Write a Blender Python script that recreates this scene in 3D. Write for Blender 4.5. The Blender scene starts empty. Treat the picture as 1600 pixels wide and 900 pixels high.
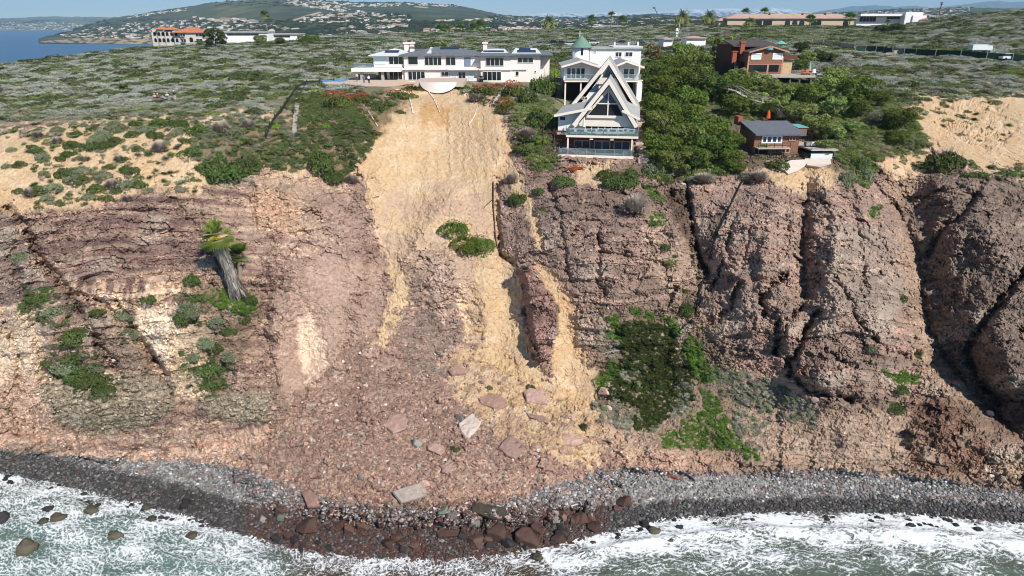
import bpy, bmesh, math, random
import numpy as np
from mathutils import Vector, Matrix, Euler
R = math.radians
rng = np.random.default_rng(7); random.seed(7)
S = bpy.context.scene
col = S.collection

# ------------------------------------------------------------------ camera, sky, sun, exposure
F = 1067.0; TH = R(21.1); CT, ST = math.cos(TH), math.sin(TH); H = 62.0
cam_d = bpy.data.cameras.new('camera'); cam = bpy.data.objects.new('camera', cam_d); col.objects.link(cam)
cam.location = (0, 0, H); cam.rotation_euler = (R(90 - 21.1), 0, 0)
cam_d.sensor_width = 36; cam_d.lens = F / 1600 * 36; cam_d.clip_start = 1; cam_d.clip_end = 120000
S.camera = cam
SUN_AZ = 37.0     # degrees to the right of straight behind the camera
SUN_EL = 41.0
sv = Vector((math.sin(R(SUN_AZ)) * math.cos(R(SUN_EL)), -math.cos(R(SUN_AZ)) * math.cos(R(SUN_EL)), math.sin(R(SUN_EL))))
w = bpy.data.worlds.new('World'); S.world = w; w.use_nodes = True
nt = w.node_tree; bg = nt.nodes['Background']
sky = nt.nodes.new('ShaderNodeTexSky'); sky.sky_type = 'NISHITA'; sky.sun_disc = False
sky.sun_elevation = R(SUN_EL); sky.sun_rotation = math.atan2(sv.x, sv.y)
sky.altitude = 2500; sky.air_density = 1.0; sky.dust_density = 0.0; sky.ozone_density = 5.0
nt.links.new(sky.outputs[0], bg.inputs[0]); bg.inputs[1].default_value = 0.09
sd = bpy.data.lights.new('sun', 'SUN'); sd.energy = 4.5; sd.angle = R(0.5); sd.color = (1, .955, .89)
sun = bpy.data.objects.new('sun', sd); col.objects.link(sun); sun.location = (100, -100, 200)
sun.rotation_euler = sv.to_track_quat('Z', 'Y').to_euler()
S.view_settings.view_transform = 'Standard'; S.view_settings.look = 'None'
S.view_settings.exposure = 0.37; S.view_settings.gamma = 1.0
S.cycles.filter_width = 1.05; S.cycles.max_bounces = 5; S.cycles.diffuse_bounces = 2; S.cycles.glossy_bounces = 2
S.cycles.transparent_max_bounces = 6; S.cycles.volume_bounces = 0
S.cycles.caustics_reflective = False; S.cycles.caustics_refractive = False

# ------------------------------------------------------------------ helpers
def rays(px, py):
    v = (450 - py) / F; ry = CT + v * ST
    return (px - 800) / F / ry, (-ST + v * CT) / ry
def P(px, py, D):
    a, b = rays(px, py); return Vector((a * D, D, H + b * D))
def lin(c):
    c = np.asarray(c, float) / 255.0
    return np.where(c <= .04045, c / 12.92, ((c + .055) / 1.055) ** 2.4)
ALB = 0.80
def alb(r, g, b, k=1.0):
    return lin((r, g, b)) * ALB * k
_perm = rng.permutation(256).astype(np.int32); _perm = np.concatenate([_perm, _perm])
_ga = rng.random(256) * 2 * np.pi; _gx = np.cos(_ga).astype(np.float32); _gy = np.sin(_ga).astype(np.float32)
def perlin(x, y, seed=0):
    x = np.asarray(x, np.float32) + seed * 17.31; y = np.asarray(y, np.float32) + seed * 9.77
    x0 = np.floor(x); y0 = np.floor(y); fx = x - x0; fy = y - y0
    xi = x0.astype(np.int32) & 255; yi = y0.astype(np.int32) & 255
    u = fx * fx * fx * (fx * (fx * 6 - 15) + 10); v = fy * fy * fy * (fy * (fy * 6 - 15) + 10)
    def g(ix, iy, dx, dy):
        h = _perm[_perm[ix & 255] + (iy & 255)]
        return _gx[h] * dx + _gy[h] * dy
    a = g(xi, yi, fx, fy); b = g(xi + 1, yi, fx - 1, fy); c = g(xi, yi + 1, fx, fy - 1); d = g(xi + 1, yi + 1, fx - 1, fy - 1)
    return (a + (b - a) * u + ((c + (d - c) * u) - (a + (b - a) * u)) * v) * 1.5
def fbm(x, y, o=4, seed=0, gain=.5):
    s = 0; a = 1; t = 0
    for i in range(o):
        s = s + a * perlin(x * 2 ** i, y * 2 ** i, seed + i * 3); t += a; a *= gain
    return s / t
def ridged(x, y, o=3, seed=0):
    s = 0; a = 1; t = 0
    for i in range(o):
        s = s + a * (1 - 2 * np.abs(perlin(x * 2 ** i, y * 2 ** i, seed + i * 5))); t += a; a *= .55
    return s / t
def worley(x, y, seed=0):
    xi = np.floor(x).astype(np.int32); yi = np.floor(y).astype(np.int32)
    f1 = np.full(np.shape(x), 9., np.float32); cid = np.zeros(np.shape(x), np.float32); f2 = f1.copy()
    for dx in (-1, 0, 1):
        for dy in (-1, 0, 1):
            h = _perm[_perm[(xi + dx + seed) & 255] + ((yi + dy) & 255)]
            h2 = _perm[h + 37]
            d = np.hypot(xi + dx + h / 256. - x, yi + dy + h2 / 256. - y)
            f2 = np.where(d < f1, f1, np.minimum(f2, d)); m = d < f1
            f1 = np.where(m, d, f1); cid = np.where(m, _perm[h2 + 11] / 255., cid)
    return f1, f2, cid
def facets(x, y, seed=0, tilt=1.0):
    """fractured blocks: each cell a plane with its own tilt and height"""
    xi = np.floor(x).astype(np.int32); yi = np.floor(y).astype(np.int32)
    f1 = np.full(np.shape(x), 9., np.float32); f2 = f1.copy(); hh = np.zeros(np.shape(x), np.float32); cid = hh.copy()
    for dx in (-1, 0, 1):
        for dy in (-1, 0, 1):
            h = _perm[_perm[(xi + dx + seed) & 255] + ((yi + dy) & 255)]; h2 = _perm[h + 37]; h3 = _perm[h2 + 91]; h4 = _perm[h3 + 5]
            ex = x - (xi + dx + h / 256.); ey = y - (yi + dy + h2 / 256.); d = np.hypot(ex, ey)
            v = (h3 / 128. - 1) * ex * tilt + (h4 / 128. - 1) * ey * tilt + (h4 / 256. - .5)
            f2 = np.where(d < f1, f1, np.minimum(f2, d)); m = d < f1; f1 = np.where(m, d, f1); hh = np.where(m, v, hh); cid = np.where(m, h3 / 255., cid)
    return hh.astype(np.float32), f1, f2, cid
def sstep(a, b, x):
    t = np.clip((x - a) / (b - a), 0, 1); return t * t * (3 - 2 * t)
def interp(x, pts):
    p = np.array(pts, float); return np.interp(x, p[:, 0], p[:, 1])
def smooth1(a, sig):
    k = np.exp(-.5 * (np.arange(-3 * sig, 3 * sig + 1) / sig) ** 2); k /= k.sum()
    return np.convolve(np.pad(a, 3 * sig, mode='edge'), k, mode='valid')
def seg_dist(X, Y, pts, closed=False):
    best = None; n = len(pts)
    for i in range(n if closed else n - 1):
        (x0, y0), (x1, y1) = pts[i], pts[(i + 1) % n]
        dx, dy = x1 - x0, y1 - y0; L = dx * dx + dy * dy + 1e-9
        t = np.clip(((X - x0) * dx + (Y - y0) * dy) / L, 0, 1)
        d = (X - x0 - t * dx) ** 2 + (Y - y0 - t * dy) ** 2
        best = d if best is None else np.minimum(best, d)
    return np.sqrt(best)
def inside(X, Y, pts):
    r = np.zeros(X.shape, bool); n = len(pts); j = n - 1
    for i in range(n):
        (xi, yi), (xj, yj) = pts[i], pts[j]
        if yi != yj:
            c = ((yi > Y) != (yj > Y)) & (X < (xj - xi) * (Y - yi) / (yj - yi) + xi)
            r ^= c
        j = i
    return r
def tag(o, label=None, cat=None, group=None, kind=None):
    if label: o['label'] = label
    if cat: o['category'] = cat
    if group: o['group'] = group
    if kind: o['kind'] = kind
    return o
def link(o, parent=None):
    col.objects.link(o)
    if parent: o.parent = parent
    return o
def empty(name, loc, rz=0, label=None, cat=None, group=None):
    o = bpy.data.objects.new(name, None); link(o); o.location = loc; o.rotation_euler = (0, 0, rz)
    o.empty_display_size = .5
    return tag(o, label, cat, group)
def np_mesh(name, V, Q, mat=None, smooth=True, colr=None, attrs=None):
    """V (n,3), Q (m,4) or (m,3) index arrays"""
    me = bpy.data.meshes.new(name); V = np.asarray(V, np.float32); Q = np.asarray(Q, np.int32); k = Q.shape[1]
    me.vertices.add(len(V)); me.vertices.foreach_set('co', V.ravel())
    me.loops.add(Q.size); me.loops.foreach_set('vertex_index', Q.ravel())
    me.polygons.add(len(Q)); me.polygons.foreach_set('loop_start', np.arange(0, Q.size, k, dtype=np.int32))
    if smooth: me.polygons.foreach_set('use_smooth', np.ones(len(Q), bool))
    else: me.polygons.foreach_set('use_smooth', np.zeros(len(Q), bool))
    me.update(calc_edges=True)
    if colr is not None:
        a = me.attributes.new('Col', 'FLOAT_COLOR', 'POINT')
        c = np.ones((len(V), 4), np.float32); c[:, :3] = colr; a.data.foreach_set('color', c.ravel())
    for n, v in (attrs or {}).items():
        a = me.attributes.new(n, 'FLOAT', 'POINT'); a.data.foreach_set('value', np.asarray(v, np.float32).ravel())
    if mat: me.materials.append(mat)
    return me
def grid_quads(ny, nx):
    i = np.arange((ny - 1) * nx).reshape(ny - 1, nx)[:, :-1]
    return np.stack([i, i + 1, i + nx + 1, i + nx], -1).reshape(-1, 4)

# ------------------------------------------------------------------ materials
MATS = {}
def node_mat(name):
    m = bpy.data.materials.new(name); m.use_nodes = True; MATS[name] = m
    return m, m.node_tree, m.node_tree.nodes['Principled BSDF']
def mat(name, rgb, rough=.8, var=.12, scale=2.0, spec=.3, metal=0, bump=0.0, bscale=8, stretch=(1, 1, 1)):
    """plain coloured material with procedural mottling"""
    if name in MATS: return MATS[name]
    m, t, b = node_mat(name); c = list(alb(*rgb)) + [1] if max(rgb) > 1 else list(rgb) + [1]
    b.inputs['Roughness'].default_value = rough; b.inputs['Metallic'].default_value = metal
    b.inputs['Specular IOR Level'].default_value = spec
    tc = t.nodes.new('ShaderNodeTexCoord'); mp = t.nodes.new('ShaderNodeMapping'); mp.inputs['Scale'].default_value = stretch
    n = t.nodes.new('ShaderNodeTexNoise'); n.inputs['Scale'].default_value = scale; n.inputs['Detail'].default_value = 4
    t.links.new(tc.outputs['Object'], mp.inputs[0]); t.links.new(mp.outputs[0], n.inputs['Vector'])
    mr = t.nodes.new('ShaderNodeMapRange'); mr.inputs[1].default_value = .3; mr.inputs[2].default_value = .7
    mr.inputs[3].default_value = 1 - var; mr.inputs[4].default_value = 1 + var
    t.links.new(n.outputs[0], mr.inputs[0])
    vm = t.nodes.new('ShaderNodeVectorMath'); vm.operation = 'SCALE'; vm.inputs[0].default_value = c[:3]
    t.links.new(mr.outputs[0], vm.inputs['Scale']); t.links.new(vm.outputs[0], b.inputs['Base Color'])
    if bump:
        n2 = t.nodes.new('ShaderNodeTexNoise'); n2.inputs['Scale'].default_value = bscale; n2.inputs['Detail'].default_value = 5
        t.links.new(mp.outputs[0], n2.inputs['Vector'])
        bp = t.nodes.new('ShaderNodeBump'); bp.inputs['Strength'].default_value = bump; bp.inputs['Distance'].default_value = .1
        t.links.new(n2.outputs[0], bp.inputs['Height']); t.links.new(bp.outputs[0], b.inputs['Normal'])
    return m
def terrain_mat():
    m, t, b = node_mat('bluff_ground'); L = t.links.new; N = t.nodes.new
    b.inputs['Roughness'].default_value = .95; b.inputs['Specular IOR Level'].default_value = .15
    at = N('ShaderNodeAttribute'); at.attribute_name = 'Col'; ar = N('ShaderNodeAttribute'); ar.attribute_name = 'rough'
    tc = N('ShaderNodeTexCoord')
    vo = N('ShaderNodeTexVoronoi'); vo.inputs['Scale'].default_value = 3.2; vo.inputs['Randomness'].default_value = 1
    wn = N('ShaderNodeTexNoise'); wn.inputs['Scale'].default_value = 4; wn.inputs['Detail'].default_value = 3
    L(tc.outputs['Object'], wn.inputs['Vector'])
    ad = N('ShaderNodeVectorMath'); ad.operation = 'MULTIPLY_ADD'; ad.inputs[1].default_value = (.35, .35, .35)
    L(wn.outputs['Color'], ad.inputs[0]); L(tc.outputs['Object'], ad.inputs[2]); L(ad.outputs[0], vo.inputs['Vector'])
    sp = N('ShaderNodeSeparateColor'); L(vo.outputs['Color'], sp.inputs[0])
    # stones: per-cell lightness, only some cells
    mr = N('ShaderNodeMapRange'); mr.inputs[1].default_value = 0; mr.inputs[2].default_value = 1; mr.inputs[3].default_value = .62; mr.inputs[4].default_value = 1.26
    L(sp.outputs[0], mr.inputs[0])
    gt = N('ShaderNodeMath'); gt.operation = 'GREATER_THAN'; gt.inputs[1].default_value = .95; L(sp.outputs[1], gt.inputs[0])
    pe = N('ShaderNodeMath'); pe.operation = 'MULTIPLY_ADD'; pe.inputs[1].default_value = .55; L(gt.outputs[0], pe.inputs[0]); L(mr.outputs[0], pe.inputs[2])
    mx = N('ShaderNodeMix'); mx.inputs[2].default_value = 1.0; L(ar.outputs['Fac'], mx.inputs[0]); L(pe.outputs[0], mx.inputs[3])
    n1 = N('ShaderNodeTexNoise'); n1.inputs['Scale'].default_value = 1.7; n1.inputs['Detail'].default_value = 7; n1.inputs['Roughness'].default_value = .65
    L(tc.outputs['Object'], n1.inputs['Vector'])
    m2 = N('ShaderNodeMapRange'); m2.inputs[1].default_value = .3; m2.inputs[2].default_value = .7; m2.inputs[3].default_value = .76; m2.inputs[4].default_value = 1.2
    L(n1.outputs[0], m2.inputs[0])
    mu = N('ShaderNodeMath'); mu.operation = 'MULTIPLY'; L(mx.outputs[0], mu.inputs[0]); L(m2.outputs[0], mu.inputs[1])
    vm = N('ShaderNodeVectorMath'); vm.operation = 'SCALE'; L(at.outputs['Color'], vm.inputs[0]); L(mu.outputs[0], vm.inputs['Scale'])
    L(vm.outputs[0], b.inputs['Base Color'])
    hs = N('ShaderNodeMath'); hs.operation = 'MULTIPLY_ADD'; hs.inputs[1].default_value = -.8; L(vo.outputs['Distance'], hs.inputs[0]); L(n1.outputs[0], hs.inputs[2])
    bs = N('ShaderNodeMapRange'); bs.inputs[3].default_value = .15; bs.inputs[4].default_value = .38; L(ar.outputs['Fac'], bs.inputs[0])
    bp = N('ShaderNodeBump'); bp.inputs['Distance'].default_value = .35; L(bs.outputs[0], bp.inputs['Strength'])
    L(hs.outputs[0], bp.inputs['Height']); L(bp.outputs[0], b.inputs['Normal'])
    return m
def attr_mat(name, rough=.9, vary=.15, scale=.02, spec=.2, src='GEOMETRY', attr='Col', detail=6):
    m, t, b = node_mat(name); L = t.links.new; N = t.nodes.new
    b.inputs['Roughness'].default_value = rough; b.inputs['Specular IOR Level'].default_value = spec
    at = N('ShaderNodeAttribute'); at.attribute_name = attr; at.attribute_type = src
    tc = N('ShaderNodeTexCoord'); n = N('ShaderNodeTexNoise'); n.inputs['Scale'].default_value = scale; n.inputs['Detail'].default_value = detail
    L(tc.outputs['Object'], n.inputs['Vector'])
    mr = N('ShaderNodeMapRange'); mr.inputs[1].default_value = .3; mr.inputs[2].default_value = .7; mr.inputs[3].default_value = 1 - vary; mr.inputs[4].default_value = 1 + vary
    L(n.outputs[0], mr.inputs[0])
    vm = N('ShaderNodeVectorMath'); vm.operation = 'SCALE'; L(at.outputs['Color'], vm.inputs[0]); L(mr.outputs[0], vm.inputs['Scale'])
    L(vm.outputs[0], b.inputs['Base Color'])
    return m
# ------------------------------------------------------------------ the bluff: one continuous ground sheet
NY = 740
pxs = np.concatenate([np.linspace(-560, -70, 60, endpoint=False), np.linspace(-70, 1670, 1420, endpoint=False), np.linspace(1670, 2160, 60)]); NX = len(pxs)
cols_ = [-150, 0, 100, 200, 300, 400, 470, 540, 600, 700, 790, 850, 930, 1000, 1060, 1110, 1200, 1300, 1370, 1430, 1500, 1600, 1750]
T = dict(
 wl=[728, 738, 757, 780, 803, 832, 850, 858, 862, 862, 855, 845, 828, 812, 806, 803, 800, 798, 799, 802, 808, 818, 830],
 toe=[700, 703, 712, 720, 722, 738, 770, 788, 792, 795, 785, 765, 735, 735, 739, 742, 740, 738, 740, 746, 756, 770, 790],
 toez=[2.6, 2.6, 2.6, 2.4, 2.4, 2.2, 1.8, 1.6, 1.5, 1.5, 1.6, 1.9, 2.4, 2.5, 2.5, 2.5, 2.5, 2.5, 2.5, 2.5, 2.4, 2.2, 2],
 mid=[560] * 23,
 midz=[15.5, 15.5, 15.5, 15.5, 15, 14, 13, 12.5, 12, 12, 12, 12.5, 12.5, 12.5, 13, 14, 16, 16.5, 16, 15, 15.5, 16, 16],
 up=[400] * 23,
 upz=[28, 28, 28.3, 28.5, 28, 27.5, 27, 25.5, 24.5, 24.5, 25, 26.5, 27.5, 27.5, 27.5, 27.5, 28.5, 28.5, 28, 27, 27.5, 28, 28],
 lip=[320, 325, 322, 315, 300, 280, 285, 292, 290, 285, 285, 275, 264, 270, 275, 272, 268, 265, 262, 262, 268, 272, 275],
 lipz=[34.6, 34.6, 34.8, 35.3, 36, 36.8, 36.3, 35.2, 34.8, 35, 35.3, 36.8, 38, 37.8, 37.3, 37.5, 38.2, 38.4, 38, 37.5, 37.6, 37.6, 37.6],
 top=[195, 195, 192, 190, 190, 182, 176, 168, 145, 138, 150, 168, 190, 190, 180, 180, 180, 172, 165, 160, 158, 158, 158],
 topz=[45, 45, 45.3, 45.5, 45.5, 46, 46.5, 47.3, 48.6, 49.0, 48.3, 46.5, 43.6, 43.6, 44.5, 44.6, 44.6, 45.6, 46.5, 47, 47, 47, 47],
 far=[128, 122, 122, 120, 120, 120, 122, 124, 120, 118, 118, 118, 122, 120, 118, 118, 116, 116, 116, 114, 112, 112, 112],
 farD=[205, 220, 215, 200, 190, 182, 178, 174, 184, 184, 184, 180, 172, 172, 176, 178, 172, 178, 180, 182, 184, 184, 184],
 sil=[120, 103, 89, 76, 69, 64, 59, 56, 54, 51, 49, 47, 44, 41, 39, 38, 40, 41, 42, 38, 25, 14, 6],
 silD=[300, 290, 330, 395, 425, 450, 500, 540, 560, 600, 620, 620, 600, 560, 520, 480, 430, 430, 430, 430, 410, 390, 380])
sx = lambda k, s=14: smooth1(np.interp(pxs, cols_, T[k]), s)
def DfromZ(py, z): return (z - H) / rays(pxs, py)[1]
pyk, Dk = [], []
def addrow(py, D): pyk.append(py); Dk.append(D)
SIL = sx('sil'); addrow(SIL, sx('silD'))
far = sx('far'); addrow(far, sx('farD'))
for k in ('top', 'lip', 'up', 'mid', 'toe'):
    py = sx(k); addrow(py, DfromZ(py, sx(k + 'z')))
WL = sx('wl'); addrow(WL, DfromZ(WL, 0.0)); addrow(np.full(NX, 985.), DfromZ(np.full(NX, 985.), -3.2))
PK = np.array(pyk); WK = 1 / np.array(Dk)
t = np.linspace(0, 1, NY)[:, None]
PY = SIL[None] + (985 - SIL[None]) * t; PX = np.repeat(pxs[None], NY, 0)
h = np.diff(PK, axis=0); dl = np.diff(WK, axis=0) / h
m = np.zeros_like(WK); m[0] = dl[0]; m[-1] = dl[-1]
w1 = 2 * h[1:] + h[:-1]; w2 = h[1:] + 2 * h[:-1]
m[1:-1] = np.where(dl[:-1] * dl[1:] > 0, (w1 + w2) / (w1 / dl[:-1] + w2 / dl[1:]), 0)
W = np.zeros_like(PY)
for k in range(len(PK) - 1):
    s_ = (PY - PK[k]) / h[k]; msk = (s_ >= 0) & (s_ <= 1.0001)
    s_ = np.clip(s_, 0, 1); s2 = s_ * s_; s3 = s2 * s_
    v = (2 * s3 - 3 * s2 + 1) * WK[k] + (s3 - 2 * s2 + s_) * h[k] * m[k] + (3 * s2 - 2 * s3) * WK[k + 1] + (s3 - s2) * h[k] * m[k + 1]
    W = np.where(msk, v, W)
D0 = (1 / W)
RA, RB = rays(PX, PY)
X0 = RA * D0; Z0 = H + RB * D0
SL = np.cumsum(np.hypot(np.diff(D0, axis=0, prepend=D0[:1]), np.diff(Z0, axis=0, prepend=Z0[:1]))[::-1], axis=0)[::-1]  # metres up the slope
f32 = np.float32
PXf, PYf, Xf, SLf, D0f, Z0f = (a.astype(f32) for a in (PX, PY, X0, SL, D0, Z0))
wx = (perlin(PXf / 17, PYf / 13, 1) + .6 * perlin(PXf / 7, PYf / 6, 2) + .4 * perlin(PXf / 3, PYf / 3, 3)).astype(f32)
wy = (perlin(PXf / 17, PYf / 13, 4) + .6 * perlin(PXf / 7, PYf / 6, 5) + .4 * perlin(PXf / 3, PYf / 3, 6)).astype(f32)
def box(pts, mg):
    xs = [p[0] for p in pts]; ys = [p[1] for p in pts]
    c = np.where((pxs > min(xs) - mg) & (pxs < max(xs) + mg))[0]
    r = np.where((PY.max(1) > min(ys) - mg) & (PY.min(1) < max(ys) + mg))[0]
    if len(c) == 0 or len(r) == 0: return None
    return slice(r[0], r[-1] + 1), slice(c[0], c[-1] + 1)
def poly(pts, soft=3, warp=5):
    out = np.zeros(PX.shape, f32); bx = box(pts, soft + warp * 2 + 2)
    if bx is None: return out
    x = PXf[bx] + warp * wx[bx]; y = PYf[bx] + warp * wy[bx]
    d = seg_dist(x, y, pts, True); d = np.where(inside(x, y, pts), d, -d)
    out[bx] = sstep(-soft, soft, d); return out
def line(pts, w, warp=3, taper=None):
    out = np.zeros(PX.shape, f32); bx = box(pts, w * 3 + warp * 2)
    if bx is None: return out
    d = seg_dist(PXf[bx] + warp * wx[bx], PYf[bx] + warp * wy[bx], pts)
    out[bx] = np.exp(-(d / w) ** 2); return out
def blob(cx, cy, rx, ry, warp=2, rot=0):
    out = np.zeros(PX.shape, f32); r = max(rx, ry) * 2.6; bx = box([(cx, cy)], r)
    if bx is None: return out
    x = PXf[bx] + warp * wx[bx] - cx; y = PYf[bx] + warp * wy[bx] - cy; c, s = math.cos(rot), math.sin(rot)
    x, y = x * c + y * s, -x * s + y * c
    out[bx] = np.exp(-((x / rx) ** 2 + (y / ry) ** 2)); return out

# ---- what the ground is made of (weights 0..1)
lipY = sx('lip')[None]; topY = sx('top')[None]; toeY = sx('toe')[None]; wlY = WL[None]
plateau = sstep(6, -10, PYf - topY + 7 * wy)
sand = np.zeros(PX.shape, f32)
for pts, so, wa in [
    ([(-200, 212), (60, 205), (200, 180), (330, 180), (420, 170), (470, 200), (560, 262), (562, 276), (470, 272), (398, 262), (388, 272), (320, 285), (300, 302), (230, 290), (140, 322), (60, 330), (20, 330), (-200, 318)], 4, 7),
    ([(566, 180), (600, 150), (640, 138), (740, 136), (775, 172), (800, 225), (796, 262), (772, 282), (775, 330), (772, 400), (745, 440), (748, 520), (790, 560), (850, 596), (900, 640), (905, 690), (880, 700), (840, 640), (770, 600), (742, 540), (734, 470), (700, 400), (650, 400), (632, 470), (600, 545), (590, 535), (615, 450), (598, 380), (575, 300), (558, 230)], 3, 5),
    ([(735, 400), (775, 380), (800, 410), (814, 440), (812, 500), (830, 560), (880, 630), (900, 690), (860, 690), (800, 620), (750, 560), (738, 480)], 3, 5),
    ([(780, 262), (800, 250), (835, 330), (850, 385), (843, 388), (826, 330)], 2, 3),
    ([(838, 415), (865, 430), (895, 480), (900, 530), (935, 600), (920, 690), (880, 640), (862, 560), (845, 500)], 3, 5),
    ([(700, 560), (742, 540), (850, 596), (930, 640), (938, 720), (900, 720), (840, 700), (770, 670), (720, 610)], 8, 12),
    ([(1440, 150), (1600, 145), (1750, 150), (1750, 282), (1600, 276), (1520, 262), (1450, 215), (1425, 180)], 5, 8),
    ([(1380, 255), (1445, 232), (1452, 262), (1400, 275)], 4, 5),
    ([(1210, 258), (1300, 256), (1310, 285), (1250, 300), (1190, 275)], 4, 6),
    ([(900, 262), (955, 258), (940, 290), (905, 285)], 4, 6)]:
    sand = np.maximum(sand, poly(pts, so + 4, wa + 3))
sand = np.clip(sand + .55 * (sand > .02) * (sand < .98) * ridged(PXf / 6 + .5 * wx, PYf / 60, 2, 40), 0, 1).astype(f32)
sand *= 1 - poly([(622, 395), (690, 378), (745, 400), (742, 440), (738, 480), (690, 492), (645, 480), (635, 440)], 5, 8) * .75
sandpatch = sstep(.2, .42, fbm(PXf / 26, PYf / 9, 3, 41)) * plateau * .4
pinn = poly([(806, 418), (830, 413), (850, 440), (873, 478), (871, 520), (862, 555), (845, 566), (828, 545), (820, 500), (812, 450)], 2, 3)
sand *= 1 - pinn
beach = sstep(-5, 5, PYf - toeY + 5 * wy)
veg = np.zeros(PX.shape, f32)      # dark humus under thick planting
for pts, k in [
    ([(310, 215), (400, 190), (560, 165), (600, 140), (640, 160), (560, 240), (540, 290), (500, 262), (400, 262), (330, 285), (305, 250)], .85),
    ([(780, 150), (860, 130), (868, 262), (830, 270), (800, 220)], .8),
    ([(1005, 80), (1160, 90), (1260, 80), (1430, 180), (1380, 240), (1330, 300), (1290, 260), (1190, 262), (1060, 285), (1005, 275)], .9),
    ([(935, 480), (1085, 475), (1130, 560), (1185, 720), (1040, 705), (1000, 680), (925, 640)], .6),
    ([(275, 440), (400, 440), (410, 500), (350, 620), (270, 600)], .5)]:
    veg = np.maximum(veg, k * poly(pts, 8, 10))

# ---- relief along the sight line (metres, + is deeper into the bluff)
off = np.zeros(PX.shape, f32)
def carve(pts, w, d, warp=4):
    global off
    off = off + d * line(pts, w, warp) * (.75 + .5 * wx)
# left bluffs
carve([(12, 325), (40, 350), (62, 400), (105, 452), (150, 530), (190, 590)], 5, 2.6)
carve([(40, 360), (60, 410), (100, 455), (160, 470), (240, 560), (270, 620)], 5, 2.0)
carve([(0, 470), (30, 560), (28, 600)], 5, 1.2)
carve([(180, 470), (235, 550), (262, 588)], 4, 1.8)
carve([(270, 310), (310, 360), (345, 420)], 4, 1.2)
carve([(590, 395), (560, 470), (545, 540), (560, 600)], 16, 1.2, 6)
for cx, cy, rx, ry, d in [(190, 395, 45, 7, 1.6), (110, 380, 50, 5, .8), (230, 330, 60, 4, .9), (215, 372, 60, 12, 1.2), (170, 460, 120, 12, -.8), (80, 540, 50, 50, -1.2),
                          (35, 430, 30, 50, -1.4), (140, 640, 70, 30, -3.0), (245, 650, 38, 30, -2.6), (400, 640, 50, 26, -3.0), (330, 640, 30, 25, -2.0),
                          (190, 690, 70, 12, -1.6), (40, 690, 50, 12, -1.6), (480, 555, 26, 48, 2.4), (540, 600, 22, 34, 1.4), (430, 520, 20, 50, -1.4),
                          (300, 520, 30, 60, -1.4), (230, 470, 35, 40, -.9), (330, 380, 30, 40, -.8), (480, 330, 50, 30, -.8), (450, 430, 50, 40, -.9),
                          (690, 435, 50, 48, -3.0), (690, 320, 25, 25, -.8), (745, 600, 60, 30, -.6), (560, 440, 18, 60, -1.6)]:
    off = off + d * blob(cx, cy, rx, ry, 3)
carve([(120, 716), (180, 728), (212, 702)], 4, 1.6, 1); carve([(60, 712), (110, 703), (125, 715)], 3, 1.0, 1)
# pinnacle standing out of the slide
off = off - 2.8 * pinn * sstep(812, 832, PXf - (PYf - 480) * .12)
carve([(818, 445), (822, 490), (830, 530), (845, 565)], 4, 1.4, 1)
# slide bowl and its rills
off = off + 2.2 * blob(690, 230, 90, 70, 0) + 1.2 * blob(790, 480, 22, 70, 3) - 1.0 * blob(762, 470, 18, 60, 3)
rill = ridged((PXf - 690) / (26 + .10 * (PYf - 130)) + .25 * wx, PYf / 260, 3, 50)
carve([(778, 282), (776, 330), (782, 400), (800, 410)], 4, 2.0, 2)
# middle cliff joints
carve([(858, 290), (872, 330), (880, 375), (886, 420), (890, 440)], 3.5, 1.15, 4)
carve([(936, 350), (937, 400), (933, 440), (945, 460)], 3.5, 1.3, 4)
carve([(938, 393), (990, 402), (1035, 412)], 2.5, 1.0, 1)
# brown gully
carve([(1050, 290), (1080, 340), (1092, 400), (1108, 440)], 17, 2.6, 4)
gl = seg_dist(PXf + 2 * wx, PYf, [(1070, 285), (1079, 330), (1085, 370), (1095, 405), (1104, 424)])
carve([(1072, 285), (1078, 330), (1084, 370), (1096, 410), (1106, 426)], 4, 2.4, 2)
# big buttress
off = off - 3.6 * blob(1180, 380, 80, 130, 6) - 4.2 * blob(1335, 430, 70, 170, 6) + 1.6 * blob(1258, 330, 12, 80, 5)
carve([(1262, 290), (1255, 340), (1252, 400), (1262, 460)], 8, 1.8, 5)
for pts, wd, d in [
    ([(1228, 430), (1200, 452), (1187, 470), (1196, 492)], 5, 3.0), ([(1146, 460), (1158, 440), (1140, 482), (1122, 500)], 3.5, 1.6),
    ([(1250, 480), (1228, 510), (1214, 548)], 4.5, 2.6), ([(1280, 485), (1256, 520), (1240, 560)], 5.5, 3.4), ([(1218, 500), (1212, 545)], 3.5, 1.6),
    ([(1232, 560), (1236, 585), (1262, 608), (1300, 618), (1330, 624)], 6, 3.0), ([(1290, 548), (1330, 572), (1365, 568)], 3.5, 1.4),
    ([(1345, 500), (1375, 540), (1420, 558)], 4, 1.8), ([(1150, 330), (1140, 370), (1135, 400)], 3, .9), ([(1130, 410), (1112, 450)], 3, 1.4),
    ([(1300, 430), (1330, 470), (1345, 520)], 4, 1.2), ([(1365, 330), (1385, 380), (1400, 430)], 4, .9), ([(1175, 345), (1160, 420)], 3, .8)]:
    carve(pts, wd, d * .95, 4.5)
off = off + 1.6 * blob(1256, 430, 14, 90, 5) - 3.0 * blob(1285, 590, 48, 36, 3) - 1.8 * blob(1230, 520, 20, 30, 3) - 1.6 * blob(1380, 530, 34, 36, 3)
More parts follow.
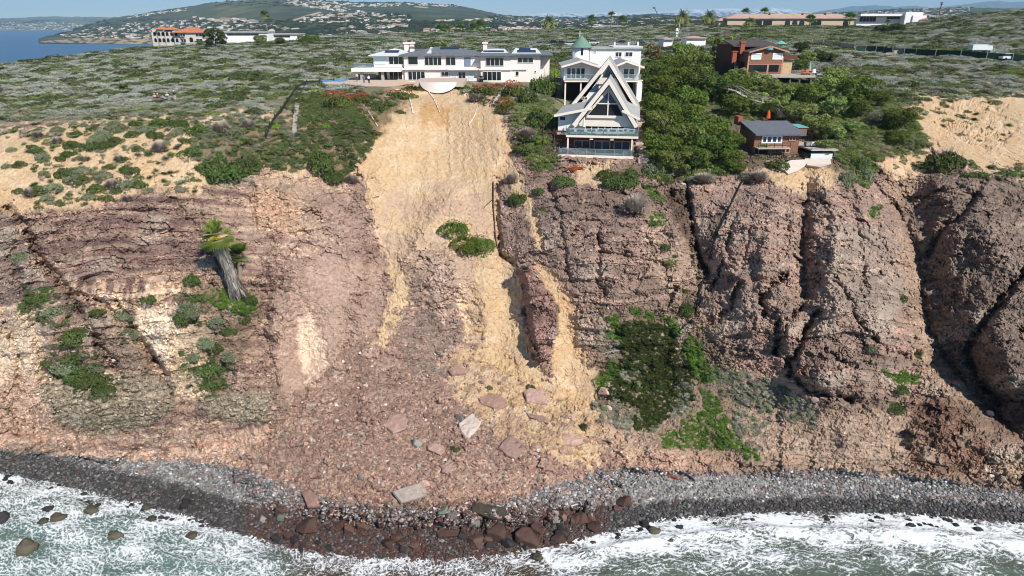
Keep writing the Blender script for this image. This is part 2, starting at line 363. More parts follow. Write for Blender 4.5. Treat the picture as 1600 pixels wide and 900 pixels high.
# ravine with its shaded wall
rav = [(1352, 262), (1378, 300), (1405, 330), (1432, 390), (1440, 440), (1446, 500), (1475, 560), (1520, 610), (1570, 660), (1640, 720)]
rx_ = np.interp(PYf, [r[1] for r in rav], [r[0] for r in rav]).astype(f32)
dxr = PXf + 5 * wx - rx_
inr = sstep(250, 300, PYf) * sstep(720, 640, PYf)
off = off + inr * (4.6 * np.exp(-(np.where(dxr < 0, dxr / 30, dxr / 70)) ** 2) + 1.3 * np.exp(-(dxr / 6) ** 2))
off = off - 1.5 * line([(1290, 285), (1310, 350), (1300, 430)], 12, 6) + 1.2 * line([(1330, 300), (1345, 380), (1350, 460)], 8, 6) - 1.2 * line([(1215, 290), (1200, 380), (1190, 430)], 12, 6) + 1.0 * line([(1232, 300), (1228, 400)], 6, 5)
off = off + 1.3 * line([(30, 350), (20, 420), (60, 520), (70, 600)], 8, 8) - 1.4 * line([(290, 470), (250, 540), (280, 610)], 14, 8) + 1.2 * line([(395, 290), (398, 350)], 4, 4) + 1.4 * line([(420, 440), (412, 520), (430, 600)], 8, 6) - 1.2 * line([(360, 480), (370, 560), (380, 610)], 14, 8)
off = off - inr * 2.6 * np.exp(-((dxr - 110) / 60) ** 2)
carve([(1600, 425), (1560, 470), (1530, 520), (1512, 548), (1526, 590), (1560, 630)], 8, 3.6, 3)
carve([(1640, 470), (1600, 520)], 8, 3, 3)
carve([(1538, 282), (1500, 340), (1478, 352), (1450, 400)], 5, 2.6, 3); carve([(1500, 290), (1440, 310)], 4, 1.6)
off = off - 2.2 * blob(1490, 400, 30, 60, 3) - 2 * blob(1560, 370, 40, 50, 3) - 2.5 * blob(1580, 560, 40, 50, 3) + 1.6 * blob(1430, 300, 20, 30, 3)
off = off - 2.0 * blob(1480, 670, 45, 35, 3) + 1.2 * blob(1200, 640, 90, 30, 3) - 1.0 * blob(1340, 690, 60, 25)
# alluvial toe lumps
off = off - .9 * blob(975, 715, 22, 22) - .9 * blob(1030, 712, 26, 20) - .7 * blob(1100, 722, 40, 14)
debris = poly([(370, 740), (440, 660), (560, 520), (620, 480), (745, 480), (760, 560), (900, 640), (960, 700), (970, 745), (930, 790), (800, 815), (600, 815), (430, 790)], 14, 12)
cliffrock = (1 - plateau) * (1 - sand) * (1 - beach) * (1 - debris)
smoothz = np.maximum(blob(500, 545, 60, 90, 6), poly([(470, 400), (600, 400), (600, 520), (540, 640), (430, 660), (430, 540)], 16, 10)) * .75   # dusty slide skirt
smoothz = np.maximum(smoothz, poly([(940, 640), (1200, 560), (1290, 640), (1440, 640), (1400, 720), (960, 720)], 14, 10) * .6)
# noise relief: blocks, ledges, cobbles
xw = Xf + 1.2 * wx; sw = SLf + .6 * wy
n_big = fbm(Xf / 9, SLf / 9, 3, 11)
n_mid = ridged(Xf / 3.6, SLf / 3.0, 3, 12)
vert = ridged(Xf / 4.5 + .3 * wy, SLf / 16, 3, 13)
ledge = fbm(Xf / 9, SLf / 1.1, 3, 14)
f1, f2, cid = worley(xw / .95, sw / .8, 15)
blocks = np.clip(f2 - f1, 0, .35) / .35 * .5 + cid * .6
fine = fbm(Xf / .7, SLf / .6, 3, 16)
g1, g2, gid = worley(Xf / .42 + .3 * wx, SLf / .38, 17)
cob = np.clip(.55 - g1, 0, 1) * (gid > .35)
rockw = cliffrock * (1 - smoothz)
leftk = sstep(420, 260, PXf); stra = .35 + .65 * leftk * sstep(560, 480, PYf)
bw = fbm(Xf / 16, SLf / 40, 3, 23) * 2.4 + .10 * wy + Xf * np.where(PXf > 1050, .035, -.01)
def beds(h_, sd):
    tt = (SLf + bw) / h_; li = np.floor(tt).astype(np.int32); fr = tt - li; am = _perm[(li + sd) & 255] / 255.
    am = am * (.35 + .65 * sstep(-.15, .2, fbm(Xf / 7 + am * 3, SLf / 30, 2, sd)))
    return (am * (sstep(.0, .10, fr) - .75 * fr)).astype(f32), am.astype(f32)
b1, a1 = beds(2.6, 3); b2, a2 = beds(.85, 9)
fa1, q1_, q2_, fid1 = facets((Xf + .8 * wx) / 3.6, (SLf + .6 * wy) / 2.6, 24, 1.1); fa2, p1_, p2_, fid2 = facets((Xf + .3 * wx) / 1.3, (SLf + .25 * wy) / .85, 25, 1.0); fa3, o1_, o2_, fid3 = facets(Xf / .5 + .2 * wx, SLf / .38, 26, .9)
bedk = np.clip(leftk * sstep(250, 300, PYf) * sstep(600, 470, PYf) + .75 * sstep(770, 850, PXf) * sstep(1100, 1060, PXf) + .8 * sstep(1080, 1130, PXf) * sstep(420, 520, PYf) + .3, 0, 1)
crk = np.clip(1 - (p2_ - p1_) / .12, 0, 1); crk1 = np.clip(1 - (q2_ - q1_) / .07, 0, 1)
rz = (.22 + .95 * sstep(-.22, .2, fbm(Xf / 8 + 3, SLf / 5, 3, 58))).astype(f32)
off = off - rockw * (1.7 * n_big + .45 * n_mid + .75 * vert + .85 * bedk * b1 + .40 * bedk * b2 + .52 * (.4 + .6 * rz) * fa1 + rz * (.20 * fa2 + .11 * fa3 + .1 * fine - .16 * crk * (fid2 > .55)) - .30 * crk1)
flow = ridged((PXf - 520) / 14 + SLf * .12 + .5 * wx, SLf / 14, 3, 27)
off = off - cliffrock * smoothz * (.6 * n_big + .10 * fine + .22 * vert + .22 * flow + .08 * fa3 + .12 * fa2)
rill2 = ridged((PXf - 690) / (9 + .03 * (PYf - 130)) + .4 * wx, PYf / 120, 2, 51)
off = off - sand * (1 - plateau) * (.38 * rill * sstep(125, 150, PYf) + .24 * rill2 + .35 * n_big + .04 * fine + .03 * fa3 + .10 * fa2 * sstep(-.1, .2, n_mid))
# tent shaped sand mound, scarp of the slide head, flank ribs
off = off - 2.4 * blob(690, 372, 60, 46, 4) - .8 * line([(704, 312), (664, 360), (630, 430), (612, 500)], 16, 5) - .6 * line([(704, 312), (744, 350), (768, 400)], 14, 5)
off = off + 1.2 * blob(640, 300, 34, 60, 4) + 1.8 * blob(690, 210, 70, 60, 2)
off = off + 1.2 * line([(600, 165), (640, 147), (700, 146), (770, 170)], 9, 4) - 1.2 * line([(570, 180), (560, 230), (582, 300)], 14, 8) + .8 * line([(786, 180), (800, 230), (780, 280)], 8, 6)
off = off + .8 * line([(720, 470), (745, 530), (800, 590), (860, 640)], 24, 8) + .7 * line([(850, 420), (885, 480), (892, 540), (905, 620)], 18, 6)
d1, d2, did = worley(Xf / 1.5 + .25 * wx, SLf / 1.2 + .2 * wy, 18)
db1, e1_, e2_, did1 = facets((Xf + .5 * wx) / 2.4, (SLf + .4 * wy) / 1.9, 28, .8); db2, c1_, c2_, did2 = facets((Xf + .3 * wx) / .95, (SLf + .2 * wy) / .75, 29, .9)
blk1 = (did1 > .62) * np.clip((e2_ - e1_) / .16, 0, 1) * sstep(-.25, .1, n_big); blk2 = (did2 > .5) * np.clip((c2_ - c1_) / .2, 0, 1)
off = off - debris * (1 - sand * .4) * (.7 * n_big + blk1 * (.40 + .4 * db1) + blk2 * (.12 + .14 * db2) + .07 * fa3 + .08 * fine)
off = off - 1.1 * debris * sstep(520, 640, PYf) - 3.6 * blob(670, 735, 270, 95, 8) * (.6 + .4 * debris) - 1.2 * blob(560, 690, 70, 50, 8) - 1.2 * blob(830, 690, 80, 50, 8)
off = off - beach * (.14 * cob + .08 * fine)
knob = np.maximum(poly([(55, 605), (120, 592), (180, 585), (270, 600), (272, 640), (240, 665), (150, 682), (90, 660)], 6, 8),
                  poly([(298, 622), (350, 612), (430, 612), (462, 640), (400, 668), (330, 650)], 6, 8))
k1, k2, kid = worley(Xf / 1.6 + .4 * wx, SLf / .9 + .25 * wy, 19)
off = off - knob * 1.1 * np.sqrt(np.clip(k2 - k1, 0, .5))
# ---- final positions
D = D0f + off * sstep(-2, 10, PYf - topY)          # relief fades out into the plateau
Xv = RA * D; Zv = H + RB * D
zn = plateau * (.5 * fbm(Xf / 25, D0f / 25, 3, 21) + .12 * fbm(Xf / 3, D0f / 3, 2, 22))
Zv = Zv + zn * sstep(60, 100, D0f)
hollow = poly([(1460, 165), (1560, 160), (1600, 200), (1540, 235), (1470, 210)], 8, 6)
Zv = Zv - hollow * (.5 * rill + 0.45 * ridged(Xf / 7 + .6 * wx, D0f / 16, 3, 57))
# ---- colours (dry material colours; strata also carry painted shade)
C = np.zeros(PX.shape + (3,), f32); C[:] = alb(152, 120, 108)
def paint(mk, c, k=1.0):
    global C
    mk = (mk * k)[..., None]; C = C * (1 - mk) + np.asarray(c, f32) * mk
def N01(a, lo=-.25, hi=.25): return sstep(lo, hi, a)
mn = fbm(Xf / 5, SLf / 4, 4, 31); ms = fbm(Xf / 22, SLf / 1.3, 3, 32); mv = fbm(Xf / 1.6, SLf / 9, 3, 33); mf = fbm(Xf / 1.2, SLf / 1.0, 3, 34)
paint(N01(mn), alb(164, 130, 120), .7); paint(N01(mf, 0, .4), alb(128, 110, 104), .4)
# left
L_ = sstep(560, 420, PXf)
paint(L_, alb(178, 146, 128), .6)
paint(L_ * N01(ms, -.1, .2), alb(136, 102, 96), .8); paint(L_ * N01(-ms, .05, .25), alb(186, 156, 134), .6)  # bed colours, with ledge shade painted into the dark bands
paint(poly([(40, 320), (270, 300), (330, 420), (290, 460), (140, 450), (60, 400)], 10, 10) * (.45 + .55 * N01(ms, -.2, .1)), alb(134, 102, 98), .85)  # upper left strata: dark mauve holds rock tone and painted ledge shade
paint(poly([(90, 440), (290, 440), (310, 480), (270, 600), (130, 470)], 14, 10) * N01(mv, -.2, .15), alb(226, 190, 158), .9)
paint(poly([(-200, 470), (60, 470), (80, 600), (-200, 620)], 14, 10), alb(228, 202, 174), .8)
paint(poly([(210, 480), (270, 480), (290, 560), (240, 560)], 8, 8), alb(234, 214, 190), .85)
paint(poly([(270, 500), (320, 510), (330, 620), (270, 620)], 8, 8), alb(230, 202, 172), .8)
paint(poly([(100, 455), (180, 500), (265, 610), (215, 600), (130, 530), (90, 480)], 5, 6), alb(136, 116, 104), .85)
paint(poly([(-200, 330), (10, 340), (60, 420), (100, 470), (40, 480), (-200, 460)], 8, 8), alb(134, 116, 112), .7)
paint(poly([(-200, 600), (60, 590), (100, 660), (230, 690), (430, 665), (400, 735), (200, 735), (-200, 735)], 6, 8), alb(196, 160, 140), .8)
paint(poly([(140, 690), (250, 672), (330, 676), (300, 700), (190, 706)], 4, 6), alb(166, 140, 126), .7)
paint(line([(0, 675), (90, 688), (230, 700), (380, 690)], 3, 3) * .7, alb(176, 112, 92), .7)
paint(knob, alb(178, 166, 144), .92); paint(knob * N01(mf, 0, .3), alb(140, 132, 112), .5)
paint(poly([(395, 262), (540, 285), (560, 330), (470, 370), (390, 360), (390, 300)], 8, 8), alb(184, 152, 126), .6)
paint(poly([(400, 300), (460, 310), (470, 360), (400, 365)], 5, 5), alb(190, 146, 112), .7)
# dusty skirt
paint(poly([(480, 300), (575, 310), (600, 400), (612, 470), (600, 530), (620, 600), (560, 680), (440, 700), (410, 560), (440, 440), (520, 390)], 16, 10), alb(160, 130, 118), .9)
paint(poly([(560, 330), (600, 400), (610, 480), (560, 520), (540, 430)], 10, 8) * N01(mn), alb(138, 104, 98), .6)
paint(poly([(462, 500), (485, 490), (510, 540), (512, 600), (490, 612), (468, 570)], 6, 6), alb(218, 190, 170), .9)
paint(poly([(545, 590), (556, 575), (553, 612), (520, 632)], 4, 3), alb(196, 166, 144), .8)
# middle cliff + right
paint(poly([(770, 290), (860, 300), (1060, 300), (1080, 460), (1000, 480), (900, 470), (860, 420), (780, 400)], 10, 10), alb(152, 124, 114), .7)
paint(poly([(840, 300), (900, 330), (880, 400), (830, 400)], 12, 10), alb(128, 112, 110), .5)
paint(poly([(1020, 330), (1070, 380), (1092, 430), (1060, 470), (1020, 430), (1000, 360)], 8, 8), alb(178, 148, 128), .7)
RT = poly([(1078, 275), (1300, 262), (1360, 270), (1440, 430), (1450, 560), (1330, 640), (1220, 620), (1150, 540), (1110, 480), (1085, 380)], 12, 8)
paint(RT, alb(168, 140, 128), .85); paint(RT * N01(ms + mn * .5, 0, .25), alb(162, 118, 104), .65); paint(RT * N01(mf, .05, .4), alb(128, 116, 112), .5)
paint(poly([(1290, 350), (1380, 350), (1420, 450), (1380, 520), (1290, 470)], 14, 10), alb(154, 138, 128), .6)
paint(poly([(1385, 270), (1440, 440), (1462, 540), (1560, 680), (1480, 700), (1430, 560), (1412, 430)], 9, 8) * .8, alb(176, 146, 120), .7)
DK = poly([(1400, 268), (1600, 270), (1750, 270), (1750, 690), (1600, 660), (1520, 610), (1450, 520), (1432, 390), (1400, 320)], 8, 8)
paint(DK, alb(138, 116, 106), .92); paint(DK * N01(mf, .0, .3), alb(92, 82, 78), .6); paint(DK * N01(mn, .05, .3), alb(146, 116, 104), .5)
paint(poly([(1380, 262), (1450, 270), (1440, 330), (1400, 320)], 6, 6), alb(176, 144, 122), .7)
gully = poly([(1040, 292), (1066, 278), (1080, 300), (1082, 360), (1096, 404), (1108, 432), (1100, 470), (1070, 480), (1090, 440), (1076, 380), (1050, 340)], 4, 4)
paint(gully, alb(112, 88, 72), .9)
paint(poly([(1106, 345), (1130, 330), (1120, 380), (1108, 400)], 3, 3), alb(106, 84, 76), .7)
paint(poly([(1092, 430), (1130, 470), (1150, 540), (1100, 540), (1080, 480)], 8, 8), alb(162, 134, 116), .7)
# lower apron on the right
AP = poly([(930, 600), (1140, 540), (1230, 620), (1340, 640), (1440, 620), (1560, 700), (1750, 740), (1750, 800), (1400, 745), (1180, 740), (940, 740)], 10, 10)
paint(AP, alb(164, 138, 118), .8); paint(AP * N01(mf, .1, .35), alb(142, 130, 120), .5); paint(AP * N01(mv, .0, .3), alb(176, 140, 118), .5)
paint(poly([(1420, 630), (1480, 620), (1540, 690), (1540, 745), (1420, 730)], 8, 8), alb(146, 104, 84), .85)
paint(poly([(1000, 700), (1150, 705), (1150, 740), (1000, 738)], 6, 6), alb(184, 142, 120), .7)
paint(poly([(930, 640), (990, 680), (990, 740), (930, 735)], 8, 8), alb(190, 150, 122), .7)
# debris fan
paint(debris, alb(158, 126, 112), .92); paint(debris * N01(mn, -.1, .2), alb(174, 140, 122), .6); paint(debris * N01(mf, .05, .35), alb(134, 104, 94), .55)
paint(debris * sstep(720, 780, PYf), alb(186, 146, 124), .45)
paint(poly([(600, 490), (740, 480), (750, 580), (640, 590)], 12, 12), alb(132, 116, 108), .6)
paint(pinn, alb(154, 112, 104), .9)
paint(poly([(640, 395), (740, 395), (742, 470), (690, 490), (640, 470)], 6, 6) * (1 - sand), alb(172, 144, 130), .8)
# sand
sc_ = np.clip(sand + 0, 0, 1)
strk = sstep(-.1, .35, ridged((PXf - 690) / (7 + .03 * (PYf - 130)) + .5 * wx, PYf / 150, 3, 52)); edge = sstep(.98, .5, sand)
paint(sc_, alb(228, 198, 158), .97); paint(sc_ * strk * (1 - plateau), alb(214, 180, 142), .3); paint(sc_ * N01(mf, .15, .4), alb(206, 178, 146), .2)
paint(sc_ * sstep(0, .3, fbm(PXf / 40, PYf / 30, 3, 53)) * (PYf > 135), alb(236, 210, 176), .6)
paint(sc_ * N01(mn, .0, .3) * (1 - plateau), alb(220, 180, 134), .5)
paint(poly([(640, 290), (700, 280), (770, 300), (770, 400), (700, 380), (640, 420), (600, 400), (590, 310)], 14, 10) * N01(mn, -.25, .1) * sc_, alb(206, 176, 156), .6)
paint(poly([(655, 165), (672, 160), (705, 172), (700, 200), (672, 190), (660, 200)], 3, 3), alb(206, 160, 104), .7)
paint(poly([(640, 470), (600, 545), (590, 535), (615, 450)], 4, 5) * .8, alb(228, 198, 158), .8)
paint(sc_ * N01(-mn, .1, .3) * sstep(560, 640, PYf), alb(196, 158, 132), .6)
paint(poly([(715, 470), (735, 470), (740, 520), (780, 560), (850, 600), (840, 610), (740, 570)], 4, 5), alb(226, 194, 150), .8)
# plateau soil
soil = plateau * (1 - sand)
paint(soil, alb(132, 130, 104), .95); paint(soil * N01(mn, 0, .2), alb(120, 124, 84), .6)
paint(np.maximum(sandpatch, 0), alb(224, 188, 150), 1.0)
GR = poly([(1100, 45), (1330, 45), (1420, 60), (1300, 75), (1150, 70)], 8, 8)
paint(GR, alb(112, 122, 72), .8)
paint(veg, alb(104, 92, 66), .9)
cellv = .86 + .26 * fid2 * rz + .22 * (fid1 - .5) - .22 * crk * (fid2 > .45)
C *= (1 + (cellv - 1) * cliffrock * (1 - .6 * smoothz))[..., None]
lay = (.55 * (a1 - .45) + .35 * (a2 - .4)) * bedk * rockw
C = C * (1 + lay * 1.15)[..., None]  # bed tones plus painted ledge shade, contrast raised
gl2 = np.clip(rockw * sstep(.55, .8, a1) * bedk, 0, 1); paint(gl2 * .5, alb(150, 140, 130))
paint(debris * (1 - sand * .5) * blk1 * sstep(.62, 1, did1), alb(188, 152, 138), .8); paint(debris * blk2 * (did2 > .75), alb(136, 108, 98), .5); paint(debris * blk2 * (did2 < .58), alb(184, 168, 156), .5)
paint(cliffrock * smoothz * sstep(.1, .5, flow), alb(182, 150, 134), .35)
rk_ = np.clip(cliffrock + debris * (1 - sand), 0, 1)[..., None]; gm_ = C.mean(-1, keepdims=True)
C = C * (1 - .34 * rk_) + gm_ * np.array([1.07, 1.0, .92], f32) * .34 * rk_
C = C * (1 + rk_ * (np.array([1.03, .99, .90], f32) - 1))
C = C * (1 - (.14 * np.clip(sand, 0, 1) * (1 - plateau))[..., None])
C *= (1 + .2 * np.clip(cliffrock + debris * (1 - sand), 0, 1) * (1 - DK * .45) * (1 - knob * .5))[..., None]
# road benches seen edge-on beyond the houses
paint(poly([(1455, 78), (1750, 70), (1750, 76), (1460, 84)], 1, 1), alb(176, 166, 142), .9)
paint(poly([(1540, 82), (1750, 78), (1750, 86), (1545, 88)], 1, 1), alb(112, 136, 62), .8)
paint(poly([(1262, 66), (1400, 78), (1400, 90), (1262, 72)], 1, 1), alb(190, 158, 132), .9)
paint(poly([(440, 200), (490, 200), (486, 213), (432, 212)], 1, 1), alb(176, 150, 126), .7)
# beach: dry grey cobbles, wet dark band
bz = Z0f
paint(beach, alb(158, 154, 148), .96); paint(beach * N01(mf, -.1, .3), alb(112, 110, 108), .6)
wet = beach * sstep(0, 10, PYf - wlY + 6 * wy + np.interp(PXf, [0, 200, 400, 900, 1000, 1200, 1600], [44, 46, 46, 46, 30, 26, 30]))
paint(wet, alb(66, 62, 60), .92)
wetd = sstep(770, 800, PYf + 8 * wy) * poly([(380, 760), (950, 760), (950, 900), (380, 900)], 12, 8)
paint(wetd, alb(92, 68, 60), .8)
C *= (1 + (.07 + .12 * sstep(1120, 1020, PXf)) * cliffrock)[..., None]
rough = np.clip(.95 * np.clip(rz, .3, 1) * cliffrock * (1 - .6 * smoothz) + debris * .8 + beach * .8 + .1, 0, 1) * (1 - sand * .92)
# back side: land falls away behind the skyline, sea cliff at the left, valley at the right
sil_pos = np.stack([Xv[0], D[0], Zv[0]], -1)
back = []
for k, (fd, drop) in enumerate([(1.03, 1.5), (1.10, 7), (1.25, 20), (1.6, 36), (2.2, 44)]):
    dd = D[0] * fd; z = Zv[0] - drop * (1 + 0 * dd); z = np.maximum(z, np.where(pxs < 230, -4, 12.))
    back.append(np.stack([RA[0] * dd, dd, z], -1))
back = np.array(back[::-1]); nb = len(back)
front = np.stack([Xv, D, Zv], -1)
V = np.concatenate([back, front], 0).reshape(-1, 3)
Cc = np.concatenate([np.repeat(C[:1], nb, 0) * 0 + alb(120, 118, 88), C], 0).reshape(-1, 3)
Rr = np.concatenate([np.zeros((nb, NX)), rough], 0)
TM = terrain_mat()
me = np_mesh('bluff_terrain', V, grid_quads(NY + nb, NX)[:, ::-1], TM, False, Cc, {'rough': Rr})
terrain = link(bpy.data.objects.new('bluff_terrain', me)); tag(terrain, kind='structure')
# look-up of the finished ground
Dfin = D; Zfin = Zv; Xfin = Xv
def ij(px, py):
    j = np.rint(np.interp(px, pxs, np.arange(NX))).astype(int)
    i = np.clip(np.rint((np.asarray(py) - SIL[j]) / (985 - SIL[j]) * (NY - 1)).astype(int), 0, NY - 1)
    return i, j
def ground(px, py):
    i, j = ij(px, py); return Vector((float(Xfin[i, j]), float(Dfin[i, j]), float(Zfin[i, j])))
def mpp(p):
    """metres per photo pixel at a world point"""
    return (p[1] * CT + (H - p[2]) * ST) / F
# ------------------------------------------------------------------ sea
def ocean_mat():
    m, t, b = node_mat('ocean_water'); L = t.links.new; N = t.nodes.new
    b.inputs['Base Color'].default_value = (.022, .085, .17, 1); b.inputs['Roughness'].default_value = .35
    b.inputs['Specular IOR Level'].default_value = .5
    tc = N('ShaderNodeTexCoord'); mp = N('ShaderNodeMapping'); mp.inputs['Scale'].default_value = (.004, .02, 1)
    n = N('ShaderNodeTexNoise'); n.inputs['Scale'].default_value = 1; n.inputs['Detail'].default_value = 8
    L(tc.outputs['Object'], mp.inputs[0]); L(mp.outputs[0], n.inputs['Vector'])
    mr = N('ShaderNodeMapRange'); mr.inputs[1].default_value = .35; mr.inputs[2].default_value = .65; mr.inputs[3].default_value = .8; mr.inputs[4].default_value = 1.2
    L(n.outputs[0], mr.inputs[0]); vm = N('ShaderNodeVectorMath'); vm.operation = 'SCALE'; vm.inputs[0].default_value = (.022, .085, .17)
    L(mr.outputs[0], vm.inputs['Scale']); L(vm.outputs[0], b.inputs['Base Color'])
    bp = N('ShaderNodeBump'); bp.inputs['Strength'].default_value = .4; bp.inputs['Distance'].default_value = 2; L(n.outputs[0], bp.inputs['Height']); L(bp.outputs[0], b.inputs['Normal'])
    return m
OM = ocean_mat()
oy = np.array([-400, 66, 300, 1000, 3000, 8000, 20000, 60000.]); ox = np.linspace(-60000, 60000, 13)
OV = np.array([[x, y, -.45 if y < 200 else 0.] for y in oy for x in ox])
ocean = link(bpy.data.objects.new('ocean', np_mesh('ocean', OV, grid_quads(len(oy), len(ox)), OM))); tag(ocean, kind='structure')
# surf
wnx, wny = 1560, 330
wpx = np.concatenate([np.linspace(-600, -60, 70, endpoint=False), np.linspace(-60, 1660, 1420, endpoint=False), np.linspace(1660, 2200, 70)]); wpy = np.linspace(728, 1010, wny)
WX, WY = np.meshgrid(wpx, wpy); a_, b_ = rays(WX, WY); Dw = -H / b_
XX = (a_ * Dw).astype(f32); YY = Dw.astype(f32)
shore = np.interp(WX, pxs, WL); dpx = (WY - shore).astype(f32)
q1 = fbm(XX / 3.2, YY / 3.2, 3, 61); q2 = fbm(XX / 3.2, YY / 3.2, 3, 62)
ux = XX + 1.5 * q1; uy = YY + 1.1 * q2
ang = np.interp(WX, [0, 400, 800, 1600], [-.5, -.35, .35, .15]); ca, sa = np.cos(ang), np.sin(ang)
rx2 = ux * ca + uy * sa; ry2 = -ux * sa + uy * ca
n1 = np.abs(perlin(rx2 / 1.7, ry2 / 1.0, 63)); n2 = np.abs(perlin(rx2 / .75, ry2 / .5, 64)); n3 = np.abs(perlin(rx2 / .36, ry2 / .25, 65)); n4 = fbm(XX / 6, YY / 4, 3, 66)
net = np.minimum(np.minimum(n1 * 1.3, n2 * 1.1 + .04), n3 + .08) + .16 * np.abs(perlin(XX / .2, YY / .16, 78)) + .10 * perlin(XX / .5, YY / .3, 79)
Lz = sstep(520, 380, WX); Rz = sstep(800, 960, WX); Cz = np.clip(1 - Lz - Rz, 0, 1)
dens = Lz * np.interp(dpx, [-60, 10, 60, 140, 260], [.52, .70, .60, .54, .50]) + Rz * np.interp(dpx, [-60, 0, 12, 45, 75, 110, 260], [.5, .6, .86, .80, .48, .26, .2]) + Cz * np.interp(dpx, [-60, 0, 30, 60, 200], [.42, .52, .58, .36, .28])
dens = dens + .5 * n4
thr = .03 + .46 * dens ** 1.7
foam = sstep(thr * 1.3, thr * .2, net) * np.clip(dens * 1.9, 0, 1) + sstep(.72, 1.25, dens + .35 * fbm(XX / 1.2, YY / .9, 3, 67)) * .9
foam = np.clip(foam, 0, 1)
cg = alb(110, 135, 125, .8); cb = alb(98, 80, 64, .75); cr = alb(106, 118, 104, .8)
mixw = (fbm(XX / 7, YY / 5, 3, 68) * .25 + .5)
cw = Lz[..., None] * cg + Cz[..., None] * cb + Rz[..., None] * cr
turb = sstep(60, -10, dpx) [..., None] * .55
cw = cw * (1 - turb) + alb(110, 92, 78, .8) * turb
cw = cw * (.8 + .5 * mixw[..., None])
fm = foam[..., None]; cw = cw * (1 - fm) + np.array([.80, .83, .84]) * fm
wl_n = 9 * fbm(XX / 9, YY / 20, 2, 71)
zw = .16 * fbm(XX / 4, YY / 2.0, 3, 69) + .30 * np.exp(-((dpx - 34 - wl_n) / 7) ** 2) * (Rz + .7 * Lz) + .26 * np.exp(-((dpx - 74 - wl_n * 1.5) / 9) ** 2) + .05 * foam * (1 - net) + .18 * np.exp(-((dpx - 38) / 22) ** 2) * Rz + .05 * fbm(XX / .6, YY / .6, 2, 70)
zw = np.where(WY < 735, -.6, zw + .02)
sm, t_, b_n = node_mat('surf_water'); at = t_.nodes.new('ShaderNodeAttribute'); at.attribute_name = 'Col'
t_.links.new(at.outputs['Color'], b_n.inputs['Base Color']); af = t_.nodes.new('ShaderNodeAttribute'); af.attribute_name = 'foam'
mr = t_.nodes.new('ShaderNodeMapRange'); mr.inputs[3].default_value = .12; mr.inputs[4].default_value = .9; t_.links.new(af.outputs['Fac'], mr.inputs[0]); t_.links.new(mr.outputs[0], b_n.inputs['Roughness'])
b_n.inputs['Specular IOR Level'].default_value = .4
sw_me = np_mesh('surf', np.stack([XX, YY, zw], -1).reshape(-1, 3), grid_quads(wny, wnx)[:, ::-1], sm, True, cw.reshape(-1, 3), {'foam': foam})
surf = link(bpy.data.objects.new('surf_water', sw_me)); tag(surf, kind='structure')

# ------------------------------------------------------------------ far coast and hills (real distances)
HM = attr_mat('hill_scrub', .95, .18, .004, .1, detail=8)
HILLS = {}
def hill(name, sil, base, Db, Ds, colf, n=260, rows=70, rough_=6, curve=1.0, x0=None, x1=None):
    x0 = x0 if x0 is not None else sil[0][0]; x1 = x1 if x1 is not None else sil[-1][0]
    hx = np.linspace(x0, x1, n); ys = interp(hx, sil) + .8 * perlin(hx / 9, hx * 0 + 3, 71) ; yb = interp(hx, base)
    db = interp(hx, Db) if isinstance(Db, list) else np.full(n, float(Db)); ds = interp(hx, Ds) if isinstance(Ds, list) else np.full(n, float(Ds))
    tt = np.linspace(0, 1, rows)[:, None]; py = yb + (ys - yb) * tt; D_ = 1 / (1 / db + (1 / ds - 1 / db) * tt ** curve)
    px = np.repeat(hx[None], rows, 0); a, b = rays(px, py)
    rl = fbm(a * D_ / 420, D_ / 420, 4, 72); rd = ridged(a * D_ / 600 + D_ / 1500, D_ / 900, 3, 73)
    D_ = D_ * (1 - .05 * rd * np.sin(np.pi * np.clip(tt, 0, 1)) ** .6)
    X = a * D_; Z = H + b * D_ + rough_ * rl * np.sin(np.pi * tt)
    HILLS[name] = (hx, ys, yb, X, D_, Z)
    Cx = colf(px, py, tt + 0 * px, X, D_)
    # back slope
    Xb = X[-1:] * 1.15; Db_ = D_[-1:] * 1.15; Zb = np.maximum(Z[-1:] * .3, -5)
    V = np.concatenate([np.stack([X, D_, Z], -1), np.stack([Xb, Db_, Zb], -1)], 0).reshape(-1, 3)
    Cx = np.concatenate([Cx, Cx[-1:]], 0).reshape(-1, 3)
    o = link(bpy.data.objects.new('hills', np_mesh('hills', V, grid_quads(rows + 1, n), HM, True, Cx))); tag(o, kind='structure'); return o
def hl(hx, ys, yb, X, D_, Z, px, py):
    j = int(np.clip(round((px - hx[0]) / (hx[-1] - hx[0]) * (len(hx) - 1)), 0, len(hx) - 1))
    t_ = (py - yb[j]) / (ys[j] - yb[j]); i = int(np.clip(round(t_ * (X.shape[0] - 1)), 0, X.shape[0] - 1))
    return X[i, j], D_[i, j], Z[i, j]
def colA(px, py, tt, X, D_):
    c = np.zeros(px.shape + (3,)); c[:] = alb(96, 104, 84)
    g = sstep(-.1, .2, fbm(X / 900, D_ / 900, 3, 74))[..., None] * .6; c = c * (1 - g) + alb(122, 126, 94) * g
    s = sstep(.06, .0, tt)[..., None]; return c * (1 - s) + alb(196, 176, 146) * s
hill('far_coast', [(-300, 33), (-100, 30), (0, 29), (60, 26), (130, 26), (180, 27), (230, 25), (330, 25)], [(-300, 47.2), (40, 47.2), (65, 48.5), (95, 51), (140, 54), (330, 54)], 8400, 11500, colA, rough_=12)
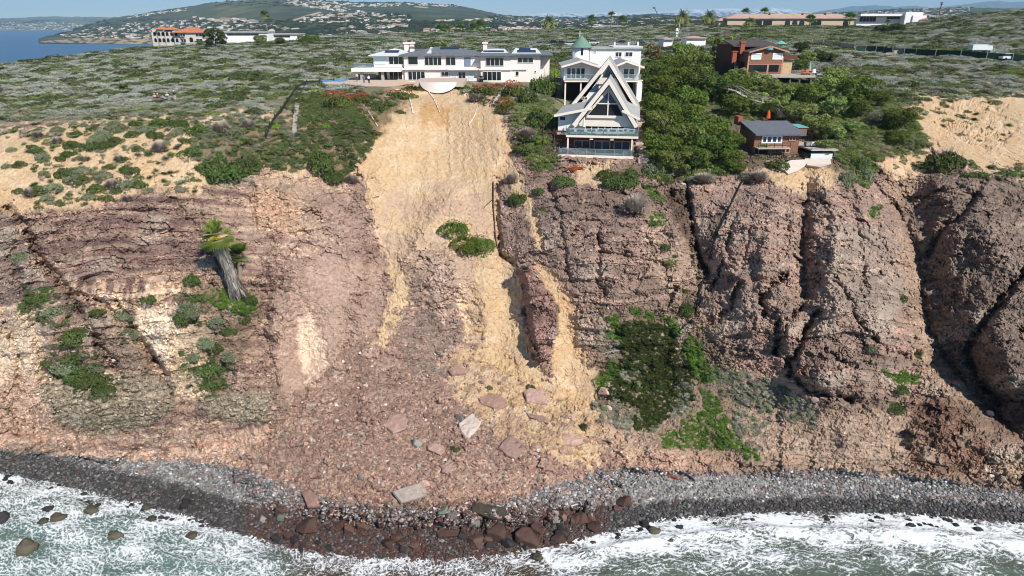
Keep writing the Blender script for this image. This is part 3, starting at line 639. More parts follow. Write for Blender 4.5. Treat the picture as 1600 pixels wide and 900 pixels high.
def colB(px, py, tt, X, D_):
    c = np.zeros(px.shape + (3,)); c[:] = alb(74, 84, 70)
    n_ = fbm(X / 260, D_ / 400, 4, 75); g = sstep(-.1, .25, n_)[..., None] * .7
    c = c * (1 - g) + alb(98, 106, 80) * g
    g = (sstep(250, 330, px) * sstep(470, 380, px) * sstep(.35, .6, tt))[..., None] * .5 * sstep(-.1, .3, -n_)[..., None]; c = c * (1 - g) + alb(140, 142, 96) * g
    cl = (sstep(260, 225, px) * sstep(.42, .30, tt) * sstep(-.3, .15, fbm(px / 10, py / 4, 3, 76)))[..., None] * .85
    c = c * (1 - cl) + alb(186, 164, 132) * cl
    d = seg_dist(px, py, [(452, 33), (470, 27), (500, 20)]); s = sstep(2.0, 1.0, d)[..., None]; c = c * (1 - s) + alb(196, 176, 150) * s
    d = seg_dist(px, py, [(648, 10), (668, 12)]); s = sstep(1.2, .5, d)[..., None]; return c * (1 - s) + alb(200, 180, 150) * s
hill('town_hill', [(60, 64), (66, 58), (74, 56), (92, 54), (108, 49), (130, 42), (150, 36), (165, 31), (180, 27), (205, 24), (240, 18), (300, 9), (330, 4), (370, 1), (420, -2), (480, -1), (560, 3), (640, 4), (700, 7), (735, 12), (765, 19), (790, 24), (850, 27), (920, 28), (960, 25), (1000, 23), (1025, 21), (1060, 25), (1130, 27), (1200, 26), (1250, 22), (1330, 19), (1380, 15), (1450, 13), (1500, 11), (1600, 14), (1800, 14)],
     [(60, 66.5), (100, 67.2), (240, 69.5), (400, 70), (480, 66), (700, 60), (900, 56), (1100, 48), (1300, 52), (1800, 52)],
     [(60, 2550), (240, 2450), (420, 1500), (700, 1300), (1200, 1300), (1800, 1500)], [(60, 2900), (200, 4600), (370, 4400), (700, 4800), (900, 5200), (1500, 3800), (1800, 3500)], colB, n=620, rows=110, rough_=5)
def colM(px, py, tt, X, D_):
    c = np.zeros(px.shape + (3,)); c[:] = alb(92, 100, 96); return c
hill('blue_range', [(1270, 19), (1300, 15), (1330, 10), (1365, 8), (1385, 9), (1400, 11), (1430, 9), (1455, 12), (1480, 10), (1510, 6), (1535, 3), (1562, 1), (1580, 4), (1600, 2), (1700, 5), (1900, 10)], [(1270, 36), (1900, 36)], 15000, 19000, colM, n=200, rows=20, rough_=30)
def colS(px, py, tt, X, D_):
    c = np.zeros(px.shape + (3,)); c[:] = alb(150, 160, 170); s = sstep(.45, .8, tt + .4 * perlin(px / 8, py / 3, 77))[..., None]; return c * (1 - s) + np.array([.85, .86, .88]) * s
hill('snow_range', [(800, 26), (830, 22), (860, 20), (880, 19), (905, 22), (960, 19), (1000, 20), (1060, 16), (1100, 14), (1140, 13), (1190, 15), (1205, 12), (1230, 14), (1265, 20), (1285, 26)], [(800, 36), (1285, 36)], 23500, 26000, colS, n=240, rows=24, rough_=80)
# haze of the sea air
def make_haze(dens=5.5e-5):
    me = bpy.data.meshes.new('haze'); bm = bmesh.new(); bmesh.ops.create_cube(bm, size=1); bm.to_mesh(me); bm.free()
    o = link(bpy.data.objects.new('haze', me)); o.scale = (40000, 28000, 1100); o.location = (0, 13500, 1100 / 2 - 9); tag(o, kind='stuff')
    m = bpy.data.materials.new('haze'); m.use_nodes = True; t = m.node_tree; t.nodes.remove(t.nodes['Principled BSDF'])
    v = t.nodes.new('ShaderNodeVolumePrincipled'); v.inputs['Density'].default_value = dens; v.inputs['Color'].default_value = (.48, .76, 1, 1); v.inputs['Anisotropy'].default_value = 0
    t.links.new(v.outputs[0], t.nodes['Material Output'].inputs['Volume']); me.materials.append(m)
make_haze()
# ------------------------------------------------------------------ foliage
def foliage_mat(name, rgb=None, rough=.75, spec=.15):
    m, t, b = node_mat(name); L = t.links.new; N = t.nodes.new
    b.inputs['Roughness'].default_value = rough; b.inputs['Specular IOR Level'].default_value = spec
    lv = N('ShaderNodeAttribute'); lv.attribute_name = 'lv'
    vm = N('ShaderNodeVectorMath'); vm.operation = 'SCALE'
    if rgb is None:
        a = N('ShaderNodeAttribute'); a.attribute_name = 'icol'; a.attribute_type = 'INSTANCER'; L(a.outputs['Color'], vm.inputs[0])
    else:
        hs = N('ShaderNodeHueSaturation'); hs.inputs['Color'].default_value = list(alb(*rgb)) + [1]
        oi = N('ShaderNodeObjectInfo'); mr = N('ShaderNodeMapRange'); mr.inputs[3].default_value = .82; mr.inputs[4].default_value = 1.2
        L(oi.outputs['Random'], mr.inputs[0]); L(mr.outputs[0], hs.inputs['Value'])
        m2 = N('ShaderNodeMapRange'); m2.inputs[3].default_value = .485; m2.inputs[4].default_value = .515; L(oi.outputs['Random'], m2.inputs[0]); L(m2.outputs[0], hs.inputs['Hue'])
        L(hs.outputs[0], vm.inputs[0])
    L(lv.outputs['Fac'], vm.inputs['Scale']); L(vm.outputs[0], b.inputs['Base Color'])
    return m
def leaf_quads(P_, Nn, size, r_, tilt=.7, aspect=.6, updir=None):
    n = len(P_); Nn = Nn + tilt * r_.normal(size=(n, 3)); Nn /= np.linalg.norm(Nn, axis=1)[:, None] + 1e-9
    a = np.cross(Nn, r_.normal(size=(n, 3)) if updir is None else np.asarray(updir) + .5 * r_.normal(size=(n, 3))); a /= np.linalg.norm(a, axis=1)[:, None] + 1e-9
    b = np.cross(Nn, a); s = (size * r_.uniform(.6, 1.35, n))[:, None]
    v = np.stack([P_ - a * s * aspect - b * s * .2, P_ - b * s, P_ + a * s * aspect + b * s * .1, P_ + b * s * 1.1], 1).reshape(-1, 3)
    return v, np.arange(4 * n).reshape(n, 4)
def dome_points(n, r_, lumps, flat=.75, floor=-.2):
    """points on the upper shells of several lumps"""
    k = r_.integers(0, len(lumps), n * 2); L = np.array(lumps)[k]
    d = r_.normal(size=(n * 2, 3)); d /= np.linalg.norm(d, axis=1)[:, None]; d[:, 2] = np.abs(d[:, 2]) * np.where(r_.random(n * 2) < .22, -1, 1)
    rad = L[:, 3:4] * (1 - .22 * r_.random((n * 2, 1)) ** 2)
    p = L[:, :3] + d * rad * np.array([1, 1, flat])
    ins = np.zeros(len(p), bool)
    for l in lumps:
        q = (p - np.array(l[:3])) / np.array([1, 1, flat]); ins |= np.linalg.norm(q, axis=1) < l[3] * .72
    ok = (~ins) & (p[:, 2] > floor); return p[ok][:n], d[ok][:n]
def bush_mesh(name, seed, n, size, mt, lumps=7, flat=.7, twigs=0, tilt=.7, aspect=.6):
    r_ = np.random.default_rng(seed)
    L = [(0, 0, .12, .62)] + [(math.cos(a) * q, math.sin(a) * q, r_.uniform(-.02, .2), r_.uniform(.26, .44)) for a, q in zip(r_.uniform(0, 6.28, lumps), r_.uniform(.3, .68, lumps))]
    p, d = dome_points(n, r_, L, flat); v, f = leaf_quads(p, d, size, r_, tilt, aspect)
    lv = np.repeat(r_.uniform(.7, 1.3, len(p)), 4)
    if twigs:
        a = r_.uniform(0, 6.28, twigs); e = r_.uniform(.2, 1.3, twigs); ln = r_.uniform(.6, 1.05, twigs)
        q = np.stack([np.cos(a) * np.cos(e), np.sin(a) * np.cos(e), np.sin(e) * .75], 1) * ln[:, None]
        o = np.stack([-np.sin(a), np.cos(a), 0 * a], 1) * .02; s0 = q * .1
        tv = np.stack([s0 - o, s0 + o, q + o * .3, q - o * .3], 1).reshape(-1, 3); v = np.concatenate([v, tv]); f = np.concatenate([f, len(p) * 4 + np.arange(4 * twigs).reshape(-1, 4)])
        lv = np.concatenate([lv, np.full(4 * twigs, 1.2)])
    return np_mesh(name, v, f, mt, False, attrs={'lv': lv})
IM = foliage_mat('scrub_leaf')
def proto_coll(name, meshes):
    c = bpy.data.collections.new(name)
    for i, me in enumerate(meshes):
        c.objects.link(bpy.data.objects.new('%s_%02d' % (name, i), me))
    return c
SCRUB = proto_coll('scrub_kinds', [bush_mesh('scrub', 100 + i, 420, .085, IM, 8, .62, 20) for i in range(5)] + [bush_mesh('twiggy_scrub', 120 + i, 60, .06, IM, 7, .6, 420) for i in range(2)])
def instancer(name, coll, pts, rot, scl, idx, colr, label=None, kind='stuff'):
    me = bpy.data.meshes.new(name); n = len(pts); me.vertices.add(n); me.vertices.foreach_set('co', np.asarray(pts, np.float32).ravel())
    for an, ty, dat, key in (('rot', 'FLOAT_VECTOR', rot, 'vector'), ('scl', 'FLOAT_VECTOR', scl, 'vector'), ('idx', 'INT', idx, 'value')):
        a = me.attributes.new(an, ty, 'POINT'); a.data.foreach_set(key, np.asarray(dat).ravel().astype(np.int32 if ty == 'INT' else np.float32))
    a = me.attributes.new('icol', 'FLOAT_COLOR', 'POINT'); cc = np.ones((n, 4), np.float32); cc[:, :3] = colr; a.data.foreach_set('color', cc.ravel())
    o = link(bpy.data.objects.new(name, me)); tag(o, kind=kind)
    if label: o['label'] = label
    g = bpy.data.node_groups.new(name + '_scatter', 'GeometryNodeTree')
    g.interface.new_socket('Geometry', in_out='INPUT', socket_type='NodeSocketGeometry'); g.interface.new_socket('Geometry', in_out='OUTPUT', socket_type='NodeSocketGeometry')
    N = g.nodes.new; L = g.links.new; gi = N('NodeGroupInput'); go = N('NodeGroupOutput'); ip = N('GeometryNodeInstanceOnPoints'); ci = N('GeometryNodeCollectionInfo')
    ci.inputs['Collection'].default_value = coll; ci.inputs['Separate Children'].default_value = True; ci.inputs['Reset Children'].default_value = True
    def na(nm, ty):
        a = N('GeometryNodeInputNamedAttribute'); a.data_type = ty; a.inputs['Name'].default_value = nm; return a.outputs[0]
    L(gi.outputs[0], ip.inputs['Points']); L(ci.outputs[0], ip.inputs['Instance']); ip.inputs['Pick Instance'].default_value = True
    L(na('idx', 'INT'), ip.inputs['Instance Index']); L(na('scl', 'FLOAT_VECTOR'), ip.inputs['Scale'])
    e2r = N('FunctionNodeEulerToRotation'); L(na('rot', 'FLOAT_VECTOR'), e2r.inputs[0]); L(e2r.outputs[0], ip.inputs['Rotation'])
    L(ip.outputs[0], go.inputs[0]); md = o.modifiers.new('scatter', 'NODES'); md.node_group = g
    return o
POS = np.stack([Xfin, Dfin, Zfin], -1)
_di = np.diff(POS, axis=0)[:, :-1]; _dj = np.diff(POS, axis=1)[:-1]
AREA = np.linalg.norm(np.cross(_di, _dj), axis=-1)
def sample(dens, seed, cap=200000):
    r_ = np.random.default_rng(seed); wgt = (AREA * dens[:-1, :-1]).ravel(); tot = wgt.sum(); n = int(min(tot, cap))
    k = np.searchsorted(np.cumsum(wgt) / tot, r_.random(n)); i, j = np.unravel_index(np.clip(k, 0, wgt.size - 1), AREA.shape)
    a, b = r_.random((2, n)); p = POS[i, j] + _di[i, j] * a[:, None] + _dj[i, j] * b[:, None]
    return p, i, j, r_
def poly_px(pts): return inside(PXf, PYf, pts).astype(f32)
# scrub over the plateau
noscrub = np.maximum.reduce([poly_px([(548, 100), (870, 96), (870, 132), (700, 142), (540, 136)]), poly_px([(862, 95), (1012, 95), (1012, 270), (862, 270)]), poly_px([(1008, 96), (1150, 100), (1300, 122), (1400, 180), (1330, 270), (1008, 270)]),
                            poly([(300, 240), (400, 205), (440, 150), (560, 140), (620, 140), (560, 280), (310, 290)], 2, 3), (sand * (1 - plateau)).astype(f32)])
Dn = D0f
dens_p = plateau * (1 - noscrub) * np.interp(Dn, [100, 200, 260, 700], [.6, .45, .28, .11]).astype(f32) * (1 - .92 * np.clip(sandpatch * 2.5, 0, 1)) * (1 - .9 * hollow) * (1 - .85 * poly([(1440, 150), (1600, 145), (1750, 150), (1750, 282), (1600, 276), (1520, 262), (1450, 215), (1425, 180)], 5, 8))
p, i, j, r_ = sample(dens_p, 201)
X_, Y_ = p[:, 0].astype(f32), p[:, 1].astype(f32)
gn = fbm(X_ / 22, Y_ / 15, 3, 81) + .16 * r_.normal(size=len(p)); g2 = perlin(X_ / 7, Y_ / 7, 82); pxp = PX[i, j]; pyp = PY[i, j]
idx0 = r_.integers(0, 7, len(p)); sage = alb(168, 172, 158); grn = alb(112, 124, 74); dk = alb(80, 92, 54); brn = alb(132, 124, 108); lime = alb(128, 142, 76)
t_g = np.clip((gn - .05) / .12, 0, 1)[:, None]; colr = sage * (1 - t_g) + grn * t_g
k_ = (r_.random(len(p)) < .14); colr[k_] = dk
k_ = (r_.random(len(p)) < .10); colr[k_] = brn
k_ = (g2 > .45) & (gn > 0); colr[k_] = lime
nearg = sstep(150, 200, pyp)[:, None] * (pxp < 560)[:, None] * .6; colr = colr * (1 - nearg) + alb(116, 124, 84) * nearg
rg = (sstep(1080, 1180, pxp) * sstep(1460, 1400, pxp) * sstep(90, 60, pyp))[:, None] * .5; colr = colr * (1 - rg) + grn * rg
colr = colr * r_.uniform(.82, 1.2, (len(p), 1))
sz = np.interp(Y_, [100, 200, 300, 700], [.8, 1.15, 1.75, 3.4]) * r_.lognormal(0, .4, len(p))
sz = np.minimum(sz, 1.7 * np.interp(Y_, [100, 200, 300, 700], [.8, 1.15, 1.75, 3.4])); bigg = (gn > .05) & (idx0 < 5) & (r_.random(len(p)) < .15); sz[bigg] *= 1.6; colr[bigg] = dk * 1.05
scl = np.stack([sz * r_.uniform(.9, 1.5, len(p)), sz, sz * r_.uniform(.7, 1.05, len(p)) * np.interp(Y_, [200, 400], [1, .55])], -1)
rot = np.stack([0 * sz, 0 * sz, r_.uniform(0, 6.28, len(p)) * .2 - .3], -1)
idx = idx0; idx = np.where((idx > 4) & (r_.random(len(p)) < .5), 0, idx)
instancer('coastal_scrub', SCRUB, p - [0, 0, .1], rot, scl, idx, colr, 'low grey green sage scrub covering the headland plateau')
print('scrub', len(p))
# small stuff on the slopes: sprigs on sand, creeping green mats
def cover(name, label, dens, colors, smin, smax, seed, flat=.7, kinds=(0, 5), cap=60000, sink=.05):
    p, i, j, r_ = sample(dens, seed, cap); n = len(p)
    cs = np.array(colors)[r_.integers(0, len(colors), n)] * r_.uniform(.8, 1.2, (n, 1)); sz = r_.uniform(smin, smax, n)
    scl = np.stack([sz, sz, sz * flat], -1); rot = np.stack([r_.normal(0, .2, n) + .35, r_.normal(0, .2, n), r_.uniform(0, 6.28, n)], -1)
    rot[:, 2] *= .15
    instancer(name, SCRUB, p - [0, 0, sink], rot, scl, r_.integers(kinds[0], kinds[1], n), cs, label); print(name, n)
brk = sstep(-.15, .15, fbm(PXf / 9, PYf / 8, 3, 91)); brk2 = sstep(.0, .25, fbm(PXf / 6, PYf / 6, 3, 92))
darkmat = poly([(965, 503), (1000, 500), (1040, 508), (1058, 530), (1060, 560), (1080, 590), (1084, 622), (1050, 645), (1010, 676), (985, 660), (1000, 640), (960, 620), (938, 618), (950, 600), (975, 560), (972, 530)], 2, 5)
cover('creeping_mat', 'dark green creeping mat hanging on the lower bluff between two bright patches', darkmat * 9 * (.6 + .4 * brk), [alb(60, 72, 30), alb(70, 82, 34), alb(52, 62, 30)], .4, .7, 301, .4)
brightm = np.maximum.reduce([poly([(1075, 520), (1092, 530), (1098, 560), (1120, 575), (1128, 590), (1100, 597), (1080, 580), (1064, 548)], 2, 4), poly([(1102, 602), (1120, 615), (1130, 640), (1150, 665), (1146, 698), (1120, 702), (1080, 700), (1040, 700), (1030, 680), (1075, 655), (1095, 635)], 2, 4),
    poly([(1150, 672), (1170, 690), (1186, 716), (1170, 724), (1160, 706), (1130, 684)], 2, 3), poly([(946, 490), (966, 486), (972, 520), (974, 537), (955, 532), (950, 505)], 2, 4), poly([(950, 560), (974, 572), (960, 592), (935, 610), (930, 590), (945, 575)], 2, 4), poly([(985, 480), (1020, 482), (1022, 500), (990, 500)], 2, 4) * .5,
    poly([(1025, 483), (1050, 495), (1062, 520), (1046, 515)], 2, 4), poly([(318, 455), (340, 450), (395, 458), (400, 482), (388, 490), (350, 482), (322, 474)], 2, 4), poly([(1005, 280), (1030, 300), (1040, 315), (1020, 312), (1010, 300)], 2, 3), poly([(1020, 330), (1035, 335), (1042, 352), (1012, 352)], 2, 3),
    poly([(1375, 575), (1430, 580), (1440, 600), (1400, 605)], 2, 4) * .7, poly([(1360, 322), (1375, 320), (1370, 345), (1355, 338)], 2, 3) * .8])
cover('ice_plant_mat', 'bright green ice plant mats spread on the lower bluff', brightm * 9 * (.4 + .6 * brk), [alb(84, 118, 38), alb(94, 128, 42), alb(74, 106, 38)], .35, .6, 302, .35)
greym = np.maximum.reduce([poly([(1110, 572), (1180, 585), (1230, 610), (1280, 640), (1275, 672), (1220, 650), (1150, 625), (1115, 600)], 3, 6), poly([(975, 560), (1000, 565), (1000, 600), (965, 600)], 3, 5), poly([(925, 630), (960, 625), (1000, 650), (985, 680), (940, 655)], 3, 5), poly([(1060, 590), (1084, 600), (1080, 640), (1020, 665), (1000, 690), (1050, 650)], 3, 5),
    poly([(330, 285), (310, 262), (330, 250), (400, 262), (396, 290)], 3, 5) * .5, poly([(940, 500), (970, 540), (960, 570), (925, 540)], 4, 6) * .5, poly([(1140, 640), (1200, 650), (1180, 700), (1150, 690)], 4, 6) * .6])
cover('dry_brush', 'grey dry brush clinging among the green mats', greym * 7 * (.4 + .6 * brk), [alb(168, 168, 146), alb(150, 146, 134), alb(138, 146, 108)], .35, .65, 303, .6, (3, 7))
brk3 = sstep(-.05, .2, fbm(PXf / 15, PYf / 9, 3, 93))
lslope = sand * (1 - plateau) * poly([(36, 205), (330, 180), (470, 190), (400, 280), (240, 310), (60, 325)], 6, 8)
sprig = lslope * (.5 * brk2 + .6 * brk3) + np.maximum(cliffrock * .03, 0) * brk2 + poly([(930, 620), (1600, 600), (1600, 745), (930, 745)], 10, 8) * .22 * brk2 + hollow * .25 * brk2 + \
    poly([(1140, 690), (1540, 680), (1540, 745), (1140, 740)], 8, 8) * .8 * brk2
cover('low_sprigs', 'small scattered sprigs on sand and rock', sprig, [alb(110, 122, 66), alb(140, 138, 110), alb(92, 104, 56), alb(150, 138, 100)], .14, .34, 304, .7, (0, 7))
thick = np.maximum.reduce([poly([(1008, 180), (1060, 150), (1200, 120), (1260, 110), (1330, 140), (1440, 180), (1440, 235), (1375, 250), (1345, 300), (1318, 262), (1300, 240), (1240, 190), (1170, 195), (1160, 262), (1070, 284), (1010, 272)], 3, 6),
    poly([(1008, 96), (1260, 100), (1330, 140), (1200, 150), (1010, 180)], 3, 6), poly([(790, 150), (862, 135), (872, 262), (845, 268), (812, 240), (800, 200)], 3, 5) * .9])
thick = thick * (1 - poly_px([(1140, 186), (1262, 186), (1310, 262), (1140, 262)])) * (1 - poly_px([(1140, 60), (1290, 60), (1290, 126), (1140, 118)]))
cover('hillside_thicket', 'dense green understorey between the trees on the slope', thick * 1.1, [alb(112, 128, 66), alb(98, 116, 56), alb(140, 144, 108), alb(122, 138, 70)], .7, 1.3, 305, .8)
hed = poly([(470, 165), (500, 150), (560, 176), (590, 210), (560, 250), (535, 285), (500, 262), (470, 262), (400, 262), (395, 240), (440, 208), (462, 212)], 3, 5)
cover('slope_planting', 'dark green shrubs planted thickly on the slope left of the slide', hed * 1.6, [alb(92, 106, 62), alb(100, 114, 66), alb(84, 98, 56)], .6, 1.0, 306, .7)
cover('slope_scrub', 'grey green scrub thickening over the tan slope above the left bluff', lslope * (brk3 * 1.0 + .12) + poly([(290, 196), (470, 185), (470, 262), (400, 262), (310, 262)], 4, 6) * 1.2 + poly([(-100, 190), (60, 200), (250, 178), (440, 172), (460, 192), (300, 205), (60, 222), (-100, 215)], 3, 8) * .5, [alb(128, 134, 104), alb(104, 116, 70), alb(92, 104, 58), alb(140, 134, 116)], .5, 1.05, 307, .7, (0, 7))
cover('bluff_scrub', 'dark scrub patches hanging on the lower left bluff face', np.maximum.reduce([poly([(40, 445), (80, 450), (112, 480), (112, 520), (70, 520), (35, 490)], 4, 7), poly([(80, 540), (120, 515), (160, 560), (178, 625), (140, 622), (80, 590)], 4, 7), poly([(275, 460), (300, 440), (330, 470), (320, 500), (280, 520)], 4, 6), poly([(290, 560), (350, 560), (365, 600), (330, 625), (295, 600)], 4, 7), poly([(180, 490), (215, 500), (212, 540), (185, 530)], 4, 6) * .6]) * 1.3 * (.25 + .75 * brk), [alb(86, 98, 62), alb(110, 116, 88), alb(76, 90, 52), alb(100, 108, 60)], .35, .8, 310, .8, (0, 6))
cover('dune_scrub', 'low scrub dotted over the eroded dunes on the right', hollow * brk3 * .22 + poly([(1350, 120), (1600, 118), (1750, 118), (1750, 165), (1600, 150), (1480, 160), (1440, 190), (1400, 170)], 4, 8) * .35 + poly([(1430, 180), (1460, 240), (1600, 262), (1600, 285), (1480, 272), (1400, 262)], 4, 8) * .4, [alb(118, 128, 82), alb(134, 136, 108), alb(96, 108, 62)], .5, 1.1, 308, .7, (0, 6))
cover('villa_planting', 'dark green planting around the villa terrace and slide head', poly([(440, 160), (470, 142), (540, 142), (590, 145), (640, 142), (600, 175), (560, 240), (540, 200), (470, 210)], 3, 5) * .9 + poly([(716, 134), (790, 132), (800, 160), (770, 170), (740, 156)], 2, 4) * 1.0 + poly([(840, 92), (880, 92), (880, 130), (860, 136)], 2, 4) * .6, [alb(86, 98, 54), alb(98, 110, 60), alb(76, 88, 48), alb(112, 118, 82)], .5, .95, 309, .7, (0, 5))
# ---- individually visible shrubs
def shrub_protos(name, rgb, seeds, n=1500, size=.055, flat=.66, twigs=60):
    mt = foliage_mat(name + '_leaf', rgb); return [bush_mesh(name, s, n, size, mt, 11, flat, twigs) for s in seeds]
SH = {'green': shrub_protos('green_shrub', (86, 102, 52), (401, 402, 403)), 'dark': shrub_protos('dark_shrub', (80, 96, 48), (411, 412, 413)), 'grey': shrub_protos('grey_shrub', (128, 136, 104), (421, 422, 423)),
      'bright': shrub_protos('bright_shrub', (128, 152, 58), (431, 432)), 'red': shrub_protos('red_flowering_shrub', (96, 104, 52), (441,)), 'twig': [bush_mesh('dry_shrub', 451 + i, 120, .05, foliage_mat('dry_twig', (168, 154, 142)), 9, .7, 1500) for i in range(2)]}
# red bloom: a share of the leaves near the top carries flowers
fm_ = mat('red_bloom', (190, 62, 36), .7, .2)
NSH = [0]
def shrub(px, py, rpx, kind, name, label, group=None, asp=1.0, hgt=1.0, cat='shrub'):
    g = ground(px, py); s = rpx * mpp(g); me = SH[kind][NSH[0] % len(SH[kind])]; NSH[0] += 1
    o = link(bpy.data.objects.new(name, me)); o.location = (g.x, g.y, g.z - .12 * s); o.scale = (s * asp, s * .9, s * hgt * 1.5); o.rotation_euler = (.12, 0, random.uniform(-.3, .3) + (3.14 if random.random() < .5 else 0))
    return tag(o, label, cat, group)
# slope on the far left
pts_l = [(30, 258), (12, 262), (52, 232), (60, 238), (68, 248), (90, 222), (112, 228), (70, 272), (96, 250), (100, 272), (128, 268), (132, 250), (142, 232), (150, 222), (166, 230), (180, 222), (160, 214), (186, 250), (172, 262), (160, 276), (200, 270), (218, 290), (198, 292), (176, 292), (150, 296), (140, 308), (184, 300), (214, 234), (260, 226), (250, 236), (130, 282), (116, 282),
         (106, 244), (120, 210), (90, 204), (60, 214), (206, 212), (226, 205), (240, 214), (60, 300), (76, 312), (48, 306), (30, 300), (270, 212), (290, 222), (300, 240), (232, 300), (200, 312), (170, 312), (20, 236), (282, 196), (312, 205), (330, 212), (346, 205), (148, 204), (180, 200), (210, 196), (250, 196), (370, 208), (388, 198), (300, 210), (86, 296)]
for k, (x, y) in enumerate(pts_l):
    kd = ['green', 'grey', 'dark', 'green', 'grey', 'twig'][(k * 7) % 6]
    shrub(x, y, random.uniform(8, 17), kd, 'coastal_shrub', 'grey green shrub rooted in the pale sand slope above the left bluff', 'shrubs on the sand slope above the left bluff', 1.25)
for k, (x, y, rr) in enumerate([(60, 470, 14), (85, 490, 13), (40, 480, 12), (75, 455, 9), (30, 405, 12), (112, 530, 16), (120, 522, 10), (95, 575, 16), (130, 590, 20), (145, 598, 16), (150, 575, 12), (110, 560, 14), (165, 612, 12), (203, 525, 10), (75, 568, 8), (30, 558, 6), (190, 495, 10), (232, 468, 10), (150, 490, 9)]):
    shrub(x, y, rr * 1.35, ['dark', 'grey', 'green'][k % 3], 'coastal_shrub', 'dark green shrub clinging to the face of the left bluff', 'shrubs on the face of the left bluff', 1.2)
for k, (x, y, rr) in enumerate([(293, 488, 16), (286, 498, 14), (300, 470, 12), (320, 538, 12), (335, 545, 11), (330, 580, 16), (312, 585, 12), (345, 600, 14), (325, 605, 14), (300, 560, 9), (285, 552, 6), (286, 570, 6), (355, 560, 10), (380, 500, 10), (360, 520, 10), (340, 505, 12), (300, 440, 12), (392, 470, 10)]):
    shrub(x, y, rr * 1.3, ['grey', 'green', 'dark'][k % 3], 'coastal_shrub', 'leafy shrub on the bluff face below the two palms', 'shrubs below the two palms', 1.15)
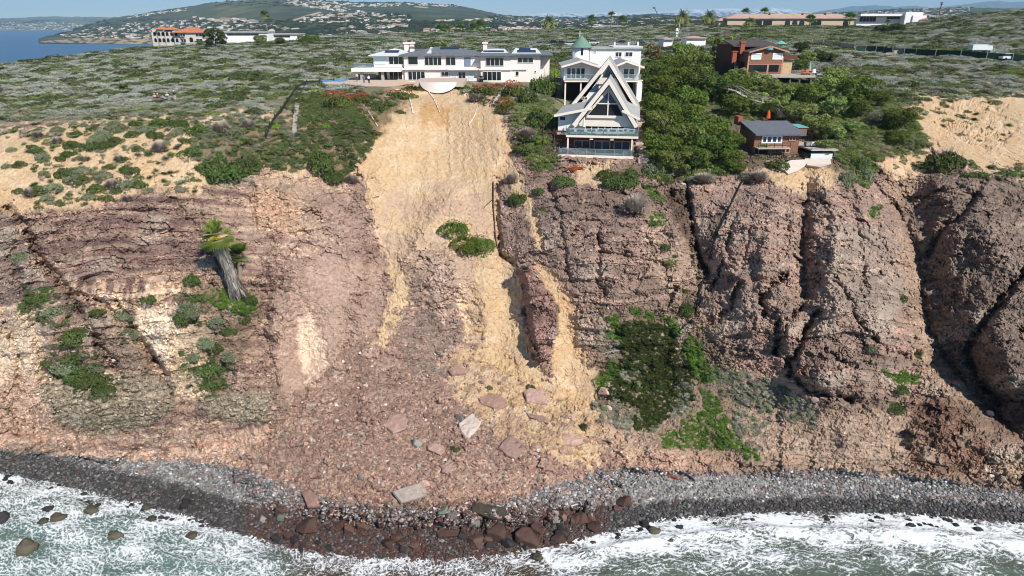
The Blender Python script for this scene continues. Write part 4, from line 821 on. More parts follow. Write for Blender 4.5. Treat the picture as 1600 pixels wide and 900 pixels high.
for x, y, rr, kd, nm, lb, asp, hg in [
    (345, 272, 38, 'dark', 'rounded_shrub', 'large dark green mounded shrub at the brink of the left bluff', 1.15, 1.0),
    (385, 262, 30, 'dark', 'rounded_shrub', 'dark shrub joined to the right of the large mound at the brink', 1.0, .9),
    (500, 262, 30, 'green', 'rounded_shrub', 'bright olive shrub hanging over the brink left of the slide', .9, 1.3),
    (520, 280, 20, 'dark', 'rounded_shrub', 'dark shrub drooping lowest over the edge left of the slide', 1, 1.2),
    (550, 285, 14, 'twig', 'dry_shrub', 'bare grey shrub dangling at the left edge of the slide', 1, 1),
    (965, 292, 28, 'dark', 'rounded_shrub', 'dense dark green shrub on the cliff edge below the lower deck', 1.2, 1.1),
    (950, 278, 20, 'dark', 'rounded_shrub', 'dark green shrub under the triangular gabled house deck', 1.2, 1),
    (985, 276, 20, 'dark', 'rounded_shrub', 'dark shrub right of the big one below the lower deck', 1, 1.1),
    (878, 285, 20, 'green', 'spreading_shrub', 'low green shrub creeping over the edge left of the deck posts', 1.3, .7),
    (895, 290, 9, 'bright', 'spreading_shrub', 'small bright shrub just right of the creeping one at the edge', 1, 1),
    (992, 330, 24, 'twig', 'dry_shrub', 'leafless grey brush ball on the cliff below the dark shrubs', 1.2, 1.2),
    (806, 318, 17, 'dark', 'rounded_shrub', 'dark shrub on the brink right of the slide head', 1, 1.5), (800, 284, 14, 'twig', 'dry_shrub', 'grey dead brush above the dark shrub right of the slide', 1, 1.2),
    (842, 300, 12, 'green', 'rounded_shrub', 'small green shrub beside the thin sand chute', 1, .9), (846, 328, 8, 'green', 'rounded_shrub', 'tiny green shrub below the thin sand chute', 1, .9), (853, 373, 6, 'green', 'rounded_shrub', 'tiny green tuft at the foot of the thin sand chute', 1, .9),
    (1040, 388, 10, 'green', 'rounded_shrub', 'square green shrub pinned on the cliff left of the brown gully', 1, 1), (1046, 410, 10, 'bright', 'rounded_shrub', 'bright low shrub under the square green one', 1.1, .7), (1055, 400, 5, 'green', 'rounded_shrub', 'tiny shrub right of the square green one', 1.1, .7),
    (1072, 490, 14, 'green', 'rounded_shrub', 'upright green shrub at the foot of the brown gully', 1, 1.7), (1070, 458, 6, 'dark', 'rounded_shrub', 'small dark shrub on top of the upright one in the gully', 1, 1.6),
    (1408, 468, 13, 'green', 'rounded_shrub', 'green shrub alone on the right buttress face', 1.2, 1), (1398, 640, 16, 'green', 'rounded_shrub', 'round green shrub low on the right apron', 1.2, 1), (1405, 610, 14, 'green', 'rounded_shrub', 'loose green shrub just above the round one on the apron', 1.2, .8),
    (1435, 555, 10, 'green', 'rounded_shrub', 'narrow green shrub along the right ravine line', .7, 1.4), (1360, 545, 12, 'grey', 'rounded_shrub', 'straw coloured shrub on the buttress ledge', 1, 1),
    (1480, 262, 30, 'dark', 'rounded_shrub', 'large round dark shrub below the right hand dunes', 1.1, 1.2), (1525, 275, 16, 'dark', 'rounded_shrub', 'dark shrub trailing right of the large round one', 1.6, .7), (1580, 272, 18, 'green', 'rounded_shrub', 'green shrub at the cliff top near the right frame edge', 2, .6),
    (1352, 282, 16, 'grey', 'spreading_shrub', 'grey green brush pouring over the edge right of the shingle house', .9, 1.6), (1325, 285, 16, 'grey', 'spreading_shrub', 'grey brush on the edge beside the cracked slab', .9, 1.5), (1340, 262, 20, 'green', 'spreading_shrub', 'olive brush above the grey brush on the right edge', 1, 1.3),
    (1185, 282, 18, 'twig', 'dry_shrub', 'grey dry bush below the lower shingle house', 1.2, .9), (1165, 278, 14, 'grey', 'spreading_shrub', 'silvery bush left of the dry bush below the shingle house', 1.2, .9), (1130, 268, 22, 'green', 'spreading_shrub', 'bright green bush under the lower deck path', 1.3, .7), (1215, 262, 22, 'green', 'spreading_shrub', 'flat topped green bush in front of the lower shingle house', 1.3, .9),
    (1100, 282, 16, 'twig', 'dry_shrub', 'pale dead bush leaning over the head of the brown gully', 1.5, .8), (1060, 270, 14, 'twig', 'dry_shrub', 'grey dead bush left of the brown gully head', 1.2, .9), (1022, 268, 20, 'grey', 'spreading_shrub', 'silver green bush beside the cream steps', 1, 1.1), (1040, 284, 16, 'green', 'spreading_shrub', 'green bush below the silver one at the cliff edge', 1, 1),
    (822, 419, 13, 'twig', 'dry_shrub', 'brown tuft capping the rock pinnacle', 1, .6), (828, 606, 9, 'green', 'torn_shrub', 'uprooted green shrub on the debris fan', 1.2, .6), (765, 607, 7, 'green', 'torn_shrub', 'small torn green sprig on the debris fan', 1, .9), (712, 700, 12, 'green', 'torn_shrub', 'dull green shrub half buried beside the pink slab', .9, .5), (910, 670, 10, 'dark', 'torn_shrub', 'dry brown shrub at the right edge of the debris', .7, 1.4),
    (432, 200, 9, 'bright', 'agave_clump', 'pale yellow green succulent beside the dark screened fence', 1, 1.1), (510, 198, 9, 'bright', 'agave_clump', 'pale yellow green succulent among the dark slope planting', 1, 1),
    (470, 160, 14, 'dark', 'rounded_shrub', 'dark shrub at the top of the short concrete stair', 1.2, .8), (527, 165, 28, 'red', 'hedge_mound', 'mounded hedge with red blossom left below the pool', 1, .9), (565, 158, 18, 'red', 'hedge_mound', 'mounded hedge with red blossom right of the first mound', 1, .9),
    (588, 170, 18, 'dark', 'hedge_mound', 'dark hedge mound lowest left of the slide head', 1, 1), (622, 150, 20, 'red', 'hedge_mound', 'red flowering hedge along the terrace edge', 1.6, .6), (650, 138, 18, 'red', 'hedge_mound', 'red flowering hedge touching the pale retaining wall', 1.6, .6), (610, 165, 14, 'green', 'hedge_mound', 'olive shrub at the left lip of the slide', 1.3, .7), (625, 175, 10, 'green', 'hedge_mound', 'small olive shrub hanging in the left slide head', 1.2, .6),
    (760, 145, 26, 'red', 'hedge_mound', 'red flowering hedge at the right lip of the slide', 1.2, .6), (745, 158, 16, 'twig', 'dry_shrub', 'brown root tangle under the hedge at the right slide lip', 1.3, .8), (722, 138, 14, 'green', 'hedge_mound', 'green hedge end touching the retaining wall on the right', 1.5, .5),
    (800, 150, 24, 'red', 'hedge_mound', 'hedge mound with bright red blossom beside the stone steps', .9, 1.1), (790, 170, 18, 'red', 'hedge_mound', 'lower hedge with the brightest red blossom right of the steps', 1, 1), (822, 122, 14, 'dark', 'clipped_bush', 'clipped round bush against the pink villa wall', 1, 1.4),
    (825, 160, 26, 'dark', 'hedge_mound', 'dark hedge mass sloping down from the clipped bush', 1, 1.2), (850, 150, 26, 'dark', 'hedge_mound', 'tall dark hedge left of the gabled house deck', .9, 1.6), (840, 190, 24, 'green', 'hedge_mound', 'olive hedge left of the gabled house stair', 1, 1.2), (825, 215, 18, 'twig', 'dry_shrub', 'grey brush below the olive hedge', 1, 1), (848, 222, 12, 'bright', 'hedge_mound', 'bright green bush left of the brown stair', 1, 1), (868, 120, 14, 'bright', 'hedge_mound', 'yellow green bush below the turret', 1.1, 1.2),
    (885, 112, 10, 'bright', 'hedge_mound', 'yellow bush touching the round turret wall', 1.1, 1.2), (820, 236, 20, 'green', 'hedge_mound', 'dark green bush at the right brink of the slide', 1.2, .8)]:
    o = shrub(x, y, rr, kd, nm, lb, None, asp, hg)
    if kd == 'red':
        r_ = np.random.default_rng(int(x)); n_ = 380
        th = r_.uniform(0, 6.28, n_); q = np.sqrt(r_.random(n_)) * .8; pp = np.stack([np.cos(th) * q, np.sin(th) * q, .66 * np.sqrt(np.clip(1 - q * q, 0, 1)) * 1.0 + .02], 1)
        kp = perlin(pp[:, 0] * 2.5 + x, pp[:, 1] * 2.5, 5) > -.02; pp = pp[kp]
        v_, f_ = leaf_quads(pp, np.tile([0, 0, 1.], (len(pp), 1)), .045, r_, .8); bl = link(bpy.data.objects.new('blossom', np_mesh('blossom', v_, f_, fm_, False)), o)
# ---- trees
TRM = mat('bark', (136, 122, 108), .9, .2, 6)
def crown_mesh(name, seed, n, size, rgb, flat=.62, lumps=16, spread=.62, bare=0):
    r_ = np.random.default_rng(seed); mt = MATS.get(name + '_leaf') or foliage_mat(name + '_leaf', rgb)
    L = [(0, 0, .55, .45)]
    for _ in range(lumps):
        a = r_.uniform(0, 6.28); q = r_.uniform(.25, spread); L.append((math.cos(a) * q, math.sin(a) * q, r_.uniform(.2, .95) - q * .35, r_.uniform(.2, .36)))
    p, d = dome_points(n, r_, L, flat, -.1); cl = perlin((p[:, 0] * 3 + seed).astype(f32), (p[:, 1] * 3 + p[:, 2] * 2).astype(f32), 7)
    v, f = leaf_quads(p, d, size, r_, .8, .5); lv = np.repeat(r_.uniform(.7, 1.3, len(p)) * (1 + .35 * cl), 4)
    return np_mesh(name, v, f, mt, False, attrs={'lv': lv})
def trunk_mesh(name, h_, r0, seed, limbs=4, lean=.15):
    r_ = random.Random(seed); V_, F_ = [], []
    def tube(p0, p1, ra, rb, seg=3, k=6, wob=.08):
        base = len(V_); p0 = Vector(p0); p1 = Vector(p1); ax = (p1 - p0).normalized(); u = ax.orthogonal().normalized(); w_ = ax.cross(u); L_ = (p1 - p0).length
        for s in range(seg + 1):
            t_ = s / seg; c = p0.lerp(p1, t_) + (u * r_.uniform(-1, 1) + w_ * r_.uniform(-1, 1)) * wob * L_ * (0 if s in (0, seg) else 1); ra_ = ra + (rb - ra) * t_
            for q in range(k): a = 6.2832 * q / k; V_.append(c + (u * math.cos(a) + w_ * math.sin(a)) * ra_)
        for s in range(seg):
            for q in range(k): a0 = base + s * k + q; a1 = base + s * k + (q + 1) % k; F_.append((a0, a1, a1 + k, a0 + k))
    top = (lean * h_, 0, h_ * .55); tube((0, 0, -.5), top, r0, r0 * .7)
    for _ in range(limbs):
        a = r_.uniform(0, 6.28); e = (top[0] + math.cos(a) * h_ * .38, math.sin(a) * h_ * .38, h_ * r_.uniform(.75, .95)); tube(top, e, r0 * .55, r0 * .15)
        for _ in range(2): tube([(x + y) / 2 for x, y in zip(top, e)], (e[0] + r_.uniform(-.2, .2) * h_, e[1] + r_.uniform(-.2, .2) * h_, e[2] + .08 * h_), r0 * .25, r0 * .06)
    return np_mesh(name, np.array([tuple(v) for v in V_]), np.array(F_), TRM)
CR = {'pine': [crown_mesh('pine_crown', 500 + i, 5200, .045, (96, 114, 46), .7, 24, .7) for i in range(4)], 'olive': [crown_mesh('olive_crown', 510 + i, 3600, .05, (134, 152, 80)) for i in range(3)],
      'dark': [crown_mesh('dark_crown', 520 + i, 3600, .05, (70, 86, 40)) for i in range(2)], 'rust': [crown_mesh('rust_crown', 530, 3200, .05, (118, 106, 66))], 'grey': [crown_mesh('grey_crown', 540 + i, 2400, .045, (140, 142, 112)) for i in range(2)],
      'mix': [crown_mesh('mixed_crown', 560 + i, 4600, .045, (112, 126, 62), .75, 24, .7) for i in range(2)], 'mix2': [crown_mesh('deep_green_crown', 570 + i, 4600, .045, (84, 102, 46), .7, 24, .72) for i in range(2)],  # mixed and darker green tree kinds for the grove
      'far': [crown_mesh('far_crown', 550 + i, 700, .1, (74, 86, 50)) for i in range(3)]}
TK = [trunk_mesh('trunk', 1.0, .06, 600 + i) for i in range(4)]
NT = [0]
def tree(px, py, rpx, kind, name, label, group=None, hgt=1.0, cat='tree', g=None, lift=.45):
    g = g or ground(px, py); s = rpx * mpp(g); NT[0] += 1; k = NT[0]
    e = empty(name, g, random.uniform(-3, 3), label, cat, group)
    t_ = link(bpy.data.objects.new('trunk', TK[k % 4]), e); t_.scale = (s * .9, s * .9, s * (lift + .75) * hgt)
    c = link(bpy.data.objects.new('crown', CR[kind][k % len(CR[kind])]), e); c.location = (0, 0, s * lift * hgt * .6); c.scale = (s, s, s * hgt)
    return e
grp = 'bright green pines on the slope between the houses'
lbp = 'bright green wind shaped pine in the grove right of the triangular gabled house'
for x, y, rr in [(1024, 122, 20), (1030, 150, 24), (1026, 180, 24), (1034, 210, 26), (1030, 238, 24), (1060, 140, 26), (1068, 172, 27), (1062, 202, 28), (1070, 232, 27), (1050, 262, 22), (1098, 140, 24), (1084, 258, 22), (1102, 214, 26), (1110, 244, 24), (1135, 228, 20), (1128, 150, 24), (1150, 140, 20), (1140, 250, 16), (1148, 172, 20), (1085, 112, 22), (1050, 108, 18), (1015, 205, 14), (1018, 160, 14)]:
    tree(x, y + 10, rr * 1.4, ['pine', 'pine', 'mix', 'pine', 'mix2'][(x * 3 + y) % 5], 'pine_tree', lbp, grp)
grp2 = 'green pines around and below the upper shingle house'; lb2 = 'bright green pine on the slope below the upper shingle house'
for x, y, rr in [(1180, 140, 22), (1205, 150, 20), (1230, 158, 22), (1175, 165, 20), (1262, 160, 22), (1210, 178, 22), (1250, 186, 22), (1285, 150, 24), (1300, 175, 20), (1270, 205, 22), (1300, 215, 18), (1285, 235, 16), (1150, 122, 14), (1300, 130, 20)]:
    tree(x, y + 8, rr * 1.35, 'pine' if (x * 7) % 5 else 'olive', 'pine_tree', lb2, grp2)
for x, y, rr, kd, nm, lb, hg in [
    (1340, 158, 34, 'pine', 'pine_tree', 'broad dark green pine standing right of the upper shingle house deck', 1.0), (1372, 162, 18, 'pine', 'pine_tree', 'smaller pine just right of the broad pine', 1),
    (1345, 178, 24, 'pine', 'pine_tree', 'pine tucked under the broad pine', .9), (1402, 200, 30, 'pine', 'pine_tree', 'rounded bright pine nearest the right hand dunes', 1.0), (1395, 220, 22, 'pine', 'pine_tree', 'low pine below the rounded bright pine', .8), (1370, 190, 18, 'grey', 'grey_tree', 'bare grey leafless tree left of the rounded bright pine', 1.1),
    (1305, 122, 26, 'grey', 'grey_tree', 'silver branched tree right of the green parasol', .9), (1330, 200, 18, 'olive', 'olive_tree', 'pale olive tree in the hollow', .8),
    (1022, 95, 20, 'rust', 'rusty_tree', 'rust topped tree with pale forked trunk behind the gabled house', 1.15), (1062, 92, 22, 'olive', 'olive_tree', 'light olive tree right of the rust topped tree', 1.1), (1085, 90, 18, 'olive', 'olive_tree', 'light olive tree behind the garden bench', 1), (1128, 92, 28, 'olive', 'olive_tree', 'wide olive tree touching the upper shingle house', 1.1), (1110, 104, 18, 'pine', 'pine_tree', 'green pine in front of the wide olive tree', .9), (1150, 100, 14, 'olive', 'olive_tree', 'small olive tree at the corner of the upper shingle house', 1), (1045, 108, 18, 'pine', 'pine_tree', 'round green tree on the garden lawn edge', .9),
    (1250, 78, 16, 'dark', 'dark_pine', 'dark spreading pine behind the upper shingle house', .9), (1262, 92, 16, 'olive', 'olive_tree', 'grey olive tree behind the parasol deck', 1), (1290, 92, 20, 'dark', 'dark_shrub_tree', 'dark low tree by the pale garden wall', .6), (1315, 96, 18, 'grey', 'grey_tree', 'grey brush tree below the end of the pale wall', .6), (1275, 88, 18, 'dark', 'dark_shrub_tree', 'dark low tree left of the other by the pale wall', .7), (1250, 105, 14, 'pine', 'pine_tree', 'bright pine right of the shingle house corner', 1),
    (1190, 232, 14, 'olive', 'olive_tree', 'small olive tree left of the lower shingle house', .9), (1150, 262, 16, 'pine', 'pine_tree', 'flat pine at the cliff edge left of the lower shingle house', .7)]:
    tree(x, y + 6, rr * 1.05, kd, nm, lb, None, hg)
tree(338, 68, 24, 'dark', 'broad_tree', 'big dark tree right of the orange roofed block', None, 1.0, g=ground(338, 74))
for x, y, rr in [(312, 74, 8), (327, 74, 9), (408, 72, 13), (438, 71, 10), (472, 68, 10), (482, 68, 10), (492, 67, 9)]: tree(x, y, rr, 'pine', 'garden_tree', 'small round garden tree before the white flat roofed buildings', 'garden trees on the far left skyline')
for x, y, rr in [(1372, 50, 10), (1385, 51, 10), (1398, 50, 12), (1405, 50, 11)]: tree(x, y, rr, 'dark', 'dark_tree', 'dark tree in front of the white modern house', 'dark trees before the white modern house', .9)
# ------------------------------------------------------------------ buildings
class MB:
    def __init__(s): s.v = []; s.f = []
    def add(s, vs, fs): b = len(s.v); s.v += [tuple(v) for v in vs]; s.f += [tuple(b + i for i in f) for f in fs]; return s
    def box(s, x0, x1, y0, y1, z0, z1):
        return s.add([(x0, y0, z0), (x1, y0, z0), (x1, y1, z0), (x0, y1, z0), (x0, y0, z1), (x1, y0, z1), (x1, y1, z1), (x0, y1, z1)],
                     [(0, 3, 2, 1), (4, 5, 6, 7), (0, 1, 5, 4), (1, 2, 6, 5), (2, 3, 7, 6), (3, 0, 4, 7)])
    def prism(s, poly_, y0, y1):
        """extrude an (x, z) outline from y0 to y1"""
        n = len(poly_); vs = [(x, y0, z) for x, z in poly_] + [(x, y1, z) for x, z in poly_]
        return s.add(vs, [tuple(range(n)), tuple(range(2 * n - 1, n - 1, -1))] + [((i + 1) % n, i, i + n, (i + 1) % n + n) for i in range(n)])
    def plate(s, pts, th):
        """four corner plate with thickness downward"""
        t = [Vector(p) for p in pts]; n = (t[1] - t[0]).cross(t[2] - t[0]).normalized() * th
        if n.z < 0: n = -n
        vs = [p for p in t] + [p - n for p in t]; k = len(t)
        return s.add(vs, [tuple(range(k)), tuple(range(2 * k - 1, k - 1, -1))] + [((i + 1) % k, i, i + k, (i + 1) % k + k) for i in range(k)])
    def beam(s, p0, p1, w_, h_=None):
        h_ = h_ or w_; p0, p1 = Vector(p0), Vector(p1); ax = (p1 - p0).normalized(); u = ax.cross(Vector((0, 0, 1)))
        u = Vector((1, 0, 0)) if u.length < .01 else u.normalized(); k = u.cross(ax).normalized(); u = u * w_ / 2; k = k * h_ / 2
        c = [-u - k, u - k, u + k, -u + k]
        return s.add([p0 + q for q in c] + [p1 + q for q in c], [(3, 2, 1, 0), (4, 5, 6, 7), (0, 1, 5, 4), (1, 2, 6, 5), (2, 3, 7, 6), (3, 0, 4, 7)])
    def cyl(s, x, y, z0, z1, r0, r1=None, k=14, cap=True):
        r1 = r0 if r1 is None else r1; A = [6.28318 * i / k for i in range(k)]
        vs = [(x + r0 * math.cos(a), y + r0 * math.sin(a), z0) for a in A] + [(x + r1 * math.cos(a), y + r1 * math.sin(a), z1) for a in A]
        return s.add(vs, [(i, (i + 1) % k, (i + 1) % k + k, i + k) for i in range(k)] + ([tuple(range(k - 1, -1, -1)), tuple(range(k, 2 * k))] if cap else []))
    def hip(s, x0, x1, y0, y1, z, h_):
        d = (y1 - y0) / 2; ym = (y0 + y1) / 2
        if x1 - x0 > 2 * d: a, b = (x0 + d, ym), (x1 - d, ym)
        else: xm = (x0 + x1) / 2; a = b = (xm, ym)
        vs = [(x0, y0, z), (x1, y0, z), (x1, y1, z), (x0, y1, z), (a[0], a[1], z + h_), (b[0] + .001, b[1], z + h_)] + [(x0, y0, z - .22), (x1, y0, z - .22), (x1, y1, z - .22), (x0, y1, z - .22)]
        return s.add(vs, [(0, 1, 5, 4), (1, 2, 5), (2, 3, 4, 5), (3, 0, 4), (6, 9, 8, 7), (0, 6, 7, 1), (1, 7, 8, 2), (2, 8, 9, 3), (3, 9, 6, 0)])
    def tube(s, pts, r, k=6):
        P_ = [Vector(p) for p in pts]
        for i in range(len(P_) - 1):
            ax = (P_[i + 1] - P_[i]).normalized(); u = ax.orthogonal().normalized(); w_ = ax.cross(u)
            b = [(u * math.cos(6.2832 * q / k) + w_ * math.sin(6.2832 * q / k)) * r for q in range(k)]
            s.add([P_[i] + q for q in b] + [P_[i + 1] + q for q in b], [(q, (q + 1) % k, (q + 1) % k + k, q + k) for q in range(k)] + [tuple(range(k - 1, -1, -1)), tuple(range(k, 2 * k))])
        return s
    def mesh(s, name, m):
        me = bpy.data.meshes.new(name); me.from_pydata(s.v, [], s.f); me.materials.append(m); me.update(); return me
    def build(s, name, m, parent=None, loc=None, smooth=False):
        me = s.mesh(name, m)
        if smooth: me.polygons.foreach_set('use_smooth', [True] * len(me.polygons))
        o = link(bpy.data.objects.new(name, me), parent)
        if loc is not None: o.location = loc
        return o
M = dict(stucco=mat('pink_stucco', (.84, .74, .69), .9, .03, .6), white=mat('white_paint', (.84, .83, .80), .85, .04, .8), cream=mat('cream_trim', (.82, .72, .62), .85, .04, .8), dark=mat('dark_recess', (34, 36, 38), .8, .2),
         glass=mat('window_glass', (30, 40, 46), .12, .5, .25, .6), blue_glass=mat('blue_window_glass', (46, 70, 96), .1, .5, .3, .7), blind=mat('white_blind', (226, 236, 238), .7, .02), slate=mat('slate_roof', (118, 124, 130), .85, .16, 1.2, bump=.3), mem=mat('white_roof_membrane', (226, 230, 230), .8, .05),
         solar=mat('solar_panel', (26, 34, 54), .2, .2, 2, .6), terr=mat('terrace_paving', (216, 194, 176), .9, .06, 2), conc=mat('concrete', (186, 180, 172), .9, .12, 1.5), pool=mat('pool_water', (56, 96, 110), .08, .1, 1, .6), tile=mat('pool_tile', (110, 160, 200), .4, .1),
         greyroof=mat('grey_shingle_roof', (178, 178, 174), .9, .12, 1.0, bump=.3), wood=mat('grey_wood', (178, 166, 154), .9, .15, 3, stretch=(1, 1, 6)), copper=mat('green_copper', (118, 152, 132), .6, .22, 1.2, stretch=(3, 3, .4)), rail=mat('rail_metal', (158, 170, 174), .5, .05), railglass=mat('rail_glass', (120, 146, 150), .15, .2, 1, .6),
         shingle=mat('red_shingle', (150, 108, 84), .9, .35, 5, bump=.6, bscale=12), shingled=mat('brown_shingle', (112, 72, 54), .9, .3, 5, bump=.6, bscale=12), ptrim=mat('pink_trim', (196, 146, 124), .85, .06), droof=mat('dark_roof', (92, 84, 80), .9, .15, 1.5, bump=.4), blroof=mat('blue_grey_roof', (112, 116, 124), .9, .12, 1.5, bump=.4),
         brick=mat('chimney_brick', (172, 96, 76), .9, .15, 4), deck=mat('pale_deck', (196, 186, 174), .9, .1, 3), black=mat('black_paint', (36, 34, 34), .7, .1), orange=mat('orange_cloth', (236, 96, 40), .8, .05), green=mat('green_cloth', (150, 196, 160), .8, .05), teal=mat('teal_paint', (120, 190, 186), .7, .05), terra=mat('terracotta_roof', (206, 130, 98), .85, .12, .6), terra2=mat('pale_terracotta_roof', (204, 170, 150), .85, .12, .4),
         turf=mat('artificial_turf', (90, 140, 70), .9, .1), steel=mat('grey_steel', (150, 152, 152), .5, .05), mesh=mat('dark_green_screen', (34, 62, 54), .85, .15, .4), rust=mat('rusty_debris', (166, 88, 56), .9, .2), tan=mat('garden_wall', (206, 180, 158), .9, .08), rubber=mat('tyre_rubber', (28, 28, 30), .8, .05), stone=mat('stone_wall', (206, 180, 138), .9, .2, 2.5))
_g = M['railglass'].node_tree.nodes['Principled BSDF']; _g.inputs['Alpha'].default_value = .38
class FR:
    """frame of a facade: metres from pixels at one distance; empties sit on the ground line"""
    def __init__(s, px, py, D, rz=0.0, pym=None):
        s.px = px; s.D = D; s.o = P(px, py, D); s.b = rays(px, pym or py)[0]; s.k = (rays(px + 1, pym or py)[0] - s.b) * D; s.rz = rz
    def x(s, px): return (px - s.px) * s.k
    def z(s, py, dy=0): return H + rays(0, py)[1] * (s.D + dy) - s.o.z
    def root(s, name, label, cat, group=None): return empty(name, s.o, s.rz, label, cat, group)
def window(par, x0, x1, z0, z1, n=1, y=0.0, fm='white', gl='glass', fw=.09, name='window', dep=.12, rows=1):
    f = MB(); f.box(x0, x1, y - dep, y, z1 - fw, z1); f.box(x0, x1, y - dep, y, z0, z0 + fw)
    for i in range(n + 1):
        xc = x0 + (x1 - x0) * i / n; a = max(x0, xc - fw / 2); b = min(x1, xc + fw / 2)
        if b - a < fw * .9: a, b = (x0, x0 + fw) if i == 0 else (x1 - fw, x1)
        f.box(a, b, y - dep + .01, y, z0 + fw, z1 - fw)
    for j in range(1, rows): zc = z0 + (z1 - z0) * j / rows; f.box(x0 + fw, x1 - fw, y - dep + .02, y, zc - fw / 2, zc + fw / 2)
    w_ = f.build(name, M[fm], par); MB().box(x0 + fw * .6, x1 - fw * .6, y - .04, y - .015, z0 + fw * .6, z1 - fw * .6).build('pane', M[gl], w_); return w_
def rail(par, pts, h_=1.0, glass=True, m='rail', step=1.6):
    f = MB(); g = MB()
    for a, b in zip(pts[:-1], pts[1:]):
        a, b = Vector(a), Vector(b); up = Vector((0, 0, h_)); f.beam(a + up, b + up, .07); n = max(1, int((b - a).length / step))
        for i in range(n + 1): q = a.lerp(b, i / n); f.beam(q, q + up, .07)
        if glass: g.plate([a + Vector((0, 0, .1)), b + Vector((0, 0, .1)), b + up * .93, a + up * .93], .02)
        else: f.beam(a + up * .5, b + up * .5, .05)
    r_ = f.build('railing', M[m], par)
    if glass: g.build('glass_panel', M['railglass'], r_)
    return r_
# --- pink villa on the plateau edge above the slide
q = FR(700, 128, 168, 0, 107); v = q.root('villa', 'long two storey pale pink villa with solar panels above the landslide', 'house')
x, z = q.x, q.z; zg, zb, ze = -.6, z(107.3), z(87)
bd = MB()
bd.box(x(583), x(632), 1.6, 13, zb - .2, ze); bd.box(x(590), x(642), 1.2, 13, zg, zb); bd.box(x(632), x(752), .6, 14, zg, ze)
bd.box(x(752), x(798), -.8, 13.5, zg, ze); bd.box(x(798), x(845), .4, 13, zg, ze + .1); bd.box(x(845), x(860), 2.4, 12, zg, ze - .05)
bd.build('wall', M['stucco'], v)
sb = MB(); sb.box(x(628), x(700), .0, .62, zb - .25, zb + .08); sb.box(x(700), x(749), -.7, .61, zb - .3, zb + .1); sb.box(x(749), x(800), -1.15, -.79, zb - .28, zb + .06); sb.box(x(800), x(824), .02, .42, zb - .26, zb + .06); sb.build('storey_band', M['stucco'], v)
MB().box(x(553), x(629), -2.6, 8, zb - .55, zb + .25).build('canopy_slab', M['stucco'], v); MB().box(x(556), x(628), -2.3, 7.7, zb + .25, zb + .32).build('roof_terrace', M['mem'], v)
rail(v, [(x(585), -2.2, zb + .3), (x(556), -2.2, zb + .3), (x(556), 6, zb + .3)], .95)
for xx in (567.5, 600): MB().box(x(xx) - .32, x(xx) + .32, -1.9, -1.3, zg, zb - .5).build('column', M['conc'], v)
r1 = MB().hip(x(625), x(756), -.2, 15, ze + .2, 1.5).build('roof', M['slate'], v)
r2 = MB().hip(x(748), x(803), -1.8, 14.5, ze + .22, 1.2).build('roof', M['slate'], v); r3 = MB().hip(x(792), x(864), -.6, 14, ze + .3, 1.35).build('roof', M['slate'], v)
r4 = MB().hip(x(577), x(646), .4, 14, ze + .1, 1.3).build('roof', M['mem'], v)
def hipz(y, y0, d, z0, h_): return z0 + h_ * (y - y0) / d
for (a, b, y0, d, z0, h_, ya, yb) in [(x(600), x(622), .4, 6.8, ze + .1, 1.3, 2.6, 4.6), (x(756), x(788), -1.8, 8.1, ze + .22, 1.2, 1.2, 3.0), (x(809), x(838), -.6, 7.3, ze + .3, 1.35, 1.0, 3.2), (x(812), x(830), -.6, 7.3, ze + .3, 1.35, 3.3, 5.2), (x(686), x(716), -.2, 7.6, ze + .2, 1.5, 5.0, 7.0), (x(636), x(654), -.2, 7.6, ze + .2, 1.5, 5.2, 7.2)]:
    MB().plate([(a, ya, hipz(ya, y0, d, z0, h_) + .16), (b, ya, hipz(ya, y0, d, z0, h_) + .16), (b, yb, hipz(yb, y0, d, z0, h_) + .16), (a, yb, hipz(yb, y0, d, z0, h_) + .16)], .06).build('solar_panel', M['solar'], v)
for (a, b, y0, d, z0, h_, ya, yb) in [(x(800), x(846), -.6, 7.3, ze + .3, 1.35, .2, 5.5), (x(752), x(795), -1.8, 8.1, ze + .22, 1.2, .6, 5.6), (x(667), x(675), -.2, 7.6, ze + .2, 1.5, 1, 7)]:
    MB().plate([(a, ya, hipz(ya, y0, d, z0, h_) + .05), (b, ya, hipz(ya, y0, d, z0, h_) + .05), (b - .9, yb, hipz(yb, y0, d, z0, h_) + .05), (a + .9, yb, hipz(yb, y0, d, z0, h_) + .05)], .03).build('roof_membrane', M['mem'], v)
for xx, yy in ((630, 8), (638, 9), (757, 9)):
    c = MB().box(x(xx) - .5, x(xx) + .5, yy - .5, yy + .5, ze, ze + 2.6).box(x(xx) - .7, x(xx) + .7, yy - .7, yy + .7, ze + 2.4, ze + 2.75).build('chimney', M['stucco'], v); MB().cyl(x(xx), yy, ze + 2.75, ze + 3.2, .22).build('flue', M['ptrim'], c)
def W_(a, b, t_, u, n, y, gl='glass', fm='white', **k): return window(v, x(a), x(b), z(u), z(t_), n, y, fm, gl, **k)
W_(585, 602, 88, 101, 1, 1.58, 'blind'); W_(607, 630, 88.5, 101.5, 3, 1.58); W_(638, 654, 88.5, 101.5, 1, .58); W_(664, 691, 89, 102.5, 4, .58); W_(697, 713, 89, 102.5, 2, .58); W_(715, 722, 89, 98, 1, .58, 'blind'); MB().box(x(726), x(736), .48, .58, z(104), z(90)).build('door', mat('grey_blue_door', (122, 144, 164), .6, .05), v)
W_(740, 749, 89, 99.5, 1, .58, 'blind'); W_(760, 788, 89.5, 103, 4, -.82); W_(809, 834, 89.5, 98.5, 3, .38)
